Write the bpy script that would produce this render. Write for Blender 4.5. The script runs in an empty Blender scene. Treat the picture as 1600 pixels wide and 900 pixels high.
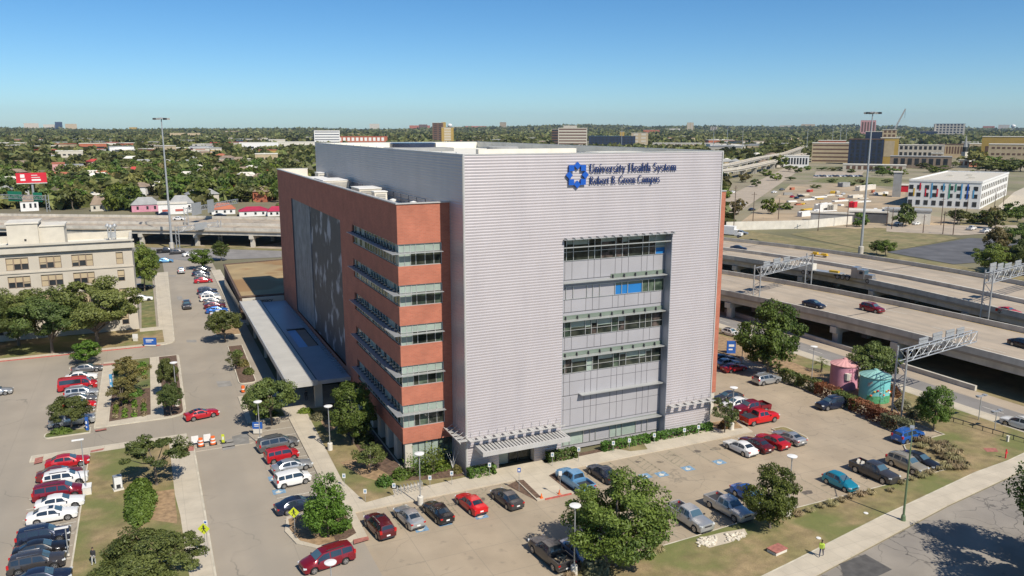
import bpy, bmesh, math, random
import numpy as np
from mathutils import Vector, Matrix
R=math.radians
random.seed(7)
RNG=np.random.default_rng(11)
scene=bpy.context.scene
col=scene.collection

# ------------------------------------------------------------------ camera
CAM=Vector((-29.836,-77.042,37.689)); YAW=0.4302; PITCH=0.1975; FPX=1243.8
cd=bpy.data.cameras.new('camera'); cam=bpy.data.objects.new('camera',cd); col.objects.link(cam)
cam.location=CAM; cam.rotation_euler=(math.pi/2-PITCH,0,-YAW)
cd.sensor_width=36; cd.lens=36*FPX/1600; cd.clip_start=1; cd.clip_end=60000
scene.camera=cam
_d=Vector((math.sin(YAW)*math.cos(PITCH),math.cos(YAW)*math.cos(PITCH),-math.sin(PITCH)))
_r=Vector((math.cos(YAW),-math.sin(YAW),0)); _u=_r.cross(_d)
def _ray(x,y): return _d+_r*((x-800)/FPX)-_u*((y-450)/FPX)
def G(x,y,z=0.0):                    # survey: plan position of a point at height z
    v=_ray(x,y); t=(z-CAM.z)/v.z; return CAM+v*t
def PY(x,y,Y):
    v=_ray(x,y); t=(Y-CAM.y)/v.y; return CAM+v*t
def PX(x,y,X):
    v=_ray(x,y); t=(X-CAM.x)/v.x; return CAM+v*t
def HT(g,x,y):                       # height of the point seen at x,y above ground point g (same view depth)
    v=_ray(x,y); n=Vector((_d.x,_d.y,0)); t=(g-CAM).dot(n)/v.dot(n); return (CAM+v*t).z

# ------------------------------------------------------------------ light
SUN_EL=R(47); SUN_AZ=math.atan2(-0.972,0.234)
w=bpy.data.worlds.new('World'); scene.world=w; w.use_nodes=True
nt=w.node_tree; bg=nt.nodes['Background']
sky=nt.nodes.new('ShaderNodeTexSky'); sky.sky_type='NISHITA'; sky.sun_disc=False
sky.sun_elevation=SUN_EL; sky.sun_rotation=math.pi/2-SUN_AZ
sky.altitude=200; sky.air_density=0.7; sky.dust_density=0.45; sky.ozone_density=3.0
_hs=nt.nodes.new('ShaderNodeHueSaturation'); _hs.inputs['Saturation'].default_value=1.25; nt.links.new(sky.outputs[0],_hs.inputs['Color'])
_mx=nt.nodes.new('ShaderNodeMix'); _mx.data_type='RGBA'; _mx.blend_type='MULTIPLY'; _mx.inputs[0].default_value=1; _mx.inputs[7].default_value=(.90,1.05,1.06,1)
nt.links.new(_hs.outputs[0],_mx.inputs[6]); nt.links.new(_mx.outputs[2],bg.inputs[0]); bg.inputs[1].default_value=0.10
sl=bpy.data.lights.new('sun','SUN'); sun=bpy.data.objects.new('sun',sl); col.objects.link(sun)
sl.energy=5.0; sl.angle=R(0.5); sl.color=(1,0.93,0.82)
sdir=Vector((math.cos(SUN_AZ)*math.cos(SUN_EL),math.sin(SUN_AZ)*math.cos(SUN_EL),math.sin(SUN_EL)))
sun.rotation_euler=sdir.to_track_quat('Z','Y').to_euler(); sun.location=(40,-80,120)
scene.view_settings.view_transform='Standard'; scene.view_settings.look='None'
scene.view_settings.exposure=0.20; scene.view_settings.gamma=1
scene.render.engine='CYCLES'
scene.cycles.max_bounces=5; scene.cycles.diffuse_bounces=2; scene.cycles.glossy_bounces=3
scene.cycles.transmission_bounces=4; scene.cycles.transparent_max_bounces=6; scene.cycles.volume_bounces=0
scene.cycles.use_denoising=True; scene.cycles.caustics_reflective=False; scene.cycles.caustics_refractive=False

# ------------------------------------------------------------------ tags and builders
def tag(o,label=None,cat=None,group=None,kind=None):
    if label: o['label']=label
    if cat: o['category']=cat
    if group: o['group']=group
    if kind: o['kind']=kind
    return o
def empty(name,loc=(0,0,0),rz=0,label=None,cat=None,group=None):
    o=bpy.data.objects.new(name,None); col.objects.link(o); o.location=loc; o.rotation_euler=(0,0,rz)
    o.empty_display_size=0.5
    return tag(o,label,cat,group)
def link(name,me,mat=None,parent=None,loc=None):
    if mat is not None and len(me.materials)==0: me.materials.append(mat)
    o=bpy.data.objects.new(name,me); col.objects.link(o)
    if parent is not None: o.parent=parent
    if loc is not None: o.location=loc
    return o
def copy_tree(o,parent=None):
    c=o.copy(); col.objects.link(c)
    if parent is not None: c.parent=parent
    for ch in list(KIDS.get(o.name,())) or list(o.children): copy_tree(ch,c)
    return c
KIDS={}
class MB:
    def __init__(s): s.v=[]; s.f=[]; s.m=[]; s.mi=0
    def add(s,vs,fs):
        b=len(s.v); s.v+= [tuple(v) for v in vs]; s.f+=[tuple(b+i for i in f) for f in fs]; s.m+=[s.mi]*len(fs); return s
    def box(s,x0,x1,y0,y1,z0,z1,M=None):
        vs=[Vector((x,y,z)) for z in (z0,z1) for y in (y0,y1) for x in (x0,x1)]
        if M is not None: vs=[M@v for v in vs]
        return s.add(vs,[(0,2,3,1),(4,5,7,6),(0,1,5,4),(2,6,7,3),(0,4,6,2),(1,3,7,5)])
    def cbox(s,c,sx,sy,sz,rz=0,M=None):
        m=Matrix.Translation(c)@Matrix.Rotation(rz,4,'Z')
        return s.box(-sx/2,sx/2,-sy/2,sy/2,-sz/2,sz/2,m)
    def prism(s,pts,z0,z1):
        n=len(pts)
        a=sum(pts[i][0]*pts[(i+1)%n][1]-pts[(i+1)%n][0]*pts[i][1] for i in range(n))
        if a<0: pts=pts[::-1]
        vs=[(p[0],p[1],z0) for p in pts]+[(p[0],p[1],z1) for p in pts]
        return s.add(vs,[tuple(range(n-1,-1,-1)),tuple(range(n,2*n))]+[(i,(i+1)%n,n+(i+1)%n,n+i) for i in range(n)])
    def tube(s,a,b,r0,r1=None,n=8,cap=True):
        r1=r0 if r1 is None else r1; a=Vector(a); b=Vector(b); d=(b-a)
        if d.length<1e-6: return s
        d.normalize(); t=Vector((0,0,1)) if abs(d.z)<.9 else Vector((1,0,0)); p=d.cross(t).normalized(); q=d.cross(p)
        vs=[]; 
        for c,r in ((a,r0),(b,r1)):
            for i in range(n):
                an=2*math.pi*i/n; vs.append(c+p*math.cos(an)*r+q*math.sin(an)*r)
        fs=[(i,i+n,(i+1)%n+n,(i+1)%n) for i in range(n)]
        if cap: fs+=[tuple(range(n)),tuple(range(2*n-1,n-1,-1))]
        return s.add(vs,fs)
    def path(s,pts,r0,r1=None,n=7):
        r1=r0 if r1 is None else r1; k=len(pts)-1
        for i in range(k): s.tube(pts[i],pts[i+1],r0+(r1-r0)*i/k,r0+(r1-r0)*(i+1)/k,n)
        return s
    def lathe(s,prof,n=20,c=(0,0,0)):
        vs=[];k=len(prof)
        for r,z in prof:
            for i in range(n):
                a=2*math.pi*i/n; vs.append((c[0]+r*math.cos(a),c[1]+r*math.sin(a),c[2]+z))
        fs=[(j*n+i,j*n+(i+1)%n,(j+1)*n+(i+1)%n,(j+1)*n+i) for j in range(k-1) for i in range(n)]
        fs+=[tuple(range(n-1,-1,-1)),tuple(range((k-1)*n,k*n))]
        return s.add(vs,fs)
    def mesh(s,name,mats=None,smooth=False):
        me=bpy.data.meshes.new(name); me.from_pydata(s.v,[],s.f)
        for m in (mats or []): me.materials.append(m)
        if mats and len(mats)>1: me.polygons.foreach_set('material_index',s.m)
        if smooth:
            me.polygons.foreach_set('use_smooth',[True]*len(s.f)); me.set_sharp_from_angle(angle=R(38))
        me.update(); return me
    def build(s,name,mat,parent=None,loc=None,smooth=False):
        mats=mat if isinstance(mat,(list,tuple)) else [mat]
        return link(name,s.mesh(name,mats,smooth),None,parent,loc)
def BB(name,mat,parent,*boxes):
    for b in boxes: B(name,mat,parent,b)
def B(name,mat,parent,*boxes):
    m=MB()
    for b in boxes: m.box(*b)
    return m.build(name,mat,parent)

# ------------------------------------------------------------------ materials
def mat(name,c,rough=.8,metal=0,var=.12,scale=.3,bump=0,bscale=20,c2=None,sc2=3,spec=.5,island=0,objvar=0,stretch=None,coat=0):
    m=bpy.data.materials.new(name); m.use_nodes=True; t=m.node_tree; N=t.nodes; L=t.links
    b=N['Principled BSDF']; b.inputs['Roughness'].default_value=rough; b.inputs['Metallic'].default_value=metal
    b.inputs['Specular IOR Level'].default_value=spec; b.inputs['Coat Weight'].default_value=coat
    base=(c[0],c[1],c[2],1)
    if var or c2 or bump or island or objvar:
        tc=N.new('ShaderNodeTexCoord'); src=tc.outputs['Object']
        if stretch:
            mp=N.new('ShaderNodeMapping'); mp.inputs['Scale'].default_value=stretch; L.new(src,mp.inputs[0]); src=mp.outputs[0]
        n1=N.new('ShaderNodeTexNoise'); n1.inputs['Scale'].default_value=scale; n1.inputs['Detail'].default_value=6; L.new(src,n1.inputs['Vector'])
        rgb=N.new('ShaderNodeRGB'); rgb.outputs[0].default_value=base; cur=rgb.outputs[0]
        if c2:
            n2=N.new('ShaderNodeTexNoise'); n2.inputs['Scale'].default_value=sc2; n2.inputs['Detail'].default_value=5; L.new(src,n2.inputs['Vector'])
            cr=N.new('ShaderNodeValToRGB'); cr.color_ramp.elements[0].position=.4; cr.color_ramp.elements[1].position=.6; L.new(n2.outputs[0],cr.inputs[0])
            mx=N.new('ShaderNodeMix'); mx.data_type='RGBA'; L.new(cr.outputs[0],mx.inputs[0]); L.new(cur,mx.inputs[6]); mx.inputs[7].default_value=(*c2,1); cur=mx.outputs[2]
        hs=N.new('ShaderNodeHueSaturation'); L.new(cur,hs.inputs['Color'])
        mr=N.new('ShaderNodeMapRange'); mr.inputs[1].default_value=.3; mr.inputs[2].default_value=.7; mr.inputs[3].default_value=1-var*1.3; mr.inputs[4].default_value=1+var*1.3
        L.new(n1.outputs[0],mr.inputs[0]); val=mr.outputs[0]
        if island or objvar:
            g=N.new('ShaderNodeNewGeometry'); oi=N.new('ShaderNodeObjectInfo')
            for so,amt in ((g.outputs['Random Per Island'],island),(oi.outputs['Random'],objvar)):
                if not amt: continue
                m2=N.new('ShaderNodeMapRange'); m2.inputs[3].default_value=1-amt; m2.inputs[4].default_value=1+amt; L.new(so,m2.inputs[0])
                mm=N.new('ShaderNodeMath'); mm.operation='MULTIPLY'; L.new(val,mm.inputs[0]); L.new(m2.outputs[0],mm.inputs[1]); val=mm.outputs[0]
        L.new(val,hs.inputs['Value']); L.new(hs.outputs[0],b.inputs['Base Color'])
        if bump:
            n3=N.new('ShaderNodeTexNoise'); n3.inputs['Scale'].default_value=bscale; n3.inputs['Detail'].default_value=4; L.new(src,n3.inputs['Vector'])
            bp=N.new('ShaderNodeBump'); bp.inputs['Strength'].default_value=bump; bp.inputs['Distance'].default_value=.05; L.new(n3.outputs[0],bp.inputs['Height']); L.new(bp.outputs[0],b.inputs['Normal'])
    else: b.inputs['Base Color'].default_value=base
    return m
def nodes(m): return m.node_tree.nodes,m.node_tree.links,m.node_tree.nodes['Principled BSDF']
def over(m,fac_builder,color):
    """mix a darker or lighter mark colour over the base colour with a 0..1 mask"""
    N,L,b=nodes(m); lk=b.inputs['Base Color'].links[0].from_socket
    mx=N.new('ShaderNodeMix'); mx.data_type='RGBA'; L.new(lk,mx.inputs[6]); mx.inputs[7].default_value=(*color,1)
    L.new(fac_builder(N,L),mx.inputs[0]); L.new(mx.outputs[2],b.inputs['Base Color']); return m
def f_cracks(scale,width,amt,dist=.6):
    def f(N,L):
        tc=N.new('ShaderNodeTexCoord'); no=N.new('ShaderNodeTexNoise'); no.inputs['Scale'].default_value=scale*2.2; no.inputs['Detail'].default_value=5
        L.new(tc.outputs['Object'],no.inputs[0])
        ml=N.new('ShaderNodeMix'); ml.data_type='VECTOR'; ml.inputs[0].default_value=.5
        sc=N.new('ShaderNodeVectorMath'); sc.operation='SCALE'; sc.inputs['Scale'].default_value=dist/scale*.5; L.new(no.outputs['Color'],sc.inputs[0])
        ad=N.new('ShaderNodeVectorMath'); L.new(tc.outputs['Object'],ad.inputs[0]); L.new(sc.outputs[0],ad.inputs[1])
        vo=N.new('ShaderNodeTexVoronoi'); vo.feature='DISTANCE_TO_EDGE'; vo.inputs['Scale'].default_value=scale; L.new(ad.outputs[0],vo.inputs['Vector'])
        mr=N.new('ShaderNodeMapRange'); mr.inputs[1].default_value=0; mr.inputs[2].default_value=width; mr.inputs[3].default_value=amt; mr.inputs[4].default_value=0; L.new(vo.outputs['Distance'],mr.inputs[0])
        n2=N.new('ShaderNodeTexNoise'); n2.inputs['Scale'].default_value=.12; L.new(tc.outputs['Object'],n2.inputs[0])
        m3=N.new('ShaderNodeMapRange'); m3.inputs[1].default_value=.42; m3.inputs[2].default_value=.56; L.new(n2.outputs[0],m3.inputs[0])
        mu=N.new('ShaderNodeMath'); mu.operation='MULTIPLY'; L.new(mr.outputs[0],mu.inputs[0]); L.new(m3.outputs[0],mu.inputs[1]); return mu.outputs[0]
    return f
def f_grid(px,py,w,amt,ox=0,oy=0):
    def f(N,L):
        tc=N.new('ShaderNodeTexCoord'); sp=N.new('ShaderNodeSeparateXYZ'); L.new(tc.outputs['Object'],sp.inputs[0]); outs=[]
        for so,p,o in ((sp.outputs[0],px,ox),(sp.outputs[1],py,oy)):
            a=N.new('ShaderNodeMath'); a.operation='ADD'; a.inputs[1].default_value=o; L.new(so,a.inputs[0])
            pp=N.new('ShaderNodeMath'); pp.operation='PINGPONG'; pp.inputs[1].default_value=p/2; L.new(a.outputs[0],pp.inputs[0])
            lt=N.new('ShaderNodeMath'); lt.operation='LESS_THAN'; lt.inputs[1].default_value=w/2; L.new(pp.outputs[0],lt.inputs[0]); outs.append(lt.outputs[0])
        mx=N.new('ShaderNodeMath'); mx.operation='MAXIMUM'; L.new(outs[0],mx.inputs[0]); L.new(outs[1],mx.inputs[1])
        mu=N.new('ShaderNodeMath'); mu.operation='MULTIPLY'; mu.inputs[1].default_value=amt; L.new(mx.outputs[0],mu.inputs[0]); return mu.outputs[0]
    return f
def f_spots(scale,lo,hi,amt,stretch=(1,1,1),detail=3):
    def f(N,L):
        tc=N.new('ShaderNodeTexCoord'); mp=N.new('ShaderNodeMapping'); mp.inputs['Scale'].default_value=stretch; L.new(tc.outputs['Object'],mp.inputs[0])
        no=N.new('ShaderNodeTexNoise'); no.inputs['Scale'].default_value=scale; no.inputs['Detail'].default_value=detail; L.new(mp.outputs[0],no.inputs[0])
        mr=N.new('ShaderNodeMapRange'); mr.inputs[1].default_value=lo; mr.inputs[2].default_value=hi; mr.inputs[4].default_value=amt; L.new(no.outputs[0],mr.inputs[0]); return mr.outputs[0]
    return f
M={}
M['lot']=mat('lot_concrete',(.355,.285,.20),.9,var=.10,scale=.25,bump=.15,bscale=30)
over(M['lot'],f_spots(.06,.45,.7,.35),(.29,.25,.19)); over(M['lot'],f_spots(.9,.62,.74,.5),(.17,.145,.11)); over(M['lot'],f_spots(.2,.5,.66,.4,(1,.1,1)),(.26,.22,.16)); over(M['lot'],f_grid(4.6,4.6,.07,.45,.7,1.3),(.20,.18,.14))
over(M['lot'],f_cracks(.10,.005,.6),(.15,.13,.1))
M['pave']=mat('left_pavement',(.32,.275,.215),.9,var=.08,scale=.15,bump=.15,bscale=30)
over(M['pave'],f_spots(.16,.45,.65,.5,(1,.12,1)),(.245,.22,.18)); over(M['pave'],f_spots(1.1,.68,.78,.35),(.15,.14,.12)); over(M['pave'],f_cracks(.07,.004,.6),(.13,.12,.10)); over(M['pave'],f_grid(9,200,.07,.35,2,0),(.2,.18,.15))
M['asphalt']=mat('street_asphalt',(.265,.235,.195),.92,var=.12,scale=.3,bump=.2,bscale=40)
over(M['asphalt'],f_spots(.12,.45,.7,.4),(.185,.17,.155)); over(M['asphalt'],f_cracks(.28,.022,.85,1.2),(.06,.055,.05)); over(M['asphalt'],f_cracks(.11,.007,.8,1.2),(.06,.055,.05))
M['road']=mat('frontage_asphalt',(.23,.215,.2),.92,var=.10,scale=.3,bump=.1); over(M['road'],f_spots(.15,.4,.7,.4,(2,.1,1)),(.16,.15,.14))
M['stain']=mat('oil_stain',(.20,.165,.12),.85,var=.3,scale=3); M['stain2']=mat('oil_stain_dark',(.12,.10,.08),.8,var=.3,scale=3)
M['patch']=mat('asphalt_patch',(.085,.08,.075),.9,var=.2,scale=1.2,bump=.2)
M['darklot']=mat('dark_asphalt',(.10,.10,.105),.92,var=.2,scale=.2,bump=.1)
M['deck']=mat('highway_deck',(.39,.32,.24),.92,var=.10,scale=.2); over(M['deck'],f_spots(.5,.45,.62,.35,(1,.06,1)),(.235,.21,.175)); over(M['deck'],f_spots(1.4,.6,.75,.4,(1,.2,1)),(.17,.15,.13))
M['walk']=mat('sidewalk_concrete',(.48,.42,.325),.9,var=.08,scale=.5,bump=.1); over(M['walk'],f_grid(1.6,1.6,.05,.4),(.28,.25,.2)); over(M['walk'],f_spots(.3,.5,.7,.3),(.38,.34,.27))
M['kerb']=mat('kerb_concrete',(.50,.455,.36),.9,var=.15,scale=.8)
M['concrete']=mat('structural_concrete',(.52,.485,.42),.85,var=.12,scale=.4); over(M['concrete'],f_spots(.7,.5,.75,.5,(1,1,.25)),(.27,.25,.22))
M['redkerb']=mat('red_paint',(.42,.10,.08),.8,var=.2,scale=3)
M['grass']=mat('lawn_grass',(.215,.18,.075),.95,var=.2,scale=.8,bump=.5,bscale=9,c2=(.30,.22,.115),sc2=.22)
over(M['grass'],f_spots(.12,.48,.58,.75,detail=6),(.12,.155,.035)); over(M['grass'],f_spots(7,.35,.75,.4,detail=5),(.10,.085,.035))
M['greengrass']=mat('green_lawn',(.115,.14,.04),.95,var=.25,scale=.9,bump=.5,bscale=9,c2=(.22,.19,.08),sc2=.3); over(M['greengrass'],f_spots(7,.35,.75,.4,detail=5),(.06,.07,.02))
M['drygrass']=mat('dry_grass',(.255,.205,.10),.95,var=.2,scale=.4,bump=.3,c2=(.18,.165,.07),sc2=.12); over(M['drygrass'],f_spots(2,.35,.75,.35,detail=6),(.15,.12,.06))
M['mulch']=mat('mulch',(.12,.075,.05),.98,var=.35,scale=4,bump=.6,bscale=12)
M['tanmulch']=mat('tan_mulch',(.30,.20,.11),.98,var=.25,scale=2,bump=.5,bscale=9)
M['cityground']=mat('city_ground',(.29,.245,.165),.98,var=.2,scale=.04,c2=(.17,.16,.085),sc2=.02)
M['dirt']=mat('site_dirt',(.40,.30,.19),.98,var=.15,scale=.08,c2=(.31,.25,.17),sc2=.03)
M['ground']=mat('outlying_ground',(.13,.125,.06),.98,var=.25,scale=.02,c2=(.20,.17,.11),sc2=.008)
M['metal']=mat('ribbed_metal',(.49,.45,.45),.42,.25,var=.03,scale=.3)
over(M['metal'],f_spots(.5,.45,.7,.28,(1,1,.12),5),(.37,.345,.36)); M['metalshade']=M['metal']
M['trim']=mat('trim_metal',(.50,.49,.465),.45,.2,var=.05,scale=1)
M['panel']=mat('grey_panel',(.385,.375,.39),.5,.15,var=.04,scale=.4)
M['joint']=mat('panel_joint',(.10,.095,.10),.7,0,var=0)
M['jamb']=mat('jamb_metal',(.36,.38,.42),.45,.3,var=.05)
M['alum']=mat('aluminium',(.55,.56,.54),.4,.6,var=.05)
M['darkframe']=mat('dark_frame',(.05,.06,.07),.5,.3,var=0)
M['roofwhite']=mat('roof_membrane',(.70,.67,.58),.85,var=.06,scale=.2); over(M['roofwhite'],f_spots(.3,.55,.7,.4),(.48,.44,.36))
M['white']=mat('white_paint',(.72,.71,.68),.6,var=.05,scale=1)
M['offwhite']=mat('off_white',(.62,.58,.50),.75,var=.08,scale=.5)
M['black']=mat('black_rubber',(.02,.02,.021),.7,0,var=0)
M['plastic']=mat('dark_plastic',(.035,.035,.038),.5,0,var=0)
M['rim']=mat('alloy_rim',(.5,.5,.5),.35,.8,var=0)
M['carglass']=mat('car_glass',(.02,.03,.042),.05,0,var=0,spec=1)  # bluish base colour stands in for sky reflected in the glass
M['carglassb']=mat('car_glass_blue',(.06,.11,.145),.05,0,var=0,spec=1)  # bluer still for windscreens, the sky reflection is put into the colour
M['lampglass']=mat('lamp_glass',(.6,.62,.62),.15,0,var=0)
M['redlens']=mat('red_lens',(.45,.015,.015),.25,0,var=0)
M['chrome']=mat('chrome',(.65,.65,.65),.2,.9,var=0)
M['stone']=mat('dark_stone_panel',(.036,.038,.05),.55,0,var=.2,scale=.8,bump=.2,bscale=6)
over(M['stone'],f_spots(1.3,.45,.75,.5,(1,1,.15),4),(.022,.025,.035)); over(M['stone'],f_spots(.36,.54,.64,.9,(1,1,.8),8),(.40,.41,.45))
M['stonelight']=mat('grey_stone_panel',(.17,.18,.20),.55,0,var=.2,scale=.8,bump=.2,bscale=6)
over(M['stonelight'],f_spots(1.1,.45,.7,.6,(1,1,.2),5),(.08,.085,.095)); over(M['stonelight'],f_spots(.3,.52,.7,.5,(1,1,1),6),(.30,.31,.33))
M['beige']=mat('beige_stucco',(.50,.45,.37),.85,var=.05,scale=.3); over(M['beige'],f_spots(.8,.5,.8,.25,(1,1,.2)),(.42,.37,.28))
M['cream']=mat('cream_stone',(.52,.48,.40),.8,var=.06,scale=.6)
M['tan']=mat('tan_wall',(.45,.36,.23),.85,var=.08,scale=.2)
M['gold']=mat('gold_wall',(.42,.28,.07),.8,var=.08,scale=.1)
M['brown']=mat('brown_wall',(.13,.075,.05),.8,var=.08,scale=.1)
M['rust']=mat('rust_roof',(.40,.13,.07),.85,var=.1,scale=.2)
M['redroof']=mat('red_roof',(.42,.05,.04),.7,var=.1,scale=.5)
M['crimson']=mat('crimson_roof',(.36,.02,.06),.7,var=.1,scale=.5)
M['greyroof']=mat('grey_roof',(.30,.30,.29),.85,var=.12,scale=.4)
M['brownroof']=mat('shingle_roof',(.25,.19,.14),.9,var=.12,scale=.4)
M['tanroof']=mat('tan_roof',(.33,.24,.12),.9,var=.15,scale=.15); over(M['tanroof'],f_spots(.08,.5,.58,.7),(.24,.125,.045))
M['bluegl']=mat('blue_glass',(.030,.042,.075),.15,0,var=.1,scale=.1)
M['dkglass']=mat('dark_glass',(.03,.035,.04),.12,0,var=.3,scale=.3)
M['pink']=mat('pink_paint',(.55,.25,.32),.7,var=.1,scale=.7)
M['pinkroof']=mat('faded_pink_roof',(.58,.30,.29),.75,var=.12,scale=1.5)
M['aqua']=mat('aqua_paint',(.17,.50,.50),.7,var=.08,scale=.7); over(M['aqua'],f_spots(.9,.62,.66,.8),(.45,.25,.20))
M['aquaroof']=mat('faded_teal_roof',(.22,.42,.38),.75,var=.12,scale=1.5)
M['mural']=mat('mural_green',(.08,.30,.14),.8,var=.35,scale=3)
M['signgreen']=mat('sign_green',(.01,.19,.10),.6,var=0)
M['signblue']=mat('sign_blue',(.02,.10,.38),.6,var=.05)
M['logoblue']=mat('logo_blue',(.006,.085,.42),.45,var=0)
M['letterblue']=mat('letter_blue',(.004,.022,.11),.5,var=0)
M['signred']=mat('sign_red',(.55,.012,.03),.6,var=.05)
M['orange']=mat('orange_plastic',(.75,.14,.02),.6,var=.05)
M['yellowgreen']=mat('fluorescent_yellow',(.55,.62,.03),.6,var=0)
M['yellow']=mat('yellow_paint',(.60,.38,.03),.6,var=.1)
M['shade']=mat('blue_grey_shade',(.24,.28,.36),.5,.2,var=.05)
M['bark']=mat('bark',(.17,.14,.11),.95,var=.25,scale=3,bump=.5,bscale=14)
M['greenpole']=mat('green_pole',(.13,.19,.10),.5,.2,var=.05)
M['galv']=mat('galvanised_steel',(.45,.46,.46),.45,.5,var=.06,scale=1)
M['rustwood']=mat('weathered_wood',(.12,.08,.06),.95,var=.2,scale=2)
M['linelight']=mat('line_paint',(.55,.52,.44),.85,var=.2,scale=4)
M['linedark']=mat('worn_line',(.27,.235,.165),.9,var=.25,scale=3)
M['linered']=mat('red_brick_ramp',(.34,.13,.10),.9,var=.2,scale=3)
M['hcblue']=mat('blue_marking',(.16,.27,.38),.9,var=.3,scale=4)
M['rock']=mat('limestone_rock',(.50,.45,.36),.9,var=.3,scale=2,island=.3)
M['skin']=mat('skin',(.32,.19,.13),.6,var=0)
M['hair']=mat('dark_hair',(.03,.02,.015),.7,var=0)
M['vest']=mat('hi_vis_vest',(.45,.60,.06),.8,var=.1,scale=8)
M['darkcloth']=mat('dark_cloth',(.03,.03,.035),.9,var=.1,scale=8)
M['greycloth']=mat('pale_trousers',(.45,.44,.42),.9,var=.1,scale=8)
M['navycloth']=mat('navy_cloth',(.04,.05,.09),.9,var=.1,scale=8)

def brick(name,c1,c2,mort):
    m=bpy.data.materials.new(name); m.use_nodes=True; N=m.node_tree.nodes; L=m.node_tree.links; b=N['Principled BSDF']; b.inputs['Roughness'].default_value=.85
    tc=N.new('ShaderNodeTexCoord'); sp=N.new('ShaderNodeSeparateXYZ'); L.new(tc.outputs['Object'],sp.inputs[0])
    ad=N.new('ShaderNodeMath'); L.new(sp.outputs[0],ad.inputs[0]); L.new(sp.outputs[1],ad.inputs[1])
    cb=N.new('ShaderNodeCombineXYZ'); L.new(ad.outputs[0],cb.inputs[0]); L.new(sp.outputs[2],cb.inputs[1])
    br=N.new('ShaderNodeTexBrick'); br.inputs['Scale'].default_value=1; br.inputs['Brick Width'].default_value=.42; br.inputs['Row Height'].default_value=.16
    br.inputs['Mortar Size'].default_value=.012; br.inputs['Color1'].default_value=(*c1,1); br.inputs['Color2'].default_value=(*c2,1); br.inputs['Mortar'].default_value=(*mort,1)
    L.new(cb.outputs[0],br.inputs[0])
    no=N.new('ShaderNodeTexNoise'); no.inputs['Scale'].default_value=.5; no.inputs['Detail'].default_value=8; L.new(tc.outputs['Object'],no.inputs[0])
    mr=N.new('ShaderNodeMapRange'); mr.inputs[1].default_value=.3; mr.inputs[2].default_value=.7; mr.inputs[3].default_value=.88; mr.inputs[4].default_value=1.12; L.new(no.outputs[0],mr.inputs[0])
    hs=N.new('ShaderNodeHueSaturation'); L.new(br.outputs[0],hs.inputs['Color']); L.new(mr.outputs[0],hs.inputs['Value']); L.new(hs.outputs[0],b.inputs['Base Color'])
    bp=N.new('ShaderNodeBump'); bp.inputs['Strength'].default_value=.4; bp.inputs['Distance'].default_value=.01; bp.invert=True; L.new(br.outputs['Fac'],bp.inputs['Height']); L.new(bp.outputs[0],b.inputs['Normal'])
    return m
M['brick']=brick('red_brick',(.45,.15,.09),(.39,.125,.075),(.38,.19,.13))
def leafmat(name,dark,light,tint=None,objvar=.18):
    m=bpy.data.materials.new(name); m.use_nodes=True; N=m.node_tree.nodes; L=m.node_tree.links; b=N['Principled BSDF']; out=N['Material Output']
    b.inputs['Roughness'].default_value=.55; b.inputs['Specular IOR Level'].default_value=.35
    g=N.new('ShaderNodeNewGeometry'); cr=N.new('ShaderNodeMix'); cr.data_type='RGBA'; cr.inputs[6].default_value=(*dark,1); cr.inputs[7].default_value=(*light,1)
    tc=N.new('ShaderNodeTexCoord'); no=N.new('ShaderNodeTexNoise'); no.inputs['Scale'].default_value=.55; no.inputs['Detail'].default_value=3; L.new(tc.outputs['Object'],no.inputs[0])
    a=N.new('ShaderNodeMath'); a.operation='MULTIPLY_ADD'; L.new(g.outputs['Random Per Island'],a.inputs[0]); a.inputs[1].default_value=.65
    mr=N.new('ShaderNodeMapRange'); mr.inputs[1].default_value=.35; mr.inputs[2].default_value=.65; mr.inputs[3].default_value=-.1; mr.inputs[4].default_value=.45; L.new(no.outputs[0],mr.inputs[0]); L.new(mr.outputs[0],a.inputs[2]); L.new(a.outputs[0],cr.inputs[0])
    oi=N.new('ShaderNodeObjectInfo'); hs=N.new('ShaderNodeHueSaturation'); L.new(cr.outputs[2],hs.inputs['Color'])
    m2=N.new('ShaderNodeMapRange'); m2.inputs[3].default_value=1-objvar*1.6; m2.inputs[4].default_value=1+objvar*1.6; L.new(oi.outputs['Random'],m2.inputs[0]); L.new(m2.outputs[0],hs.inputs['Value'])
    m3=N.new('ShaderNodeMapRange'); m3.inputs[3].default_value=.5-objvar*.15; m3.inputs[4].default_value=.5+objvar*.12
    fr=N.new('ShaderNodeMath'); fr.operation='FRACT'; mu=N.new('ShaderNodeMath'); mu.operation='MULTIPLY'; mu.inputs[1].default_value=7.3; L.new(oi.outputs['Random'],mu.inputs[0]); L.new(mu.outputs[0],fr.inputs[0]); L.new(fr.outputs[0],m3.inputs[0]); L.new(m3.outputs[0],hs.inputs['Hue'])
    L.new(hs.outputs[0],b.inputs['Base Color'])
    tr=N.new('ShaderNodeBsdfTranslucent'); L.new(hs.outputs[0],tr.inputs[0]); mx=N.new('ShaderNodeMixShader'); mx.inputs[0].default_value=.28
    L.new(b.outputs[0],mx.inputs[1]); L.new(tr.outputs[0],mx.inputs[2]); L.new(mx.outputs[0],out.inputs[0]); return m
M['leaf']=leafmat('leaf_green',(.042,.078,.012),(.19,.25,.045))
M['leafoak']=leafmat('leaf_live_oak',(.046,.070,.016),(.19,.22,.06))
M['leafbright']=leafmat('leaf_bright',(.06,.11,.012),(.20,.29,.04))
M['leafbrown']=leafmat('leaf_autumn',(.10,.10,.03),(.27,.235,.07))
M['leafrust']=leafmat('leaf_rust_vine',(.11,.05,.02),(.27,.13,.05))
M['leafgrey']=leafmat('leaf_sage',(.13,.14,.07),(.28,.27,.14))
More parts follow.
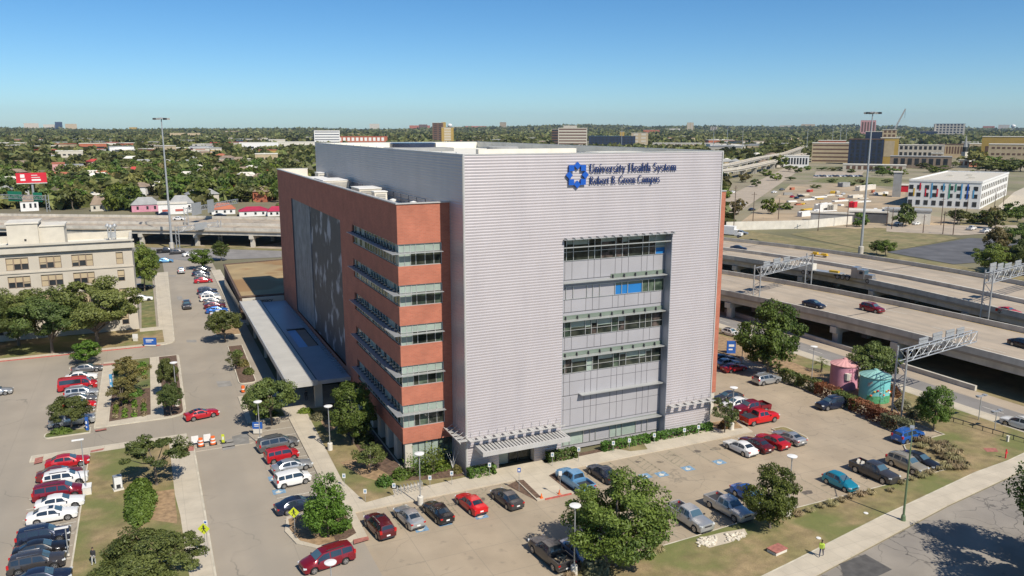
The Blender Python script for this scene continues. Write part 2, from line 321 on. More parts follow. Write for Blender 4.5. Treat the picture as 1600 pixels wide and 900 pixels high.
M['straw']=leafmat('leaf_straw',(.22,.18,.09),(.42,.35,.19))
M['hedge']=leafmat('leaf_hedge',(.05,.10,.015),(.14,.23,.04))
def farwood():
    m=leafmat('leaf_far_wood',(.058,.075,.020),(.21,.215,.065),objvar=0); N=m.node_tree.nodes; L=m.node_tree.links
    hs=[n for n in N if n.type=='HUE_SAT'][0]; tc=N.new('ShaderNodeTexCoord'); no=N.new('ShaderNodeTexNoise'); no.inputs['Scale'].default_value=.055; no.inputs['Detail'].default_value=3; L.new(tc.outputs['Object'],no.inputs[0])
    for k,(a,b_) in (('Value',(.55,1.5)),('Hue',(.455,.53))):
        mr=N.new('ShaderNodeMapRange'); mr.inputs[1].default_value=.35; mr.inputs[2].default_value=.65; mr.inputs[3].default_value=a; mr.inputs[4].default_value=b_; L.new(no.outputs[0 if k=='Value' else 1],mr.inputs[0]); L.new(mr.outputs[0],hs.inputs[k])
    return m
M['leaffar']=farwood()
# ------------------------------------------------------------------ ground sheets
def sheet(name,pts,z,m,kind='structure'):
    bm=bmesh.new(); vs=[bm.verts.new((p[0],p[1],z)) for p in pts]; f=bm.faces.new(vs); bm.normal_update()
    if f.normal.z<0: bmesh.ops.reverse_faces(bm,faces=[f])
    bmesh.ops.triangulate(bm,faces=bm.faces[:]); me=bpy.data.meshes.new(name); bm.to_mesh(me); bm.free()
    return tag(link(name,me,m),kind=kind)
def rect(x0,x1,y0,y1): return [(x0,y0),(x1,y0),(x1,y1),(x0,y1)]
def px(L,z=0): return [tuple(G(a,b,z)[:2]) for a,b in L]
def inset(pts,d):
    n=len(pts); a=sum(pts[i][0]*pts[(i+1)%n][1]-pts[(i+1)%n][0]*pts[i][1] for i in range(n))
    if a<0: pts=pts[::-1]
    out=[]
    for i in range(n):
        p0,p1,p2=Vector(pts[i-1][:2]),Vector(pts[i][:2]),Vector(pts[(i+1)%n][:2])
        e1=(p1-p0).normalized(); e2=(p2-p1).normalized(); n1=Vector((-e1.y,e1.x)); n2=Vector((-e2.y,e2.x))
        b=(n1+n2); l=b.length
        if l<.2: out.append(tuple(p1+n1*d)); continue
        b/=l; out.append(tuple(p1+b*(d/max(.35,b.dot(n1)))))
    return out
def rounded(pts,rad,seg=5):
    """rad: dict corner index -> radius"""
    out=[]; n=len(pts)
    for i in range(n):
        r=rad.get(i,0)
        if not r: out.append(pts[i]); continue
        p0,p1,p2=Vector(pts[i-1]),Vector(pts[i]),Vector(pts[(i+1)%n]); a=(p0-p1).normalized(); b=(p2-p1).normalized()
        s=p1+a*r; e=p1+b*r
        for k in range(seg+1):
            t=k/seg; out.append(tuple((1-t)**2*s+2*t*(1-t)*p1+t*t*e))
    return out
def island(pts,m,kerb=.15,h=.13,name='lawn'):
    k=MB().prism(pts,-.02,h).build('kerb',M['kerb']); tag(k,kind='structure')
    return sheet(name,inset(pts,kerb),h+.006,m)
# terrain reaching the horizon, with low hills far away
bm=bmesh.new(); rings=[0,60,140,300,600,1200,2200,3500,5000,6500,8000,9500,11500,14000]; NS=180; prev=None
def hill(x,y):
    r=math.hypot(x-CAM.x,y-CAM.y)
    if r<4000: return 0
    a=math.atan2(y,x); t=min(1,(r-4000)/5500)
    return t*(18+16*math.sin(a*7+1)+10*math.sin(a*17+2)+7*math.sin(a*41+r*.001)+14*math.sin(r*.0011+a*5))
for r in rings:
    ring=[]
    for i in range(NS):
        a=2*math.pi*i/NS; x=CAM.x+r*math.cos(a); y=CAM.y+r*math.sin(a); ring.append(bm.verts.new((x,y,-.06+(hill(x,y) if r<17000 else -100))))
        if r==0: break
    if prev:
        for i in range(NS):
            if len(prev)==1: bm.faces.new((prev[0],ring[i],ring[(i+1)%NS]))
            else: bm.faces.new((prev[i],ring[i],ring[(i+1)%NS],prev[(i+1)%NS]))
    prev=ring
me=bpy.data.meshes.new('ground'); bm.to_mesh(me); bm.free(); tag(link('ground',me,M['ground']),kind='structure')

sheet('parking_lot',rect(-160,-14,-60,150),0,M['pave'])
sheet('street',rect(-27,-14,150,185),0,M['pave'])
sheet('parking_lot',[(-14,-23.5),(0,-22),(58.6,-21.2),(71,-21.2),(71,60),(33,60),(33,-1.2),(-14,-1.2)],0,M['lot'])
# south street with its sidewalk
so=[(-60,-46)]+px([(1270,899),(1300,884),(1480,792),(1525,765),(1600,735)])+[(64,-24),(72,-23.5)]
so=[(-60,-45.5),(19.8,-31.4),(41.9,-27.2),(57.4,-24.9),(66,-23.6),(70.9,-22.2)]
sheet('street',[(-60,-90),(200,-90),(200,-22),(79,-22.3),(70.9,-22.2),(66,-23.75),(57.4,-25.05),(41.9,-27.35),(19.8,-31.55),(-60,-45.65)],.004,M['asphalt'])
si=px([(1200,899),(1245,877),(1380,808),(1415,792),(1525,740),(1575,722)])
MB().prism([(-20,-38.4),(19.8,-31.4),(41.9,-27.2),(57.4,-24.9),(66,-23.6),(70.9,-22.0),(70.9,60),(68.6,60),(68.6,-19.6),(67.2,-21.3)]+si[::-1]+[(-20,-36.0)],-.02,.13).build('sidewalk',M['walk'])
tag(bpy.data.objects['sidewalk'],kind='structure')
# lawn between the lot and the sidewalk
g1=[(-20,-34.6)]+[(p[0],p[1]+.02) for p in si]+[(67.1,-21.2),(68.5,-19.5),(68.5,60),(58.8,60),(58.8,-13.9),(50.0,-14.2),(49.2,-15.0),(50.3,-21.2),(20.9,-21.9),(17.5,-24.2),(14.6,-22),(-20,-24)]
island([(-3.5,-22.4),(14.5,-21.6),(20.6,-21.2),(50.3,-21.2),(50.3,-15.2),(51.2,-14.2),(58.7,-13.9),(58.7,60),(68.55,60),(68.55,-19.6),(67.1,-21.2)]+si[::-1]+[(-3.5,-33.1)],M['grass'],name='lawn')
0 and sheet('lawn',px([(1090,862),(1150,842),(1235,812),(1245,822),(1200,850),(1140,885),(1080,905),(1040,900)],.14),.145,M['greengrass'])
sheet('planting_bed',px([(1210,555),(1300,590),(1392,615),(1440,655),(1420,668),(1330,622),(1225,583)],.14),.146,M['tanmulch'])
sheet('planting_bed',px([(1115,520),(1210,553),(1222,580),(1165,560),(1113,548)],.14),.146,M['tanmulch'])
sheet('riprap_bed',px([(1088,842),(1128,832),(1163,826),(1168,835),(1140,848),(1108,856)],.14),.147,M['walk'])
# east frontage road beneath and beside the highways
sheet('frontage_road',rect(71,75.2,-22,160),.0,M['road'])
sheet('frontage_road',rect(75.2,78.3,-22,160),.0,M['deck'])
sheet('ground_strip',rect(78.3,112,-60,170),.0,M['drygrass'])
for x in (73.0,): 
    m=MB()
    for k in range(22): m.box(x-.06,x+.06,-20+8*k,-17+8*k,.003,.008)
    tag(m.build('lane_marking',M['linelight']),kind='structure')
MB().box(78.3,78.75,-4,52,-.02,.75).build('low_wall',M['concrete']); tag(bpy.data.objects['low_wall'],'low pale concrete wall along the frontage road under the elevated road','wall')
# lawn strip / roads beyond the highways
sheet('city_ground',px([(1120,350),(1660,350),(1640,226),(1128,226)]),-.01,M['cityground'])
sheet('side_road',rect(112,176,-60,175),.0,M['drygrass'])
sheet('grass_oval',px([(1236,366),(1262,361),(1310,358),(1375,356),(1440,362),(1500,372),(1385,394),(1400,400),(1480,414),(1520,425),(1535,440),(1440,415),(1340,388),(1280,376)]),.03,M['drygrass'])
sheet('overflow_lot',px([(1386,394),(1515,372),(1640,376),(1640,402),(1490,413)]),.05,M['darklot'])
sheet('construction_yard',px([(1150,352),(1180,330),(1216,305),(1235,288),(1330,286),(1415,300),(1412,330),(1500,345),(1470,362),(1330,357),(1250,352)]),.02,M['dirt'])
sheet('back_street',px([(1090,345),(1135,345),(1255,262),(1235,258),(1150,300),(1090,318)]),.03,M['deck'])
sheet('back_street',px([(1385,362),(1500,368),(1620,360),(1620,352),(1500,352),(1385,352)]),.06,M['deck'])
sheet('back_street',px([(1572,335),(1600,318),(1660,290),(1640,275),(1585,300),(1560,322)]),.06,M['walk'])
sheet('back_lawn',px([(1500,345),(1572,335),(1600,345),(1600,352),(1500,352)]),.08,M['drygrass'])
sheet('car_park',px([(1270,278),(1345,276),(1350,268),(1275,268)]),.06,M['deck'])
sheet('back_lawn',px([(1262,284),(1400,292),(1400,278),(1300,276)]),.05,M['greengrass'])
# ground-level roads by the left highway
sheet('cross_street',px([(-20,372),(200,378),(300,384),(440,390),(440,376),(300,372),(200,366),(-20,360)]),.01,M['deck'])
sheet('cross_street',px([(205,400),(300,408),(440,402),(440,392),(300,388),(200,386)]),.02,M['road'])
sheet('verge',px([(200,386),(300,388),(440,392),(440,389),(300,384),(200,379)]),.03,M['drygrass'])
sheet('verge',px([(330,388),(400,386),(440,378),(440,372),(370,372),(300,376)]),.035,M['drygrass'])

# left campus islands
island([(-41,24.2),(-38.4,24.2),(-38.5,-20),(-26.95,-20),(-26.95,20),(-27.6,24.2),(-27.6,26.0),(-44.5,26.0),(-44.5,24.2)],M['walk'],name='sidewalk')
sheet('lawn',[(-38.3,24.0),(-29.7,24.0),(-29.6,8),(-29.3,3),(-28.9,-20),(-38.3,-20)],.145,M['grass'])
0 and sheet('lawn',px([(140,712),(165,706),(180,740),(172,800),(135,860),(113,870),(125,800),(140,740)],.15),.15,M['greengrass'])
sheet('planting_bed',px([(232,770),(272,764),(277,812),(276,818),(235,812)],.15),.151,M['tanmulch'])
island(rounded([(-38.3,33),(-27.2,33),(-26.9,65),(-38.3,65)],{1:2.8,2:.8}),M['walk'],name='sidewalk')
sheet('planting_bed',[(-36.6,34.6),(-31.6,35.2),(-31.4,64.8),(-36.6,64.8)],.145,M['mulch'])
sheet('lawn',[(-36.5,47.5),(-31.5,47.5),(-31.5,64.7),(-36.5,64.7)],.15,M['greengrass'])
sheet('planting_bed',rounded([(-30,33.6),(-27.6,33.6),(-27.3,64.6),(-30,64.6)],{1:1.6}),.146,M['mulch'])
island(rounded([(-43.8,31.5),(-38.6,31.5),(-38.6,33.5),(-43.8,33.5)],{0:.7,3:.7}),M['greengrass'])
island(rounded([(-43.2,62.8),(-38.7,62.8),(-38.7,64.8),(-43.2,64.8)],{0:.7,3:.7}),M['tanmulch'])
island(rounded([(-70,54.5),(-51.2,54.5),(-51.2,57),(-70,57)],{1:1,2:1}),M['greengrass'])
# lawn of the old office block and the long sidewalk by the street
island(rounded([(-120,73.1),(-27.2,73.1),(-26.1,152),(-29.4,152),(-29.6,87.5),(-120,87.5)],{1:2.5}),M['walk'],name='sidewalk')
sheet('lawn',[(-120,74.6),(-28.9,74.6),(-29,84.4),(-32.9,84.4),(-32.9,87.1),(-120,87.1)],.147,M['grass'])
sheet('lawn',[(-32.6,87.6),(-30,87.6),(-30,150),(-32.6,150)],.02,M['greengrass'])
# east side of the street
island(rounded([(-19.4,44),(-16.8,44),(-16.4,67),(-18.9,67)],{0:1,1:1}),M['mulch'],name='planting_bed')
island(rounded([(-20.1,75),(-15.5,75),(-15.5,84),(-20.1,84)],{0:1,3:1}),M['tanmulch'],name='planting_bed')
island([(-15.4,84.2),(-13.3,84.2),(-13.0,150),(-15.4,150)],M['walk'],name='sidewalk')
# landscaping around the tower
lp=[(-20.2,26.8),(-16.6,30.2),(-5.9,30.2),(-5.9,-1.4),(-13.4,-1.6),(-13.6,-8.6),(-15.1,-8.9),(-18.3,-9.1),(-19.8,-7.2),(-20.3,-4.4),(-19.6,-1.5),(-14.9,-1.0),(-15.0,26.6)]
MB().prism([(-20.2,26.6),(-20.2,38),(-5.9,38),(-5.9,4.2),(0,4.2),(0,-.0),(4.4,-.0),(4.4,-3.5),(-13.4,-3.6),(-13.5,-8.7),(-15.1,-9),(-18.2,-9.1),(-19.8,-7.4),(-20.4,-4.6),(-19.8,-1.8),(-15.0,-1.2),(-15.0,26.6)],-.02,.13).build('kerb',M['walk']); tag(bpy.data.objects['kerb'],kind='structure')
sheet('lawn',[(-12.4,28.6),(-6.1,28.6),(-6.1,4.0),(-.3,4.0),(-.3,-.6),(-5.2,-.9),(-11.9,-2.0),(-12.9,4)],.137,M['grass'])
sheet('planting_bed',[(-9.6,29.6),(-6.1,29.6),(-6.1,4.1),(-.3,4.1),(-.3,-.2),(-3.2,.2),(-6.6,1.2),(-7.9,3.6),(-9.2,7.5),(-9.2,12)],.142,M['mulch'])
sheet('planting_bed',[(-12.1,9),(-9.5,9.5),(-8.2,4.6),(-7.6,2),(-8.6,1.4),(-10.6,4)],.141,M['tanmulch'])
sheet('planting_bed',[(-11.4,26.5),(-9,26.5),(-9,20),(-11.5,19)],.1415,M['tanmulch'])
sheet('lawn',[(-19.6,27.2),(-15.3,27.2),(-15.3,36),(-19.4,36)],.138,M['grass'])
sheet('planting_bed',[(-19.7,-2.3),(-15.6,-1.6),(-14.4,-2),(-14.3,-7.8),(-15.4,-8.5),(-18.0,-8.6),(-19.4,-7),(-19.9,-4.6)],.137,M['tanmulch'])
sheet('planting_bed',[(-16.4,-1.8),(-14.4,-2),(-14.3,-7.8),(-15.4,-8.5),(-16.4,-8.4)],.143,M['mulch'])
sheet('bike_pad',px([(613,765),(655,755),(662,768),(618,779)],.14),.144,M['walk'])
MB().prism([(4.4,-.0),(9.3,-.0),(9.3,-1.0),(33.6,-.3),(33.6,1.6),(38.6,1.6),(37.6,-3.2),(9.2,-3.4),(9.2,-8.9),(4.3,-8.9)],-.02,.13).build('sidewalk',M['walk']); tag(bpy.data.objects['sidewalk.001'] if 'sidewalk.001' in bpy.data.objects else None,kind='structure')
for o in list(bpy.data.objects):
    if o.name.split('.')[0] in('sidewalk','kerb'): o['kind']='structure'
sheet('planting_bed',[(4.45,-8.4),(5.0,-8.4),(5.1,-3.9),(4.45,-3.7)],.138,M['mulch'])
sheet('planting_bed',[(8.2,-8.0),(9.1,-8.7),(9.1,-3.6),(8.1,-4.1)],.138,M['mulch'])
sheet('planting_bed',[(3.0,-4.2),(4.3,-8.7),(4.35,-3.6)],.01,M['mulch'])
sheet('planting_bed',[(9.4,-.5),(33.0,-.15),(33.0,-.04),(11,-.04)],.137,M['mulch'])
sheet('planting_bed',[(9.6,-1.0),(33.4,-.25),(33.4,-.02),(9.6,-.02)],.139,M['mulch'])
sheet('planting_bed',[(33.7,1.5),(38.4,1.5),(37.2,-1.8),(34.2,-1.0)],.138,M['tanmulch'])
island(rounded([(40.4,-8.4),(42.5,-8.0),(42.6,-3.4),(40.4,-3.4)],{0:.8,1:.9,2:.9}),M['grass'])
# red painted kerbs and brick ramps
m=MB()
for a in [(5.2,8.3,-9.0,-8.85),(-120,-40,72.95,73.08),(-40,-29.6,72.95,73.08)]: m.box(a[0],a[1],a[2],a[3],.0,.142)
tag(m.build('red_kerb_paint',M['redkerb']),kind='structure')
for q in [[(55,716),(68,713),(66,722),(53,725)],[(142,704),(163,700),(161,703),(141,707)],[(552,843),(575,838),(577,843),(553,850)],[(291,697),(303,696),(303,704),(292,705)],[(148,672),(166,669),(167,671),(150,674)],[(155,569),(180,567),(180,570),(158,572)],[(1536,700),(1556,700),(1560,706),(1542,706)]]:
    sheet('brick_ramp',px(q,.15),.155,M['linered'])
sheet('asphalt_patch',px([(1312,881),(1352,866),(1362,872),(1394,890),(1340,915),(1318,900)]),.011,M['patch'])
for q,mm in [([(345,688),(367,685),(367,700),(348,704)],'greyp'),([(362,682),(388,676),(390,693),(366,695)],'greyp2'),([(338,596),(360,595),(363,603),(341,605)],'greyp'),([(291,531),(307,531),(307,535),(292,535)],'greyp'),([(264,430),(275,430),(275,432),(264,432)],'greyp'),([(276,463),(284,463),(286,469),(278,469)],'greyp')]:
    if mm not in M: M[mm]=mat(mm,(.26,.245,.22) if mm=='greyp' else (.21,.20,.18),.9,var=.15,scale=1)
    sheet('pavement_patch',px(q),.006 if mm=='greyp' else .009,M[mm])
# bay lines: front row (nose to the north), then west rows
def lines(L,w,mt,z=.006,name='bay_line'):
    m=MB()
    for (x0,y0,x1,y1) in L:
        a=Vector((x0,y0,0)); b=Vector((x1,y1,0)); d=(b-a).normalized(); n=Vector((-d.y,d.x,0))*w/2
        m.add([a-n+Vector((0,0,z)),b-n+Vector((0,0,z)),b+n+Vector((0,0,z)),a+n+Vector((0,0,z))],[(0,1,2,3)])
    return tag(m.build(name,mt),kind='structure')
L=[]
fx=[-12.6,-10.1,-8.4,-5.9,-4.1,-1.6,.2,2.7]+[9.6,12.1,14.6,16.2,18.7,20.3,22.8,24.5,27,29.5,32,34.5,37,39.6]
for x in fx: L.append((x,-3.5,x,-8.6))
for x0 in (-10.1,-5.9,-1.6,16.2-1.6,18.7,22.8):
    for k in range(6): L.append((x0+.05,-8.5+.75*k,x0+1.65,-7.6+.75*k))
for k in range(22):
    x=3+2.5*k
    if x<50: L.append((x,-21.1,x,-16.2))
for k in range(17): L.append((58.4,-13.5+2.5*k,53.5,-13.5+2.5*k))
lines(L,.15,M['linedark'])
L=[]
for k in range(18): L.append((-38.6,-16+2.45*k,-43.4,-16+2.45*k)) if -16+2.45*k<23 else None
for k in range(12): L.append((-38.4,34.5+2.5*k,-43,34.5+2.5*k))
for k in range(13): L.append((-15.1,-2+2.5*k,-20,-2+2.5*k)) if k<12 else None
for k in range(24): L.append((-15.4,84.5+2.6*k,-20,84.5+2.6*k))
lines(L,.11,M['linelight'])
L=[(-26.85,20.9,-20.3,20.9),(-26.85,19.6,-20.3,19.6)]; lines(L,.25,M['walk'])
hp=[(1030+a,b) for a,b in []]
for (a,b) in [(658,826),(694,817),(751,806),(429,747),(436,768),(1008,744),(1034,741),(1075,732),(1124,722)]:
    g=G(a,b); sheet('disabled_bay_symbol',rect(g.x-.65,g.x+.65,g.y-.6,g.y+.6),.009,M['hcblue'])
    m=MB(); M2=Matrix.Translation((g.x,g.y,.012))
    m.prism([(g.x-.12+.3*math.cos(t),g.y-.12+.3*math.sin(t)) for t in [k*.5 for k in range(-6,5)]],.010,.012)
    m.box(g.x-.05,g.x+.05,g.y-.1,g.y+.4,.0125,.0135); m.box(g.x-.05,g.x+.35,g.y-.12,g.y-.02,.0125,.0140)
    tag(m.build('symbol_marking',M['linelight']),kind='structure')
sheet('parking_sump',px([(940,697),(1000,684),(1012,702),(985,705)],.13),.137,M['drygrass'])

# ------------------------------------------------------------------ the tower
T=empty('hospital_tower',(0,0,0),0,'large six storey hospital with silver ribbed metal block and red brick wings','building')
def ribbed(name,spans,mtl,axis,plane,out,parent=T,step=.31,dep=.019):
    """spans: (a0,a1,z0,z1) rectangles of ribbed cladding in the wall plane; out=+-1 outward direction"""
    m=MB()
    for a0,a1,z0,z1 in spans:
        zs=[]; z=z0; 
        k=math.ceil(z0/step); rows=[(z0,0)]
        while k*step<z1-.02:
            for dz,o in ((0,0),(.03,1),(.15,1),(.21,0)):
                zz=k*step+dz
                if z0+.01<zz<z1-.01: rows.append((zz,o))
            k+=1
        rows.append((z1,0)); vs=[];fs=[]
        for i,(zz,o) in enumerate(rows):
            p=plane+out*o*dep
            for a in (a0,a1): vs.append((a,p,zz) if axis=='x' else (p,a,zz))
        for i in range(len(rows)-1): fs.append((2*i,2*i+1,2*i+3,2*i+2) if (axis=='x')==(out<0) else (2*i,2*i+2,2*i+3,2*i+1))
        m.add(vs,fs)
    return m.build(name,mtl,parent)
H=35.0; W=33.25; DL=77.0
ex0,ex1,ez=3.9,8.3,2.75           # entrance opening
ribbed('metal_wall',[(0,ex0,.15,H),(ex0,ex1,ez,H),(ex1,11.8,.15,H),(11.8,26.4,25.65,H),(26.4,W,.15,H)],M['metal'],'x',0,-1)
ribbed('metal_wall',[(0,DL,.15,H)],M['metal'],'y',0,-1); ribbed('metal_wall',[(0,DL,.15,H)],M['metal'],'y',W,1)
ribbed('metal_wall',[(0,W,.15,H)],M['metal'],'x',DL,1)
m=MB(); m.box(-.04,W+.04,-.04,.45,H,H+.12); m.box(-.04,.45,.45,DL,H,H+.12); m.box(W-.45,W+.04,.45,DL,H,H+.12); m.box(-.04,W+.04,DL,DL+.04,H,H+.12)
m.build('parapet_cap',M['trim'],T)
m=MB(); m.box(.05,W-.05,.4,.44,H-1.2,H); m.box(.4,.44,.44,DL,H-1.2,H); m.box(W-.44,W-.4,.44,DL,H-1.2,H); m.box(.05,W-.05,DL-.44,DL-.4,H-1.2,H); m.build('parapet_wall',M['roofwhite'],T)
B('roof',M['roofwhite'],T,(.44,W-.44,.44,DL-.44,H-1.4,H-1.15))
BB('corner_trim',M['trim'],T,(-.03,.12,-.09,-.047,.15,H),(W-.12,W+.03,-.09,-.047,.15,H),(-.09,-.047,-.045,.1,.15,H))
# roof furniture behind the parapet
for (x0,x1,y0,y1,z1,mt) in [(9,20,56,62,H-.55,'greyroof'),(14,30,30,31,H-.2,'offwhite'),(24,31,12,17,H-.3,'roofwhite')]:
    B('roof_plant',M[mt],T,(x0,x1,y0,y1,H-1.14,z1))
MB().lathe([(4.2,0),(4.2,1.25),(3.9,1.35),(0.1,1.4)],28,(15,63.8,H-1.14)).build('roof_dome',M['bluegl'],T)
MB().lathe([(2.6,0),(2.6,.9),(2.3,1.0),(0.1,1.02)],24,(24,44,H-1.14)).build('roof_drum',M['greyroof'],T)
m=MB()
for k in range(16): B('lightning_rod',M['galv'],T,(.75,.83,4+k*4.6,4.08+k*4.6,H-1.14,H+.25))
# recess: jambs, soffit and panelled curtain wall
yw=1.35
B('recess_jamb',M['jamb'],T,(11.8,11.86,0,yw,.15,25.62),(26.34,26.4,0,yw,.15,25.62),(11.86,26.34,0,yw,25.55,25.65))
B('recess_backing',M['panel'],T,(11.86,26.34,yw,yw+.2,.15,25.54))
levels=[(25.4,22.96,'win'),(22.96,20.75,'pan'),(20.05,18.5,'mix'),(18.5,16.95,'pan'),(15.9,14.05,'win'),(14.05,12.45,'pan'),(11.45,9.65,'win'),(9.65,6.9,'pan'),(6.7,3.1,'pan'),(2.55,.75,'gnd')]
M['blind']=mat('roller_blind',(.30,.36,.31),.35,var=.1,scale=1); M['paneblue']=mat('pane_blue',(.02,.17,.45),.25,var=.1)
M['pane1']=mat('pane_dark',(.012,.018,.015),.08,var=.3,scale=.6,c2=(.05,.055,.04),sc2=.9,spec=.35)
M['pane2']=mat('pane_green',(.035,.055,.04),.08,var=.3,scale=.8,c2=(.09,.12,.085),sc2=.8,spec=.4)
M['pane3']=mat('pane_office',(.015,.018,.016),.08,var=.3,scale=.6,c2=(.11,.085,.075),sc2=1.4,spec=.35)
M['greenstrip']=mat('spandrel_green',(.17,.21,.17),.25,var=.06,scale=1)
rr=random.Random(4)
def bays(x0,x1,seed,lo=.7,hi=1.7):
    r=random.Random(seed); xs=[x0]
    while xs[-1]<x1-1.0: xs.append(xs[-1]+(lo if len(xs)%3 else hi)*(.92+.2*r.random()))
    xs[-1]=x1; return xs
X0,X1=11.9,26.3
pm=MB(); jm=MB()
for li,(zt,zb,kd) in enumerate(levels):
    xs=bays(X0,X1,li,.85,1.95)
    if kd in('win','mix','gnd'):
        wnd=MB()
        y0=yw-.06
        for z in (zt-.06,zb): wnd.box(X0,X1,y0-.06,y0,z,z+.06)
        if kd=='win': wnd.box(X0,X1,y0-.14,y0-.06,zb+(zt-zb)*.42,zb+(zt-zb)*.42+.05)
        wx=[]
        for i,x in enumerate(xs): wnd.box(x-.035,x+.035,y0-.10,y0,zb+.06,zt-.06)
        o=wnd.build('window_band',M['alum'],T)
        for i in range(len(xs)-1):
            a,b=xs[i]+.035,xs[i+1]-.035
            zz0,zz1=zb+.06,zt-.06
            if kd=='mix':
                if a<18.6: mt='panel' 
                else:
                    mt='paneblue' if a<22.4 else 'pane2'
                    if mt=='paneblue': B('blind',M['greenstrip'],o,(a,b,yw-.05,yw-.02,zz1-.35,zz1)); zz1-=.351
            elif kd=='gnd': mt='blind' if (i%5!=4 and (a<15 or a>18.5) and a<22.6) else 'panel'
            else: mt=rr.choice(['pane1','pane1','pane3','pane2','pane1','blind' if rr.random()<.35 else 'pane3'])
            if li==0 and i==len(xs)-2: 
                B('pane',M['paneblue'],o,(a,b,yw-.03,yw-.01,zz0,zz0+.75)); zz0+=.76; mt='blind'
            p_=B('pane',M[mt],o,(a,b,yw-.05,yw-.02,zz0,zz1))
            if kd=='win' and mt in('pane1','pane3') and rr.random()<.6:
                B('blind',M['blind'],o,(a+.02,b-.02,yw-.058,yw-.0505,zz1-rr.uniform(.25,.8),zz1))
    else:
        y0=yw-.03
        for x in xs[1:-1]: jm.box(x-.025,x+.025,y0-.02,y0,zb,zt)
        for z in ([zb+.02] if zt-zb<2.6 else [zb+.02,(zt+zb)/2+.3]): jm.box(X0,X1,y0-.019,y0+.001,z,z+.05)
        for i in range(len(xs)-1):
            B('facade_panel',M['panel'],T,(xs[i]+.03,xs[i+1]-.03,yw-.045,yw-.005,zb+.07,zt-.02))
jm.build('panel_joint',M['joint'],T)
for z,xa in ((20.6,X0),(16.15,X0),(11.75,X0),(7.05,14.75),(2.75,X0)):
    B('ledge',M['alum'],T,(xa,26.3,yw-.85,yw-.06,z-.11,z))
    m=MB(); 
    if z!=7.05:
        o=B('transom',M['greenstrip'],T,((X0 if z<20 else 18.8),X1,yw-.10,yw-.052,z+.02,z+.46 if z>10 else z+.05))
        m=MB(); x=X0+.9
        while x<X1: 
            if z>10 and (z<20 or x>18.8): B('ledge_bracket',M['joint'],T,(x-.03,x+.03,yw-.4,yw-.101,z+.01,z+.4))
            x+=1.55
m=MB(); m.box(11.7,26.5,-.55,-.06,25.62,25.68)
for k in range(15): m.box(11.9+k*1.02,12.0+k*1.02,-.62,-.05,25.69,25.85)
m.build('sunshade',M['galv'],T)
B('shade_rail',M['alum'],T,(11.86,26.34,.1,.3,24.62,24.72))
# entrance
B('entrance_recess',M['offwhite'],T,(ex0-.02,ex0,0,2.6,.15,ez),(ex1,ex1+.02,0,2.6,.15,ez),(ex0,ex1,2.6,2.7,.15,ez),(ex0,ex1,0,2.6,ez,ez+.05))
d=B('entrance_door',M['darkframe'],T,(ex0,ex1,.85,.95,2.45,2.75),(ex0,ex0+.1,.85,.95,.15,2.45),(ex1-.1,ex1,.85,.95,.15,2.45),(5.4,5.5,.85,.95,.15,2.45),(6.6,6.68,.85,.95,.15,2.45))
for a,b,mt in ((ex0+.1,5.4,'blind'),(5.5,6.6,'pane1'),(6.68,ex1-.1,'pane1')): B('door_glass',M[mt],d,(a,b,.88,.9,.15,2.45))
m=MB(); m.box(.9,11.6,-2.6,-2.35,3.0,3.5); m.box(.9,1.1,-2.35,-.09,3.0,3.5); m.box(11.4,11.6,-2.35,-.09,3.0,3.5)
for k in range(26): m.box(1.15+k*.4,1.4+k*.4,-2.35,-.09,3.38,3.46)
m.box(1.1,11.4,-2.35,-.09,3.2,3.3); m.build('entrance_canopy',M['trim'],T)
def trellis(x0,x1,z,n):
    m=MB(); m.box(x0,x1,-1.15,-1.05,z-.05,z+.05)
    for k in range(n):
        x=x0+(x1-x0)*(k+.5)/n
        m.box(x-.55,x+.15,-1.05,-.15,z-.02,z+.03); m.tube((x,-1.1,z),(x,-.1,z+.65),.025)
    return m.build('trellis',M['trim'],T)
trellis(0,11.7,4.35,11); trellis(26.6,W+.3,4.25,6)
m=MB(); m.box(-1.2,-1.1,-1.2,4.1,4.3,4.4)
for k in range(5): m.box(-1.1,-.15,-.8+k*1.0,-.2+k*1.0,4.33,4.37); m.tube((-1.1,-.5+k,4.35),(-.1,-.5+k,4.95),.025)
m.build('trellis',M['trim'],T)

# brick wings
XL=-5.94; YF=4.19; YB=85.7; ZT=29.88; ZL=3.1
wins=[(25.6,23.2),(21.16,18.79),(16.7,14.42),(12.12,9.7),(7.6,4.92)]
YW=24.6
def wall_rects(a0,a1,z0,z1,holes):
    """cut rectangular holes (sorted, full strips) out of a rectangle"""
    out=[]; zc=[z0,z1]
    for h in holes: zc+=[h[2],h[3]]
    zc=sorted(set(zc))
    for i in range(len(zc)-1):
        za,zb=zc[i],zc[i+1]; act=sorted([h for h in holes if h[2]<=za+1e-6 and h[3]>=zb-1e-6]); x=a0
        for h in act:
            if h[0]>x: out.append((x,h[0],za,zb))
            x=max(x,h[1])
        if x<a1: out.append((x,a1,za,zb))
    return out
SP=(31.5,70.9,4.6,25.4)      # stone panel on the west face
holesL=[(YF,YW,b,t) for t,b in wins]+[SP]; holesF=[(XL,-.95,b,t) for t,b in wins]
m=MB()
for a,b,c,d in wall_rects(XL,-.0,ZL,ZT,holesF): m.add([(a,YF,c),(b,YF,c),(b,YF,d),(a,YF,d)],[(0,1,2,3)])
for a,b,c,d in wall_rects(YF,YB,ZL,ZT,holesL): m.add([(XL,b,c),(XL,a,c),(XL,a,d),(XL,b,d)],[(0,1,2,3)])
m.add([(XL,YF,ZL),(0,YF,ZL),(0,YB,ZL),(XL,YB,ZL)],[(0,3,2,1)])
m.add([(XL,YB,ZL),(0,YB,ZL),(0,YB,ZT),(XL,YB,ZT)],[(0,3,2,1)])
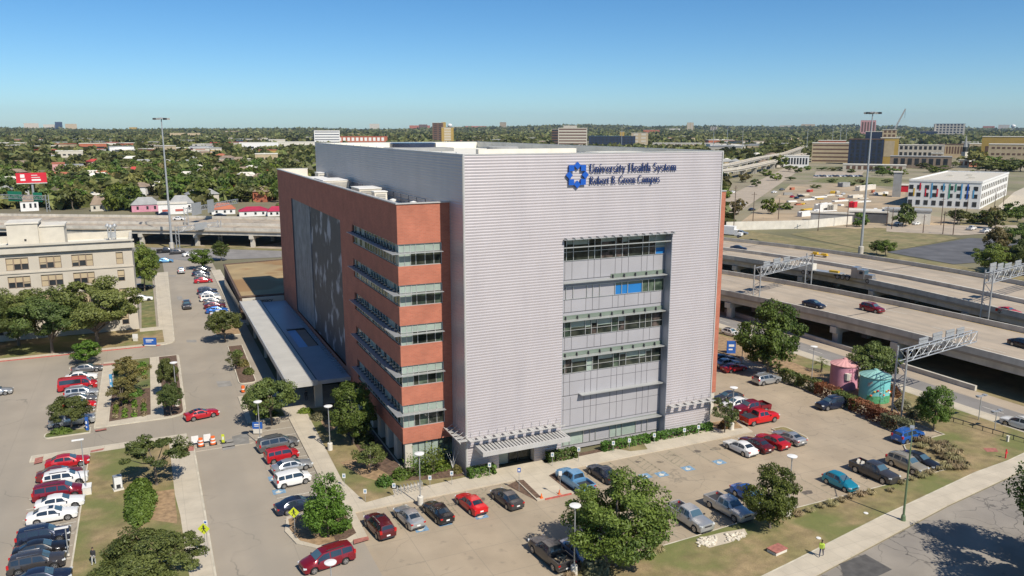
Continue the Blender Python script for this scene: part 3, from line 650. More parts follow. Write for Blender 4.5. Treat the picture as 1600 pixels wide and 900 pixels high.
for t,b in wins:   # reveals
    m.add([(-.95,YF,b),(-.95,YF+.3,b),(-.95,YF+.3,t),(-.95,YF,t)],[(0,1,2,3)]); m.add([(XL,YW,b),(XL+.3,YW,b),(XL+.3,YW,t),(XL,YW,t)],[(0,1,2,3)])
    for z,f in ((t,(0,1,2,3)),(b,(3,2,1,0))):
        m.add([(XL,YF,z),(-.95,YF,z),(-.95,YF+.3,z),(XL,YF+.3,z)],[f]); m.add([(XL,YF+.3,z),(XL+.3,YF+.3,z),(XL+.3,YW,z),(XL,YW,z)],[f])
m.build('brick_wing',M['brick'],T)
m=MB()
for y,z in ((SP[0],SP[2]),): pass
y0,y1,z0,z1=SP
for f in ([(XL,y0,z0),(XL+.35,y0,z0),(XL+.35,y0,z1),(XL,y0,z1)],[(XL,y1,z0),(XL+.35,y1,z0),(XL+.35,y1,z1),(XL,y1,z1)],[(XL,y0,z1),(XL+.35,y0,z1),(XL+.35,y1,z1),(XL,y1,z1)]): m.add(f,[(0,1,2,3)])
m.build('panel_reveal',M['joint'],T)
ys=54.8
B('stone_panel',M['stone'],T,(XL+.30,XL+.36,y0,ys,z0,z1)); B('stone_panel',M['stonelight'],T,(XL+.2,XL+.36,ys,y1,z0,z1))
m=MB(); m.box(XL-.12,.0,YF-.12,YF+.3,ZT,ZT+.12); m.box(XL-.12,XL+.35,YF+.3,YB+.12,ZT,ZT+.12); m.box(XL+.35,0,YB-.3,YB+.12,ZT,ZT+.12); m.build('parapet_cap',M['trim'],T)
B('parapet_wall',M['offwhite'],T,(XL+.06,-.1,YF+.25,YF+.29,ZT-1.4,ZT),(XL+.3,XL+.34,YF+.3,YB-.3,ZT-1.4,ZT),(XL+.35,-.1,YB-.29,YB-.25,ZT-1.4,ZT))
B('wing_roof',M['roofwhite'],T,(XL+.35,-.06,YF+.3,YB-.3,ZT-1.7,ZT-1.4))
# window bands that wrap the corner
for t,b in wins:
    o=MB(); yy=YF+.12; xx=XL+.12
    for z in (b,t-.08): o.box(xx,-.96,yy,yy+.08,z,z+.08); o.box(xx,xx+.08,yy+.08,YW-.01,z,z+.08)
    zt=b+(t-b)*.62
    o.box(xx+.09,-.96,yy,yy+.06,zt,zt+.07); o.box(xx,xx+.06,yy+.09,YW-.01,zt,zt+.07)
    fx=[XL+.12,XL+.75,XL+1.4,XL+2.0,-2.9,-1.9,-1.03]
    for x in fx: o.box(x,x+.07,yy-.01,yy+.09,b+.08,t-.08)
    fy=[YF+1.2+k*1.22 for k in range(16)]
    for y in fy: o.box(xx-.01,xx+.09,y,y+.07,b+.08,t-.08)
    o=o.build('window_band',M['alum'],T)
    r2=random.Random(int(t*10)); 
    for i in range(len(fx)-1):
        for z0_,z1_,up in ((b+.08,zt,0),(zt+.07,t-.08,1)):
            B('pane',M['blind' if (up or i==0 or i==1) else ('pane1' if r2.random()<.55 else 'pane2')],o,(fx[i]+.07,fx[i+1],yy+.05,yy+.055,z0_,z1_))
    e=[YF+.2]+fy+[YW-.02]
    for i in range(len(e)-1):
        B('pane',M[r2.choice(['pane1','pane2','pane2','blind'])],o,(xx+.05,xx+.055,e[i]+.07,e[i+1],b+.08,t-.08))
    B('interior',M['plastic'],T,(XL+.35,-1.0,YF+.35,YW,b-.02,b))
    zs=t-.95
    m=MB(); m.box(XL-.85,XL-.02,YF-.2,YW-.3,zs,zs+.05); m.box(XL-.85,-1.05,YF-.75,YF-.2,zs,zs+.05)
    m.build('sunshade',M['galv'],T)
    for y in fy: B('sunshade_bracket',M['joint'],T,(XL-.3,XL+.1,y,y+.05,zs+.052,zs+.22))
# ground floor of the west wing
B('pier',M['cream'],T,(XL+.25,XL+1.1,YF+.15,YF+.75,.15,ZL))
yk=YF+3.0
k=0
while yk<31: B('pier',M['cream'],T,(XL+.15,XL+.75,yk,yk+1.35,.15,ZL)); yk+=3.55; k+=1
B('ground_glazing',M['pane1'],T,(XL+.8,XL+.85,YF+.5,80,.15,ZL-.02)); 
o=B('storefront',M['darkframe'],T,(XL+1.1,0,YF+.35,YF+.4,.15,.3),(XL+1.1,0,YF+.35,YF+.4,ZL-.12,ZL-.02),*[(x,x+.06,YF+.33,YF+.35,.15,ZL-.1) for x in (-4.84,-4.1,-3.3,-2.5,-1.7,-1.0,-.4)])
for i,x in enumerate((-4.78,-4.04,-3.24,-2.44,-1.64,-.94)): B('pane',M['blind' if i<4 else 'pane2'],o,(x,x+.74 if i<5 else -.02,YF+.41,YF+.42,.3,ZL-.12))
# east wing
m=MB(); XE=37.45
m.add([(W,YF,ZL),(XE,YF,ZL),(XE,YF,ZT),(W,YF,ZT)],[(0,1,2,3)]); m.add([(XE,YF,ZL),(XE,YB,ZL),(XE,YB,ZT),(XE,YF,ZT)],[(0,1,2,3)])
m.add([(W,YB,ZL),(XE,YB,ZL),(XE,YB,ZT),(W,YB,ZT)],[(0,3,2,1)]); m.add([(W,YF,ZL),(XE,YF,ZL),(XE,YB,ZL),(W,YB,ZL)],[(0,3,2,1)]); m.add([(W,YF,ZT-1),(XE,YF,ZT-1),(XE,YB,ZT-1),(W,YB,ZT-1)],[(0,1,2,3)])
m.build('brick_wing',M['brick'],T)
B('parapet_cap',M['trim'],T,(W+.05,XE+.1,YF-.1,YF+.3,ZT,ZT+.1),(XE-.3,XE+.1,YF+.3,YB,ZT,ZT+.1))
B('ground_glazing',M['pane1'],T,(W+.05,XE-.6,YF+.6,YF+.65,.0,ZL)); 
for y in (YF+.1,YF+6,YF+12,YF+18,YF+24): B('pier',M['cream'],T,(XE-.6,XE-.1,y,y+.6,.0,ZL))
# roof-top units on the west wing
def unit(name,x0,x1,y0,y1,z,h,lab,mt='offwhite'):
    t=empty(name,((x0+x1)/2,(y0+y1)/2,z),0,lab,'rooftop unit','rooftop units on the brick wing')
    a,b=(x1-x0)/2,(y1-y0)/2
    B('casing',M[mt],t,(-a,a,-b,b,0,h)); B('top_cover',M['white'],t,(-a-.08,a+.08,-b-.08,b+.08,h,h+.1))
    m=MB()
    for k in range(5): m.box(-a+.2,a-.2,-b-.06,-b-.01,.25+k*(h-.4)/5,.33+k*(h-.4)/5)
    m.build('louvre',M['greyroof'],t); return t
zr=ZT-1.4
unit('rooftop_unit',-4.9,-1.0,46.5,53,zr,1.35,'largest white rooftop unit midway along the brick wing roof')
unit('rooftop_unit',-4.2,-1.2,27,31.5,zr,1.4,'open sided cream rooftop unit before the blue rail on the brick wing','cream')
unit('rooftop_unit',-3.9,-2.3,20.5,22,zr,1.45,'narrow upright white rooftop unit nearest the front of the brick wing')
unit('rooftop_unit',-4.8,-2.0,58,62,zr,1.1,'low white rooftop unit at the far end of the brick wing')
unit('rooftop_unit',-2.2,-.8,64,67,zr,1.6,'tall white rooftop unit against the metal wall at the far end')
m=MB()
for k in range(14): m.tube((-.8,10+k*3.2,zr),(-.8,10+k*3.2,zr+1.3),.04)
m.tube((-.8,10,zr+1.3),(-.8,51.6,zr+1.3),.05); m.tube((-.8,10,zr+.7),(-.8,51.6,zr+.7),.04); o=m.build('roof_railing',M['bluegl'],None); tag(o,'blue pipe railing along the foot of the metal wall on the wing roof','railing')
for k,(x,y) in enumerate(((-3.6,13.5),(-2.4,9.5))):
    t=MB().lathe([(.12,0),(.12,.8),(.35,.9),(.4,1.1),(.1,1.2)],12).build('roof_fan',M['white'],None,(x,y,zr)); tag(t,['white roof exhaust fan in front of the upright unit','white roof exhaust fan closest to the front brick parapet'][k],'exhaust fan')
# drop-off canopy
M['skyc']=mat('sky_panel',(.30,.48,.72),.5,var=0); M['canopymetal']=mat('canopy_metal',(.50,.48,.43),.6,.1,var=.06,scale=.4); over(M['canopymetal'],f_grid(200,1.2,.06,.35),(.30,.29,.27)); M['brownview']=mat('brown_view',(.35,.22,.16),.8,var=.1)
C=empty('entrance_porte_cochere',(-10,55,0),0,'long white drop off canopy running beside the brick wing over the driveway','canopy')
def cb(name,mt,*bx):
    m=MB()
    for b in bx: m.box(b[0]+10,b[1]+10,b[2]-55,b[3]-55,b[4],b[5])
    return m.build(name,mt,C)
cb('canopy_roof',M['canopymetal'],(-14.6,-10.95,27.5,84,4.25,4.45))
cb('canopy_roof',M['jamb'],(-10.75,XL-.1,28.5,47,3.75,3.9),(-10.75,XL-.1,60,84,3.75,3.9),(-10.75,-9.8,47,60,3.75,3.9),(-6.6,XL-.1,47,60,3.75,3.9))
cb('opening_view_panel',M['skyc'],(-9.8,-8.2,47,60,3.5,3.55)); cb('opening_view_panel',M['brownview'],(-8.2,-6.6,47,60,3.45,3.5))  # panels added in the roof opening, colours painted as the bright view through it
cb('gutter',M['darkframe'],(-10.94,-10.76,27.5,84,3.9,4.4))
cb('fascia',M['trim'],(-14.8,-14.61,27.3,84,3.75,4.55),(-14.61,-10.76,27.3,27.49,3.75,4.5),(-10.75,XL-.1,28.3,28.49,3.5,4.0))
cb('soffit',M['greyroof'],(-14.6,-10.95,27.5,84,3.9,4.0))
for _c in [(-10.9,-9.9,y,y+.8,0,3.74) for y in (29,43,57,71,82)]+[(-13.9,-13.5,y,y+.4,0,3.88) for y in (43,57,71,82)]: cb('column',M['cream'],_c)
m=MB()
for k in range(36): m.box(XL-.9+10,XL-.12+10,31+k*1.2-55,31.12+k*1.2-55,4.0,4.12)
m.build('fin',M['jamb'],C)

# wall sign: emblem and serif lettering
S=empty('wall_sign',(13.2,-.1,33),0,'blue star emblem and serif lettering reading University Health System Robert B. Green Campus','sign')
c=Vector((13.27,0,32.72)); sz=.30
for k in range(8):
    an=k*math.pi/4; cc=Vector((c.x+1.0*math.cos(an),0,c.z+1.02*math.sin(an)))
    if k%2: cc=Vector((c.x+.74*math.copysign(1,math.cos(an)),0,c.z+.76*math.copysign(1,math.sin(an))))
    m=MB(); Mx=Matrix.Translation((cc.x-13.2,-.06,cc.z-33))@Matrix.Rotation(math.pi/4 if k%2==0 else 0,4,'Y')
    s=sz if k%2==0 else .32
    m.box(-s,s,-.14,.05,-s,s,Mx); m.build('emblem_tile',M['logoblue'],S)
# stroke glyphs, cap height 1, x height .66: list of strokes (points, width)
TK,TN=.155,.065
def arc(cx,cy,rx,ry,a0,a1,n=10): return [(cx+rx*math.cos(R(a0+(a1-a0)*i/n)),cy+ry*math.sin(R(a0+(a1-a0)*i/n))) for i in range(n+1)]
def sf(x,y,w=.2): return ([(x-w,y),(x+w,y)],'n')
GL={
'U':(.86,[([(.2,1),(.2,.35)],'k'),(arc(.45,.32,.25,.30,180,360),'a'),([(.7,.35),(.7,1)],'t'),sf(.2,.97),sf(.7,.97,.15)]),
'n':(.74,[([(.17,0),(.17,.64)],'k'),(arc(.37,.42,.18,.2,150,0),'a'),([(.55,.42),(.55,0)],'k'),sf(.17,.03),sf(.55,.03),([(.03,.63),(.2,.63)],'n')]),
'i':(.38,[([(.18,0),(.18,.64)],'k'),([(.18,.84),(.18,.98)],'k'),sf(.18,.03),([(.03,.63),(.2,.63)],'n')]),
'v':(.66,[([(.1,.64),(.33,.03)],'k'),([(.33,.03),(.55,.64)],'t'),sf(.1,.63,.12),sf(.55,.63,.1)]),
'e':(.62,[(arc(.32,.32,.22,.29,10,320,14),'a'),([(.12,.36),(.52,.36)],'n')]),
'r':(.50,[([(.17,0),(.17,.64)],'k'),(arc(.36,.42,.17,.18,150,50),'a'),sf(.17,.03),([(.03,.63),(.2,.63)],'n')]),
's':(.52,[(arc(.26,.47,.16,.15,40,270,9)+arc(.26,.17,.17,.15,90,-140,9),'a')]),
't':(.44,[([(.2,.82),(.2,.12)],'k'),(arc(.31,.14,.11,.11,180,300,5),'a'),([(.05,.62),(.38,.62)],'n')]),
'y':(.66,[([(.1,.64),(.34,.03)],'k'),([(.56,.64),(.3,-.12),(.16,-.24)],'t'),sf(.1,.63,.12),sf(.56,.63,.1)]),
'H':(.96,[([(.2,0),(.2,1)],'k'),([(.76,0),(.76,1)],'k'),([(.2,.5),(.76,.5)],'n'),sf(.2,.03),sf(.2,.97),sf(.76,.03),sf(.76,.97)]),
'a':(.62,[([(.47,.45),(.47,.05)],'k'),(arc(.31,.45,.16,.17,0,150,7),'a'),(arc(.28,.17,.17,.15,60,310,10),'a'),([(.47,.04),(.58,.04)],'n')]),
'l':(.38,[([(.18,0),(.18,1)],'k'),sf(.18,.03),([(.03,.98),(.2,.98)],'n')]),
'h':(.74,[([(.17,0),(.17,1)],'k'),(arc(.37,.42,.18,.2,150,0),'a'),([(.55,.42),(.55,0)],'k'),sf(.17,.03),sf(.55,.03),([(.03,.98),(.2,.98)],'n')]),
'S':(.66,[(arc(.33,.73,.22,.24,35,270,10)+arc(.33,.27,.23,.24,90,-145,10),'a')]),
'm':(1.08,[([(.17,0),(.17,.64)],'k'),(arc(.35,.42,.17,.2,150,0),'a'),([(.52,.42),(.52,0)],'k'),(arc(.70,.42,.17,.2,150,0),'a'),([(.87,.42),(.87,0)],'k'),sf(.17,.03,.14),sf(.52,.03,.14),sf(.87,.03,.14)]),
'R':(.84,[([(.2,0),(.2,1)],'k'),([(.2,.96),(.42,.96)]+arc(.42,.73,.22,.23,90,-90,8)+[(.2,.5)],'a'),([(.4,.5),(.72,.02)],'k'),sf(.2,.03),([(.04,.97),(.4,.97)],'n')]),
'o':(.66,[(arc(.33,.32,.23,.29,0,360,16),'a')]),
'b':(.70,[([(.17,0),(.17,1)],'k'),(arc(.36,.32,.21,.29,140,-140,12),'a'),([(.03,.98),(.2,.98)],'n')]),
'B':(.80,[([(.2,0),(.2,1)],'k'),([(.2,.96),(.4,.96)]+arc(.4,.75,.2,.21,90,-90,7)+[(.2,.53)],'a'),([(.2,.53),(.42,.53)]+arc(.42,.28,.23,.25,90,-90,7)+[(.2,.03)],'a'),([(.04,.97),(.3,.97)],'n'),([(.04,.03),(.3,.03)],'n')]),
'.':(.30,[([(.13,.0),(.13,.15)],'k')]),
'G':(.90,[(arc(.46,.5,.34,.47,45,330,16),'a'),([(.74,.42),(.74,.1)],'k'),sf(.72,.44,.16)]),
'C':(.82,[(arc(.46,.5,.34,.47,50,310,16),'a')]),
'p':(.70,[([(.17,-.28),(.17,.64)],'k'),(arc(.36,.32,.21,.29,140,-140,12),'a'),sf(.17,-.27),([(.03,.63),(.2,.63)],'n')]),
'u':(.74,[([(.17,.64),(.17,.2)],'k'),(arc(.35,.22,.18,.2,180,340),'a'),([(.55,.64),(.55,0)],'k'),([(.03,.63),(.2,.63)],'n'),([(.42,.63),(.58,.63)],'n'),([(.55,.03),(.68,.03)],'n')]),
' ':(.36,[])}
def stroke(m,pts,kind,ox,oz,s,y0,dep):
    for i in range(len(pts)-1):
        a=Vector(pts[i]); b=Vector(pts[i+1]); d=b-a
        if d.length<1e-5: continue
        d.normalize(); w={'k':TK,'t':TN*1.2,'n':TN,'a':TN+(TK-TN)*.85*abs(d.y)**1.5}[kind]
        n=Vector((-d.y,d.x))*w/2; e=d*(w*.18 if kind=='a' else 0); q=[a-n-e,b-n+e,b+n+e,a+n-e]
        yy=y0-.0011*(i%6)-(.008 if kind=='n' else 0)
        vs=[(ox+p.x*s,yy,oz+p.y*s) for p in q]+[(ox+p.x*s,yy+dep,oz+p.y*s) for p in q]
        m.add(vs,[(0,1,2,3),(7,6,5,4),(0,4,5,1),(1,5,6,2),(2,6,7,3),(3,7,4,0)])
def lettering(txt,x0,x1,z,s,mt):
    tw=sum(GL[c][0] for c in txt); sx=(x1-x0)/tw; x=x0; m=MB()
    for ci,ch in enumerate(txt):
        g=GL[ch]
        for si_,(pts,kd) in enumerate(g[1]): stroke(m,[(p[0]*sx/s,p[1]) for p in pts],kd,x-13.2,z-33,s,-.085-.0004*((ci*7+si_)%9),.03)
        x+=g[0]*sx
    return m.build('lettering',mt,S)
lettering('University Health System',14.8,26.5,32.93,.96,M['letterblue'])
lettering('Robert B. Green Campus',14.85,24.2,31.66,.85,M['letterblue'])

# oil stains in the bays
sr=random.Random(9); k=0
for (x0,x1,y0,y1,n,hor) in ((9,40,-6.2,-4.8,11,0),(4,50,-20,-18.4,16,0),(54.5,57,-12,30,13,1),(-11,3,-6.5,-5,5,0),(-42,-40,-14,22,9,1),(-42,-40,36,60,5,1),(-19,-16,0,26,7,1)):
    for i in range(n):
        t=(i+.5+sr.uniform(-.15,.15))/n; cx=x0+(x1-x0)*(t if not hor else sr.random()); cy=y0+(y1-y0)*(sr.random() if not hor else t); r=sr.uniform(.22,.55)
        pts=[(cx+r*math.cos(a*.628)*sr.uniform(.6,1.2)*(1.5 if not hor else .9),cy+r*math.sin(a*.628)*sr.uniform(.6,1.2)) for a in range(10)]
        sheet('oil_stain',pts,.0035 if k%2 else .005,M['stain' if i%3 else 'stain2']); k+=1
# ------------------------------------------------------------------ vehicles
CS=.93
PAINT={}
def paint(n,c,metal=.3,rough=.32):
    m=bpy.data.materials.new(n); m.use_nodes=True; b=m.node_tree.nodes['Principled BSDF']; b.inputs['Base Color'].default_value=(*c,1); b.inputs['Metallic'].default_value=metal; b.inputs['Roughness'].default_value=rough; b.inputs['Coat Weight'].default_value=.6; b.inputs['Coat Roughness'].default_value=.06; return m
for n,c,me in [('white',(.72,.71,.68),0),('red',(.42,.012,.018),.15),('darkred',(.20,.008,.018),.25),('wine',(.11,.012,.018),.3),('silver',(.46,.47,.47),.6),('grey',(.17,.17,.17),.5),('darkgrey',(.065,.06,.06),.4),('black',(.018,.017,.018),.3),('navy',(.02,.028,.055),.35),('blue',(.02,.11,.40),.35),('skyblue',(.14,.33,.55),.4),('teal',(.02,.26,.36),.4),('tan',(.38,.33,.24),.4),('paleblue',(.34,.40,.50),.5),('brownred',(.16,.03,.03),.3),('brightred',(.55,.008,.01),.1)]:
    PAINT[n]=paint('paint_'+n,c,me)
KEYS=('x','zb','wm','zs','ws','zt','wt')
# x, sill z, max half width, shoulder z, shoulder half width, top z, top half width   (front is +x)
SHAPES={
'sedan':dict(st=[(2.38,.28,.62,.58,.60,.62,.50),(2.30,.24,.80,.64,.78,.72,.60),(1.95,.20,.88,.72,.85,.82,.66),(1.35,.20,.91,.82,.86,.93,.66),(.98,.20,.91,.86,.85,.98,.68),(.20,.20,.92,.90,.84,1.38,.58),(-.45,.20,.92,.92,.84,1.45,.60),(-1.10,.20,.92,.94,.84,1.38,.57),(-1.78,.20,.91,.95,.84,1.06,.66),(-2.15,.22,.88,.94,.82,1.02,.66),(-2.34,.26,.82,.86,.78,.92,.62),(-2.40,.32,.72,.70,.70,.74,.56)],wh=(1.45,-1.38),r=.335,ws=(.98,.20),rw=(-1.10,-1.78),side=[(.72,-.28),(-.38,-1.35)],q=None,L=2.38),
'hatch':dict(st=[(2.02,.28,.60,.58,.58,.64,.48),(1.94,.24,.76,.66,.74,.76,.58),(1.60,.20,.84,.76,.80,.90,.62),(1.10,.20,.86,.88,.80,1.04,.64),(.88,.20,.86,.92,.80,1.08,.66),(.15,.20,.87,.94,.80,1.48,.56),(-.5,.20,.87,.96,.80,1.52,.57),(-1.25,.20,.87,.99,.80,1.46,.54),(-1.75,.22,.85,1.0,.79,1.12,.62),(-1.92,.26,.82,.92,.76,.98,.60),(-2.0,.34,.72,.72,.70,.76,.56)],wh=(1.28,-1.24),r=.31,ws=(.88,.15),rw=(-1.28,-1.75),side=[(.66,-.25),(-.35,-1.2)],q=(-1.27,-1.5),L=2.02),
'suv':dict(st=[(2.38,.36,.66,.74,.64,.80,.54),(2.30,.30,.84,.84,.82,.94,.64),(1.95,.26,.92,.92,.88,1.04,.68),(1.35,.26,.95,1.0,.88,1.12,.68),(1.12,.26,.95,1.02,.88,1.15,.70),(.45,.26,.95,1.04,.87,1.62,.62),(-.4,.26,.95,1.06,.87,1.70,.64),(-1.5,.26,.95,1.09,.87,1.66,.62),(-2.05,.28,.94,1.10,.86,1.56,.60),(-2.28,.32,.90,1.05,.84,1.12,.72),(-2.36,.38,.84,.80,.80,.86,.66)],wh=(1.45,-1.42),r=.37,ws=(1.12,.45),rw=(-2.05,-2.27),side=[(.88,-.22),(-.34,-1.25)],q=(-1.36,-1.98),L=2.38,rails=1),
'boxy':dict(st=[(2.02,.30,.66,.70,.64,.78,.54),(1.95,.26,.80,.80,.79,.92,.62),(1.60,.22,.86,.90,.83,1.02,.66),(1.25,.22,.88,.96,.83,1.08,.68),(.75,.22,.88,1.0,.82,1.56,.62),(0,.22,.88,1.02,.82,1.62,.64),(-1.4,.22,.88,1.03,.82,1.60,.62),(-1.82,.24,.87,1.03,.82,1.54,.60),(-1.95,.28,.85,1.0,.80,1.08,.70),(-2.0,.34,.80,.74,.78,.8,.66)],wh=(1.28,-1.24),r=.33,ws=(1.25,.75),rw=(-1.82,-1.95),side=[(1.05,-.1),(-.2,-1.0)],q=(-1.1,-1.75),L=2.02),
'minivan':dict(st=[(2.55,.32,.66,.64,.64,.70,.54),(2.46,.26,.86,.74,.84,.86,.64),(2.1,.22,.94,.86,.90,1.0,.70),(1.65,.22,.97,.98,.90,1.12,.72),(1.40,.22,.97,1.0,.90,1.16,.74),(.62,.22,.98,1.03,.89,1.66,.64),(-.3,.22,.98,1.04,.89,1.74,.66),(-1.7,.22,.98,1.06,.89,1.71,.64),(-2.3,.24,.96,1.08,.88,1.62,.62),(-2.5,.28,.93,1.04,.86,1.12,.74),(-2.56,.34,.86,.78,.82,.84,.68)],wh=(1.6,-1.48),r=.35,ws=(1.40,.62),rw=(-2.3,-2.49),side=[(1.12,.02),(-.1,-1.15)],q=(-1.25,-2.22),L=2.55,rails=1),
'van':dict(st=[(2.75,.34,.72,.78,.70,.84,.60),(2.66,.28,.92,.90,.90,1.0,.68),(2.2,.24,.99,1.02,.94,1.12,.74),(1.9,.24,1.0,1.06,.94,1.2,.78),(1.25,.24,1.0,1.10,.93,1.88,.72),(.4,.24,1.0,1.12,.93,2.02,.76),(-2.3,.24,1.0,1.12,.93,2.02,.76),(-2.68,.26,.99,1.12,.93,1.94,.74),(-2.76,.30,.98,1.0,.92,1.2,.84),(-2.8,.36,.92,.8,.86,.84,.76)],wh=(1.75,-1.6),r=.37,ws=(1.9,1.25),rw=(-2.68,-2.76),side=[(1.62,.62)],q=(.5,-2.5),L=2.75),
'pickup':dict(st=[(2.85,.44,.74,.86,.72,.92,.62),(2.78,.36,.93,1.0,.91,1.08,.70),(2.35,.34,.98,1.08,.93,1.18,.74),(1.65,.34,1.0,1.14,.93,1.24,.74),(1.32,.34,1.0,1.16,.93,1.28,.76),(.66,.34,1.0,1.17,.92,1.80,.66),(0,.34,1.0,1.18,.92,1.86,.68),(-.72,.34,1.0,1.18,.92,1.82,.66),(-.95,.34,1.0,1.16,.93,1.22,.80),(-1.0,.34,1.0,.80,.97,.84,.85),(-2.80,.36,1.0,.80,.97,.84,.85),(-2.86,.42,.94,.74,.92,.80,.84)],wh=(1.85,-1.85),r=.40,ws=(1.32,.66),rw=(-.72,-.94),side=[(1.05,.12),(.02,-.62)],q=None,L=2.85,bed=(-1.0,-2.82)),
'coupe':dict(st=[(2.30,.26,.62,.54,.60,.60,.50),(2.20,.22,.82,.62,.80,.72,.60),(1.85,.18,.90,.72,.86,.84,.66),(1.15,.18,.92,.82,.86,.94,.66),(.70,.18,.92,.86,.85,.98,.68),(-.05,.18,.92,.88,.83,1.30,.56),(-.55,.18,.92,.90,.83,1.34,.56),(-1.05,.18,.93,.93,.84,1.26,.54),(-1.72,.18,.94,.96,.86,1.02,.64),(-2.15,.22,.90,.94,.84,.99,.64),(-2.32,.28,.80,.78,.76,.84,.58)],wh=(1.38,-1.35),r=.34,ws=(.70,-.05),rw=(-1.05,-1.72),side=[(.48,-.75)],q=(-.82,-1.25),L=2.30),
}
def interp(st,x):
    for i in range(len(st)-1):
        if st[i][0]>=x>=st[i+1][0]:
            t=(st[i][0]-x)/max(1e-6,st[i][0]-st[i+1][0]); return [st[i][k]*(1-t)+st[i+1][k]*t for k in range(7)]
    return list(st[0] if x>st[0][0] else st[-1])
def body_mesh(kind):
    S=SHAPES[kind]; st=[list(s) for s in S['st']]; r=S['r']*1.16; xs={round(s[0],3) for s in st}
    for wx in S['wh']:
        for k in range(9): xs.add(round(wx+r*math.cos(math.pi*k/8),3))
    xs=sorted(xs,reverse=True); m=MB(); rings=[]
    for x in xs:
        p=interp(st,x); zb=p[1]
        for wx in S['wh']:
            if abs(x-wx)<=r+.001: zb=max(zb,S['r']+math.sqrt(max(0,r*r-(x-wx)**2))-.0)
        zb=min(zb,p[3]-.06); zmid=max(zb+.02,(p[1]+p[3])*.55)
        zmid=min(zmid,p[3]-.02)
        zt=p[5]; ring=[(-p[2]*.96,zb),(-p[2],zmid),(-p[4],p[3]),(-p[6],zt),(-p[6]*.5,zt+.035),(0,zt+.045),(p[6]*.5,zt+.035),(p[6],zt),(p[4],p[3]),(p[2],zmid),(p[2]*.96,zb)]
        rings.append([(x,y,z) for y,z in ring])
    n=11; vs=[v for rg in rings for v in rg]; fs=[]
    for i in range(len(rings)-1):
        for j in range(n-1): fs.append((i*n+j,i*n+j+1,(i+1)*n+j+1,(i+1)*n+j))
        fs.append((i*n+n-1,i*n,(i+1)*n,(i+1)*n+n-1))
    fs.append(tuple(range(n-1,-1,-1))); fs.append(tuple((len(rings)-1)*n+j for j in range(n)))
    m.add(vs,fs); me=m.mesh(kind+'_body',[PAINT['white']]); 
    bm=bmesh.new(); bm.from_mesh(me); bmesh.ops.recalc_face_normals(bm,faces=bm.faces[:]); bm.to_mesh(me); bm.free()
    me.polygons.foreach_set('use_smooth',[True]*len(me.polygons)); me.set_sharp_from_angle(angle=R(32)); return me
def grid_patch(fn,nu,nv,off):
    m=MB(); vs=[]
    for i in range(nu+1):
        for j in range(nv+1):
            u,v=i/nu,j/nv; p=Vector(fn(u,v)); e=.01
            a=Vector(fn(min(1,u+e),v))-Vector(fn(max(0,u-e),v)); b=Vector(fn(u,min(1,v+e)))-Vector(fn(u,max(0,v-e))); nn=a.cross(b)
            if nn.length>0: nn.normalize()
            if nn.z<-.01: nn=-nn
            vs.append(p+nn*off)
    fs=[(i*(nv+1)+j,(i+1)*(nv+1)+j,(i+1)*(nv+1)+j+1,i*(nv+1)+j+1) for i in range(nu) for j in range(nv)]
    m.add(vs,fs); return m
CARPROTO={}
def wheel_meshes(r,wd=.22):
    t=MB(); pr=[(r*.62,-wd/2),(r*.93,-wd/2),(r,-wd/2+.05),(r,wd/2-.05),(r*.93,wd/2),(r*.62,wd/2)]
    def sp(mb,prof,n=18):
        vs=[(q*math.cos(2*math.pi*i/n),z,q*math.sin(2*math.pi*i/n)) for q,z in prof for i in range(n)]; k=len(prof)
        mb.add(vs,[(j*n+i,(j+1)*n+i,(j+1)*n+(i+1)%n,j*n+(i+1)%n) for j in range(k-1) for i in range(n)]+[tuple(range(n)),tuple(range(k*n-1,(k-1)*n-1,-1))])
    sp(t,pr); 
    for s in (-1,1):
        pass
    rm=MB()
    for s in (-1,1):
        y=s*(wd/2+.004)
        for k in range(5):
            a=2*math.pi*k/5; c,s_=math.cos(a),math.sin(a); w_=.16*r
            q=[(r*.12,-w_*.7),(r*.62,-w_),(r*.62,w_),(r*.12,w_*.7)]
            vs=[(u*c-v*s_,y+s*.01,u*s_+v*c) for u,v in q]; rm.add(vs,[(0,1,2,3) if s<0 else (3,2,1,0)])
        n=18; o=[(math.cos(2*math.pi*i/n),math.sin(2*math.pi*i/n)) for i in range(n)]
        vs=[(r*.66*a,y+s*.012,r*.66*b) for a,b in o]+[(r*.54*a,y+s*.012,r*.54*b) for a,b in o]
        rm.add(vs,[(i,(i+1)%n,(i+1)%n+n,i+n) for i in range(n)])
        vs=[(r*.16*a,y+s*.014,r*.16*b) for a,b in o]; rm.add(vs,[tuple(range(n))])
    return t.mesh('tyre',[M['black']]),rm.mesh('rim',[M['rim']])
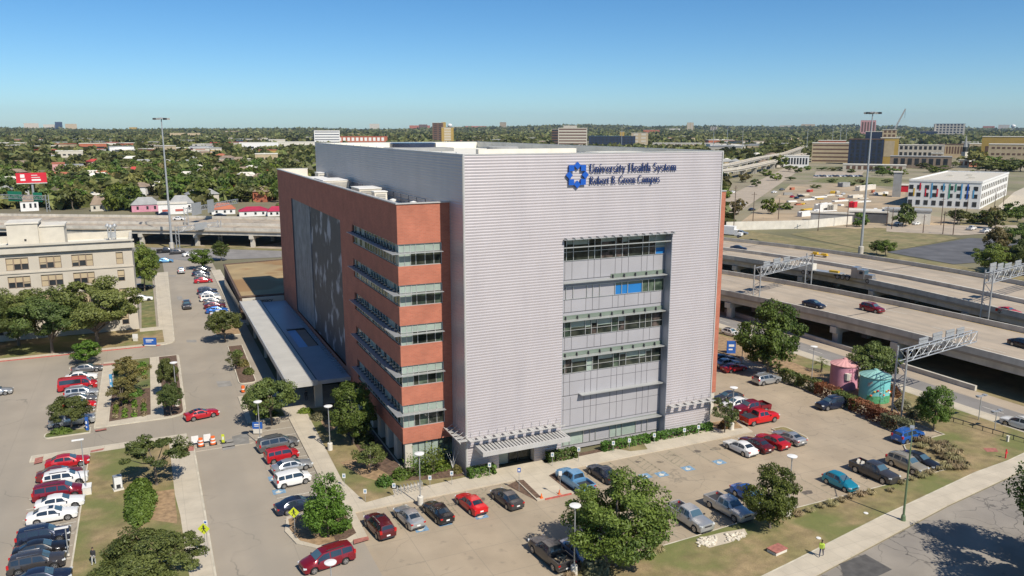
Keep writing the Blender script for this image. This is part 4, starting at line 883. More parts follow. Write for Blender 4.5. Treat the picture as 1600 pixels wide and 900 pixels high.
def make_proto(kind,detail=True):
    S=SHAPES[kind]; st=S['st']; t=[]   # list of (name, mesh, loc, children)
    parts=[('body',body_mesh(kind),(0,0,0),[])]
    def gp(name,fn,nu,nv,mt,off=.012): parts.append((name,grid_patch(fn,nu,nv,off).mesh(name,[mt]),(0,0,0),[]))
    def top(x,s):
        p=interp(st,x); return (x,s*p[6],p[5]+.045-.01*abs(s)-.035*max(0,abs(s)-.5)*2)
    a,b=S['ws']; gp('windscreen',lambda u,v:top(a-.05+(b+.08-a+.05)*u-.0,(v*2-1)*.9),3,6,M['carglassb'],.016)
    a2,b2=S['rw']; gp('rear_window',lambda u,v:top(a2+(b2-a2)*(.12+.76*u),(v*2-1)*.86),2,6,M['carglass'],.016)
    def side(x,v,s):
        p=interp(st,x); y=p[4]+(p[6]-p[4])*v; z=p[3]+(p[5]-p[3])*v; return (x,s*y,z)
    sw=list(S['side'])+([S['q']] if S.get('q') else [])
    for (x0,x1) in sw:
        for s in (-1,1): gp('side_window',lambda u,v,s=s,x0=x0,x1=x1:side(x0+(x1-x0)*u,.10+.74*v,s),4,2,M['carglass'],.014)
    ty,ri=wheel_meshes(S['r'])
    for wx in S['wh']:
        w_=interp(st,wx)[2]
        for s in (-1,1): parts.append(('wheel',ty,(wx,s*(w_-.115),S['r']),[('rim',ri)]))
    if detail:
        L=S['L']; pf=interp(st,L-.12); zf=pf[3]
        for s in (-1,1):
            m=MB().cbox((L-.16,s*(pf[2]-.17),zf-.02),.30,.34,.13,-s*.35); parts.append(('headlight',m.mesh('headlight',[M['lampglass']]),(0,0,0),[]))
            xr=st[-1][0]; pr=interp(st,xr+.1); hgt=.34 if kind in('suv','minivan','boxy','van') else .14
            zc=(pr[3]-.06) if kind!='pickup' else .98
            if kind in('suv','minivan','boxy','van'): zc=pr[3]-.02
            m=MB().cbox((xr+.10,s*(pr[2]-.13),zc),.20,.24,hgt); parts.append(('tail_light',m.mesh('tail_light',[M['redlens']]),(0,0,0),[]))
            wsx=S['ws'][0]-.22; ps=interp(st,wsx)
            m=MB().cbox((wsx-.03,s*(ps[4]+.12),ps[3]+.07),.12,.2,.13); parts.append(('wing_mirror',m.mesh('wing_mirror',[M['plastic']]),(0,0,0),[]))
        m=MB().cbox((L-.03,0,zf-.12),.10,pf[2]*1.0,.16); parts.append(('grille',m.mesh('grille',[M['plastic']]),(0,0,0),[]))
        m=MB().cbox((st[-1][0]-.01,0,.62 if kind!='pickup' else .55),.04,.38,.14); parts.append(('number_plate',m.mesh('number_plate',[M['white']]),(0,0,0),[]))
        m=MB(); m.cbox((L-.10,0,.34),.18,1.3,.12); parts.append(('bumper',m.mesh('bumper',[M['plastic']]),(0,0,0),[]))
        m=MB(); m.cbox((st[-1][0]+.06,0,.38 if kind!='pickup' else .5),.16,1.4 if kind!='pickup' else 1.9,.12); parts.append(('bumper',m.mesh('bumper',[M['chrome'] if kind=='pickup' else M['plastic']]),(0,0,0),[]))
        m=MB()
        for s in (-1,1): m.box(S['wh'][1]+S['r']*1.2,S['wh'][0]-S['r']*1.2,s*.90-.03,s*.90+.03,.2,.27)
        parts.append(('side_sill',m.mesh('side_sill',[M['plastic']]),(0,0,0),[]))
        if S.get('rails'):
            p=interp(st,-.5)
            for s in (-1,1): m=MB().box(-1.5,.25,s*(p[6]-.06)-.02,s*(p[6]-.06)+.02,p[5]+.02,p[5]+.10); parts.append(('roof_rail',m.mesh('roof_rail',[M['chrome'] if kind=='suv' else M['plastic']]),(0,0,0),[]))
    if S.get('bed'):
        b0,b1=S['bed']; m=MB(); zt=1.22
        for s in (-1,1): m.box(b1,b0,min(s*.90,s*1.0),max(s*.90,s*1.0),.80,zt)
        m.box(b1-.02,b1+.08,-.90,.90,.62,zt-.01); m.box(b0-.08,b0,-.90,.90,.80,zt-.02)
        me=m.mesh('cargo_bed',[PAINT['white']]); parts.append(('cargo_bed',me,(0,0,0),[]))
        parts.append(('bed_liner',MB().box(b1+.08,b0-.08,-.89,.89,.86,.90).mesh('bed_liner',[M['plastic']]),(0,0,0),[]))
    return parts
def car(kind,g,heading,colour,label,cat='car',name=None,group='cars parked or driving around the hospital',detail=True,scale=CS,**kw):
    key=(kind,detail)
    if key not in CARPROTO: CARPROTO[key]=make_proto(kind,detail)
    nm=name or {'sedan':'saloon_car','hatch':'hatchback_car','suv':'sport_utility_car','boxy':'box_shaped_car','minivan':'minivan','van':'passenger_van','pickup':'pickup_truck','coupe':'coupe_car'}[kind]
    e=empty(nm,(g[0],g[1],kw.get('z',0.012)),heading,label,cat,group); e.scale=(scale*kw.get('sx',1),scale,scale)
    if 'slope' in kw: e.rotation_euler=(0,kw['slope'],heading)
    for n,me,loc,ch in CARPROTO[key]:
        o=bpy.data.objects.new(n,me); col.objects.link(o); o.parent=e; o.location=loc
        if n in('body','cargo_bed'):
            o.material_slots[0].link='OBJECT'; o.material_slots[0].material=PAINT[colour]
        if n=='wheel' and detail:
            for n2,me2 in ch: c=bpy.data.objects.new(n2,me2); col.objects.link(c); c.parent=o
    if kw.get('roof'):      # sunroof, cover or darker roof
        S=SHAPES[kind]; 
        if kw['roof']=='sunroof': p=interp(S['st'],-.15); MB().box(-.4,.15,-.38,.38,p[5]+.03,p[5]+.055).build('sunroof',M['carglass'],e)
        if kw['roof']=='black': 
            def top(x,s): p=interp(S['st'],x); return (x,s*p[6],p[5]+.045-.01*abs(s)-.035*max(0,abs(s)-.5)*2)
            a=S['ws'][1]-.05; b=S['rw'][0]+.03; link('roof_panel',grid_patch(lambda u,v:top(a+(b-a)*u,(v*2-1)*.97),3,6,.013).mesh('roof_panel',[PAINT['black']]),None,e)
        if kw['roof']=='cover': MB().box(-2.78,-1.02,-.93,.93,1.222,1.26).build('bed_cover',M['plastic'],e)
        if kw['roof']=='rack':
            m=MB(); 
            for x in (-1.3,-.5,.2): m.box(x,x+.06,-.62,.62,1.76,1.80)
            m.build('roof_rack',M['plastic'],e)
        if kw['roof']=='load':
            m=MB()
            for k in range(9): m.cbox((-1.3-.15*k,((k*37)%11-5)*.1,1.0+.02*(k%3)),.7,.09,.05,k*.7)
            m.build('scrap_load',M['tan'],e)
        if kw['roof']=='clutter':
            m=MB()
            for k in range(6): m.cbox((-1.4-.22*k,((k*37)%11-5)*.09,1.05),.3,.3,.25,k*.9)
            m.build('bed_cargo',M['offwhite'],e)
    return e
EAST,NORTH,WEST,SOUTH=0,math.pi/2,math.pi,-math.pi/2
def C_(kind,x,y,h,colour,label,cat=None,dz=.6,**kw):
    g=G(x,y,dz); return car(kind,(g.x,g.y),h,colour,label,cat or {'suv':'car','minivan':'minivan','van':'van','pickup':'pickup truck'}.get(kind,'car'),**kw)
# west lot, south row, all nosed toward the lawn
C_('sedan',106,720,EAST,'red','bright red saloon at the north end of the row beside the lawn')
C_('sedan',93,739,EAST,'brownred','dark red saloon tucked between the bright red saloon and the white estate')
C_('suv',102,748,EAST,'white','white estate style car with roof rails parked beside the crimson minivan')
C_('minivan',92,768,EAST,'darkred','crimson minivan parked between two white cars by the lawn',name='minivan')
C_('sedan',94,784,EAST,'white','white saloon touching the crimson minivan, behind the sunroof saloon')
C_('sedan',82,803,EAST,'white','white saloon with a black sunroof beside an empty bay by the lawn',roof='sunroof')
C_('suv',68,837,EAST,'navy','navy sport utility car first of the dark cars south of the sunroof saloon')
C_('sedan',64,857,EAST,'black','black saloon squeezed between two dark sport utility cars')
C_('suv',58,879,EAST,'darkgrey','charcoal sport utility car near the bottom of the lawn row')
C_('sedan',66,902,EAST,'navy','dark blue saloon cut by the bottom edge in the lawn row')
# west lot, middle row
C_('sedan',136,575,EAST,'grey','grey saloon at the top of the garden row under the small tree')
C_('sedan',127,588,EAST,'white','white saloon above the red passenger van in the garden row')
C_('van',122,602,EAST,'red','red passenger van with dark glass in the garden row',cat='van')
C_('suv',127,614,EAST,'silver','silver sport utility car just below the red passenger van')
C_('sedan',124,623,EAST,'grey','grey blue saloon half hidden by the small tree in the garden row')
C_('sedan',122,632,EAST,'brightred','red saloon behind the small tree in the garden row')
C_('sedan',119,641,EAST,'tan','beige saloon behind the small tree above the silver pickup')
C_('pickup',113,657,EAST,'silver','silver pickup under the small tree at the south end of the garden row')
C_('sedan',-8,611,EAST,'silver','silver car entering at the left edge beside the grass island')
# street
C_('coupe',315,646,R(12),'red','red convertible with grey soft top turning into the drive',roof='black')
C_('suv',292,477,SOUTH,'darkgrey','dark sport utility car with blue glass driving down the middle of the street')
C_('suv',283,423,NORTH,'silver','silver sport utility car at the far end of the street')
rowR=[('sedan',316,421,'darkgrey','dark grey saloon farthest up the street side row'),('sedan',314,427,'navy','navy saloon second from the top of the street side row'),('hatch',316,432,'grey','grey hatchback just above the red saloon by the street'),('sedan',318,438,'red','red saloon in the street side row'),
('suv',324,455,'navy','navy sport utility car below the gap in the street side row'),('sedan',327,460,'silver','silver saloon above the white sport utility car by the street'),('suv',329,466,'white','white sport utility car with roof rails in the street side row'),('sedan',335,471,'grey','grey blue saloon under the white sport utility car by the street'),('sedan',336,477,'wine','dark maroon saloon next to the blue saloon by the street'),('sedan',339,484,'blue','bright blue saloon in the street side row'),('sedan',346,490,'white','white saloon behind the tree at the street side row'),('sedan',343,497,'darkgrey','charcoal saloon nearest the tree in the street side row')]
for k,x,y,c,l in rowR: C_(k,x,y,EAST,c,l)
C_('pickup',259,392,EAST,'black','black pickup beyond the mast at the far end of the street',detail=False); C_('suv',277,394,EAST,'darkgrey','dark sport utility car beside the foot of the left light mast',detail=False)
C_('sedan',297,397,R(20),'white','white saloon left of the bright green tree beyond the street',detail=False)
C_('sedan',258,407,EAST,'skyblue','pale blue saloon behind the far kerb near the left mast',detail=False)
C_('sedan',222,448,EAST,'black','black car beside the east wall of the old office block',detail=False); C_('sedan',222,466,EAST,'white','white car parked close to the east wall of the old office block',detail=False)
# west side column by the tower
C_('minivan',434,693,R(8),'grey','grey minivan at the top of the row beside the concrete path')
C_('boxy',440,711,R(8),'red','red compact sport utility car below the grey minivan')
C_('sedan',456,727,R(8),'silver','silver saloon between the red compact and the white boxy car')
C_('boxy',457,748,R(8),'white','white boxy compact car in the row beside the path')
C_('sedan',465,787,R(8),'navy','navy saloon half hidden by the conical tree')
# front row
C_('suv',593,821,R(97),'wine','maroon sport utility car with roof rack at the left of the front row',roof='sunroof')
C_('sedan',639,806,R(97),'silver','silver saloon with blue disabled symbol behind it in the front row')
C_('sedan',684,798,R(97),'black','black saloon with glossy roof left of the bright red car',roof='sunroof')
C_('sedan',736,785,R(97),'brightred','bright red crossover in the middle of the front row')
C_('sedan',792,777,R(97),'darkgrey','dark brown saloon next to the entrance walkway')
C_('pickup',898,751,R(94),'skyblue','light blue pickup right of the entrance walkway',cat='pickup truck')
C_('sedan',942,738,R(94),'navy','navy saloon behind the big tree beside the light blue pickup')
C_('minivan',511,873,R(190),'darkred','crimson minivan driving past the bottom landscaped island',name='minivan')
C_('pickup',861,865,R(95),'darkgrey','dark bronze pickup with yellow scrap in its bed by the big tree',roof='load')
C_('sedan',905,862,R(-85),'paleblue','pale blue grey saloon parked beside the bronze pickup under the big tree')
C_('pickup',1077,808,R(-86),'silver','silver pickup nosed to the kerb beside the big tree')
C_('pickup',1138,793,R(-86),'silver','silver pickup with dark bed next to the rock bed')
C_('sedan',1172,772,R(-86),'blue','blue car hidden behind the small tree at the lot edge')
# east part
C_('sedan',1157,698,R(94),'white','white saloon at the left end of the short row by the facade')
C_('sedan',1181,693,R(94),'wine','maroon saloon second in the short row by the facade')
C_('sedan',1207,688,R(94),'red','red saloon third in the short row by the facade')
C_('coupe',1233,682,R(94),'silver','silver coupe beside the small grass island')
C_('pickup',1187,653,EAST,'brightred','bright red pickup with black bed cover behind the short row',roof='cover')
C_('pickup',1174,638,R(178),'darkred','dark red pickup nosed left above the bright red pickup')
C_('sedan',1150,630,R(178),'white','white saloon between the shrub and the dark red pickup')
C_('sedan',1137,620,R(178),'darkgrey','dark grey saloon closest to the brick corner of the tower')
C_('suv',1198,593,EAST,'silver','silver sport utility car parked alone by the mulch bed')
C_('coupe',1147,574,EAST,'red','red convertible in the tree shadow by the mulch bed')
C_('sedan',1136,567,EAST,'silver','pale silver saloon above the red convertible')
C_('sedan',1129,560,EAST,'navy','navy saloon partly behind the brick corner above the pale saloon')
C_('suv',1299,631,R(176),'navy','navy sport utility car parked below the painted tanks')
C_('suv',1419,681,R(4),'blue','vivid blue sport utility car at the east end by the lawn')
C_('hatch',1313,752,R(-86),'teal','teal hatchback in the south east row')
C_('pickup',1366,737,R(-86),'darkgrey','dark brown pickup with open bed next to the teal hatchback',roof='clutter')
C_('suv',1417,725,R(-86),'tan','tan sport utility car beside the brown pickup')
C_('sedan',1437,718,R(-86),'black','black saloon at the end of the south east row by the grasses')
C_('hatch',1142,520,R(-78),'white','white car with black roof on the frontage road behind the blue sign',roof='black')
C_('suv',1594,662,R(95),'white','white sport utility car leaving at the right edge on the frontage road')
# ------------------------------------------------------------------ foliage
def leaf_mesh(name,centres,size,mtl,rng,out=None,aspect=.55,up=.35):
    """one small diamond per centre, normals spread around `out`"""
    n=len(centres); c=np.asarray(centres,float)
    nr=rng.normal(size=(n,3)); 
    if out is not None: nr=nr*.75+out*.9
    nr[:,2]+=up; nr/=np.linalg.norm(nr,axis=1)[:,None]
    t=rng.normal(size=(n,3)); t-=(t*nr).sum(1)[:,None]*nr; t/=np.linalg.norm(t,axis=1)[:,None]; b=np.cross(nr,t)
    s=(size*rng.uniform(.42,1.5,n))[:,None]
    V=np.stack([c-t*s,c-b*s*aspect,c+t*s,c+b*s*aspect],1).reshape(-1,3)
    me=bpy.data.meshes.new(name); me.vertices.add(4*n); me.vertices.foreach_set('co',V.astype(np.float32).ravel())
    me.loops.add(4*n); me.loops.foreach_set('vertex_index',np.arange(4*n,dtype=np.int32))
    me.polygons.add(n); me.polygons.foreach_set('loop_start',np.arange(0,4*n,4,dtype=np.int32)); 
    me.update(calc_edges=True); me.materials.append(mtl); return me
def clumps(rng,ncl,nleaf,shape,rc):
    """unit crown: returns leaf centres and outward dirs inside a crown of radius 1 and height ~1.. (z 0..2*asp)"""
    C=[];
    while len(C)<ncl:
        p=rng.uniform(-1,1,3); r=np.linalg.norm(p)
        if r>1 or r<.35: continue
        if shape=='cone':
            z=(p[2]+1)/2
            if math.hypot(p[0],p[1])>(1-z)*.95+.10 : continue
        elif shape=='flat':
            if p[2]<-.45: continue
        elif shape=='egg':
            if math.hypot(p[0],p[1])>1-.45*max(0,p[2]): continue
            if p[2]<-.8: continue
        C.append(p)
    C=np.array(C); idx=rng.integers(0,ncl,nleaf); rad=rc*rng.uniform(.55,1.25,ncl)
    off=rng.normal(size=(nleaf,3)); off/=np.linalg.norm(off,axis=1)[:,None]; off*= (rng.uniform(.3,1,nleaf)**.5*rad[idx])[:,None]; off[:,2]*=.75
    P=C[idx]+off; out=off/np.linalg.norm(off,axis=1)[:,None]*.8+P/np.maximum(.2,np.linalg.norm(P,axis=1))[:,None]*.7
    return P,out,C
TP={}
def tree_proto(key,shape,ncl,nleaf,size,mtl,seed,rc=.3,asp=.8,trunk=.45,nb=7):
    """unit tree: crown radius 1 centred at z=trunk+asp, so height = trunk+2*asp"""
    rng=np.random.default_rng(seed); P,out,C=clumps(rng,ncl,nleaf,shape,rc)
    P=P*np.array([1,1,asp])+np.array([0,0,trunk+asp]); cm=leaf_mesh('crown',P,size,mtl,rng,out)
    m=MB(); tz=trunk+asp*.5; lean=rng.uniform(-.08,.08,2)
    pts=[(0,0,-.03),(lean[0]*.4,lean[1]*.4,trunk*.5),(lean[0],lean[1],trunk+asp*.15),(lean[0]*1.3,lean[1]*1.3,trunk+asp*(1.3 if shape in('cone','egg') else .8))]
    m.path(pts,.055,.02,7)
    sel=rng.permutation(ncl)[:nb]
    for i in sel:
        c=C[i]*np.array([.85,.85,asp*.8])+np.array([0,0,trunk+asp]); s=Vector(pts[2])+Vector((0,0,rng.uniform(-.1,.5)*asp*.5)); e=Vector(c); mid=(s+e)/2+Vector((0,0,-.06)); m.path([s,mid,e],.028,.008,5)
    TP[key]=(cm,m.mesh('trunk',[M['bark']],smooth=True),trunk,asp)
# near trees
tree_proto('broadA','egg',95,32000,.028,M['leaf'],1,.25,.92,.30,10)
tree_proto('broadB','egg',70,16000,.040,M['leaf'],2,.28,.90,.35,9)
tree_proto('oakA','flat',62,30000,.027,M['leafoak'],3,.235,.74,.26,10)
tree_proto('oakB','flat',55,14000,.040,M['leafoak'],4,.28,.66,.38,9)
tree_proto('oakopen','flat',34,7500,.040,M['leafoak'],5,.24,.60,.75,14)
tree_proto('cone','cone',80,15000,.040,M['leafbright'],6,.24,1.25,.25,12)
tree_proto('roundA','ball',50,8000,.05,M['leaf'],7,.3,.85,.5,8)
tree_proto('roundB','ball',45,5000,.065,M['leafbright'],8,.3,.8,.4,8)
tree_proto('myrtle','egg',38,5200,.045,M['leafbrown'],9,.24,.85,.45,12)
tree_proto('thin','egg',30,3400,.048,M['leafoak'],10,.24,.9,.4,10)
tree_proto('autumn','ball',45,5000,.06,M['leafbrown'],12,.3,.8,.4,8)
# lighter prototypes for the neighbourhood beyond the highways
for i,(sh,mt) in enumerate([('ball','leaf'),('flat','leafoak'),('egg','leaf'),('ball','leafbright'),('flat','leaf'),('ball','leafbrown'),('egg','leafoak')]):
    tree_proto('far%d'%i,sh,20,620,.15,M[mt],20+i,.36,.72,.2,3)
def tree(key,g,rad,h=None,label='',cat='tree',name='tree',group=None,rz=None,z=.1):
    cm,tm,tr,asp=TP[key]; H0=tr+2*asp; e=empty(name,(g[0],g[1],z),random.uniform(0,6.28) if rz is None else rz,label,cat,group)
    sz=(h/H0) if h else rad; e.scale=(rad,rad,sz)
    for n,me in (('crown',cm),('trunk',tm)):
        o=bpy.data.objects.new(n,me); col.objects.link(o); o.parent=e
    return e
def T_(key,bx,by,half,topy,label,z=.1,name='tree',cat='tree',group='trees planted around the hospital campus',cx=None,**kw):
    """trunk foot seen at bx,by; crown half width in photo pixels, crown top row"""
    g=G(bx,by,z); dep=(g-CAM).dot(_d); rad=half*dep/FPX; h=HT(g,bx,topy)-z
    h=max(h*1.0-rad*.25 if h>3 else h,.8)
    return tree(key,(g.x,g.y),rad,h,label,cat,name,group,z=z,**kw)
T_('broadA',962,884,80,722,'largest dense green tree at the lot edge in front of the hospital',name='shade_tree')
T_('broadB',1203,826,41,722,'upright green tree left of the teal hatchback at the lot edge',name='shade_tree')
T_('oakA',240,925,76,818,'wide live oak cut by the bottom edge beside the west lawn',name='live_oak')
T_('oakopen',245,758,48,672,'leaning live oak with open crown by the concrete path and clipped hedge',name='live_oak')
T_('cone',513,838,42,722,'bright green conical tree on the landscaped island by the crossing sign',name='conical_tree')
T_('broadB',553,693,36,592,'dense dark tree against the shaded brick wing',name='shade_tree')
T_('oakB',425,662,38,585,'round live oak beside the end of the white canopy',name='live_oak')
T_('thin',578,738,30,680,'small grey green tree between the lamp and the brick corner',name='small_tree')
T_('oakB',352,534,25,480,'round tree casting shade by the street and the canopy edge',name='live_oak')
T_('roundB',316,420,18,384,'bright yellow green tree at the far end of the street',name='shade_tree')
T_('roundA',346,407,13,374,'dark small tree right of the bright green tree beyond the street',name='shade_tree')
T_('oakA',82,552,58,447,'live oak with two trunks in front of the old office block, middle of three',name='live_oak')
T_('oakA',30,540,52,440,'live oak at the far left before the old office block',name='live_oak')
T_('oakA',153,541,68,420,'largest live oak hiding the right windows of the old office block',name='live_oak')
T_('oakA',-22,560,50,450,'live oak cut by the left edge before the old office block',name='live_oak')
T_('roundA',226,455,22,375,'dark tree beside the east corner of the old office block',name='shade_tree')
T_('roundA',232,435,16,385,'smaller dark tree behind the one at the office block corner',name='shade_tree')
T_('roundB',134,567,22,527,'small bright green tree at the top end of the garden row',name='shade_tree')
T_('oakB',112,671,28,615,'small live oak on the green island at the south end of the garden row',name='live_oak')
T_('myrtle',209,618,27,553,'brownish multi stem tree in the middle of the garden bed',name='crape_myrtle')
T_('myrtle',191,634,24,588,'olive brown multi stem tree in the lower garden bed',name='crape_myrtle')
T_('myrtle',196,590,20,553,'olive multi stem tree at the top of the garden bed',name='crape_myrtle')
T_('oakB',264,620,15,558,'upper dark tree in the narrow strip beside the garden lamp',name='live_oak')
T_('oakB',268,650,18,596,'lower dark tree in the narrow strip beside the garden lamp',name='live_oak')
T_('thin',366,578,13,544,'small tree on the long island opposite the canopy',name='small_tree')
T_('broadB',1200,583,48,462,'big grey green tree between the frontage road and the mulch bed',name='shade_tree')
T_('oakB',1362,606,34,530,'dense tree behind the pink and turquoise tanks',name='live_oak')
T_('broadB',1458,672,27,597,'neat green tree on the lawn right of the overhead sign frame',name='shade_tree')
T_('thin',1132,676,22,612,'drooping shrub like tree against the east brick corner',name='small_tree')
T_('roundA',1370,397,11,373,'left of the two small trees on the dry grass beside the light mast',name='small_tree')
T_('roundA',1384,400,13,372,'right of the two small trees on the dry grass beside the light mast',name='small_tree')
for i,(x,y,h,t) in enumerate([(1545,430,26,375),(1575,425,28,378),(1600,430,26,370),(1555,400,20,350),(1590,395,22,345)]):
    T_(['roundA','autumn','oakB','autumn','roundA'][i],x,y,h,t,['dark tree beside the right sign frame beyond the highway','rust tinged tree beyond the highway near the right edge','wide tree cut by the right edge beyond the highway','olive tree behind the rust tinged one beyond the dark lot','rounded tree cut by the right edge above the dark lot'][i],name='shade_tree')
tree('broadA',(38.6,-41.5),5.2,11,'tree leaning in from the lower right edge over the cracked street','tree','shade_tree','trees planted around the hospital campus')
tree('broadB',(33.5,-44.5),3.8,9,'tree just outside the bottom right corner casting the lower street shadow','tree','shade_tree','trees planted around the hospital campus')
# campus trees east of the street hidden partly by cars
# shrubs, hedges, grass tufts
def bush_mesh(name,rx,ry,h,n,size,mtl,seed,box=False):
    rng=np.random.default_rng(seed)
    if box:
        P=rng.uniform(-1,1,(n,3)); k=rng.integers(0,3,n); f=rng.uniform(.82,1,n)
        for i in range(n):
            if k[i]<2: P[i,k[i]]=math.copysign(f[i],P[i,k[i]])
            else: P[i,2]=f[i]
        out=np.zeros((n,3)); 
        for i in range(n): out[i,k[i]]=math.copysign(1,P[i,k[i]])
        P=P*np.array([rx,ry,h/2])+np.array([0,0,h/2]); P[:,2]+=rng.normal(0,.05,n)
    else:
        P=rng.normal(size=(n,3)); P/=np.linalg.norm(P,axis=1)[:,None]; P[:,2]=np.abs(P[:,2]); out=P.copy(); lump=1+.09*np.sin(P[:,0]*5+seed)*np.cos(P[:,1]*6)
        P*=(rng.uniform(.65,1.0,n)*lump)[:,None]; P=P*np.array([rx,ry,h])
    return leaf_mesh(name,P,size,mtl,rng,out)
def bush(g,rx,ry,h,label,mt='hedge',n=500,size=.13,seed=1,box=False,rz=0,name='shrub',cat='shrub',group=None,z=.13):
    o=link(name,bush_mesh(name,rx,ry,h,n,size,M[mt],seed,box),None,None,(g[0],g[1],z)); o.rotation_euler=(0,0,rz); return tag(o,label,cat,group)
# clipped oval hedge on the west lawn
g=G(219,778,.8); o=bush((-32.9,7.4),1.55,5.6,1.5,'thick clipped oval hedge on the west lawn below the leaning live oak','hedge',9000,.14,3,name='hedge',cat='hedge')
def hedge_line(x0,x1,y,d,h,label,mt='hedge',n=1500,seed=1,size=.14): return bush(((x0+x1)/2,y),(x1-x0)/2,d/2,h,label,mt,n,size,seed,True,name='hedge',cat='hedge')
hedge_line(9.6,13.4,-.75,1.0,1.1,'low green hedge beside the entrance wall, left of the mulch gap',seed=4,n=1100)
hedge_line(17.0,23.6,-.62,.9,1.0,'loose green hedge under the green ground floor windows',seed=5,n=1700)
hedge_line(24.2,33.2,-.5,.8,.9,'long low hedge at the foot of the right metal wall',seed=6,n=2000)
hedge_line(-.2,3.0,-.9,1.0,1.0,'short green hedge at the corner of the metal block',seed=7,n=900)
for i,(x,y,rx,ry,h,mt,lab) in enumerate([(-6.8,2.3,1.2,1.1,1.1,'hedge','wide bright shrub at the foot of the brick corner pier'),(-4.2,2.2,1.6,.8,1.0,'hedge','green shrub below the corner storefront'),(-2.2,2.6,1.5,.9,.9,'leafbright','yellow green shrub right of the corner storefront'),(-9.0,1.2,.95,.95,1.2,'hedge','round shrub standing alone at the edge of the dark mulch'),(-.8,1.0,.6,.6,.8,'leafbrown','dry brown shrub by the foot of the metal corner'),
    (-8.2,9,1.1,1.3,1.4,'leafoak','dark shrub between two small trees by the shaded brick wing'),(-8.0,14,1.3,1.2,1.2,'leafoak','dark shrub beside the dense tree in the wing shade'),(-11.0,24.5,1.6,1.6,.7,'leafgrey','low grey green ground shrub near the canopy end'),(-12.6,27.5,1.1,.8,.6,'leafbright','light green ground shrub beside the path and canopy'),
    (-16.2,-4.0,.8,.8,1.1,'leafbright','yellow green shrub on the island beside the conical tree'),(-15.2,-3.6,.7,.7,1.0,'hedge','dark green shrub on the island next to the crosswalk'),(-15.0,-6.3,.7,.7,.9,'hedge','round green shrub at the lower end of the island'),(-15.9,-6.8,.9,.7,.9,'leafbright','bright shrub at the tip of the island above the passing minivan'),
    (-17.9,60,1.0,1.3,1.0,'leafoak','shrub at the top of the long island opposite the canopy'),(-17.7,54,1.0,1.6,1.0,'leafbrown','brown shrub midway on the long island opposite the canopy'),(-17.4,49,.9,1.4,.9,'leafoak','dark shrub lower on the long island opposite the canopy'),
    (-17.5,28.5,1.6,1.0,.8,'hedge','green ground cover shrub above the grey minivan'),(-17.8,33.5,1.4,1.3,.7,'leafbrown','brown low shrub under the round live oak'),(-19.0,36,.8,.8,1.1,'leafoak','shrub beside the blue sign at the street'),
    (-53,55.8,.8,.8,.8,'hedge','small round shrub on the grass island at the left edge'),(-42,32.6,1.4,.5,.8,'hedge','low green shrub at the foot of the small island oak'),(-35.8,58,.9,1.6,.7,'hedge','green ground shrub at the upper garden bed'),(-32.6,58,.8,3.5,.9,'leafbright','light green shrub row on the right of the garden bed'),(-33.6,45,1.4,1.6,.8,'hedge','green shrub between the garden trees and the yellow grass rows'),
    (35.2,-.6,.8,.8,1.0,'leafrust','rust coloured grass clump at the foot of the lamp by the east corner'),(37.0,.2,.7,.7,.8,'straw','straw coloured clump beside the lamp by the east corner')]):
    bush((x,y),rx,ry,h,lab,mt,int(380+260*rx*ry),.13,30+i)
# planted garden rows
for r in range(4):
    for k in range(4):
        bush((-35.9+r*1.15,36+k*1.9-.2*r),.42,.75,.55,['yellow green clump','lime clump','pale green clump','golden clump'][r]+[' at the bottom',' second up',' third up',' at the top'][k]+' of the garden planting rows','leafbright' if (r+k)%3 else 'straw',130,.12,80+r*4+k,name='garden_plant',cat='plant',group='planted rows in the garden bed')
# vine covered fence below the tanks
vf=[(1232,598),(1262,608),(1290,620),(1318,634),(1346,646),(1374,660),(1398,672)]
for i,(x,y) in enumerate(vf):
    g=G(x,y,.1); bush((g.x+.35,g.y),.8,1.9,1.6,['dark green','olive','green and rust','green leafy','rust red leafy','rust brown','pale green'][i]+' vine mass number from the north along the tank fence'.replace('number from the north','section %s'%['below the palm','left of the pink tank','under the pink tank','between the tanks','under the turquoise tank','right of the turquoise tank','at the sign frame foot'][i]),['leafoak','leafoak','leafrust','leafoak','leafrust','leafrust','leafgrey'][i],1500,.15,120+i,True,name='vine_hedge',cat='vine',group='vines along the tank fence')
for i,(x,y) in enumerate([(1410,640),(1432,652),(1395,618),(1372,612)]):
    g=G(x,y,.1); bush((g.x,g.y),1.2,1.2,1.6,['grey green shrub right of the rust vines','pale shrub at the end of the vine fence','rust tinged shrub below the sign frame','olive shrub behind the turquoise tank'][i],['leafgrey','leafgrey','leafrust','leafoak'][i],800,.16,140+i)
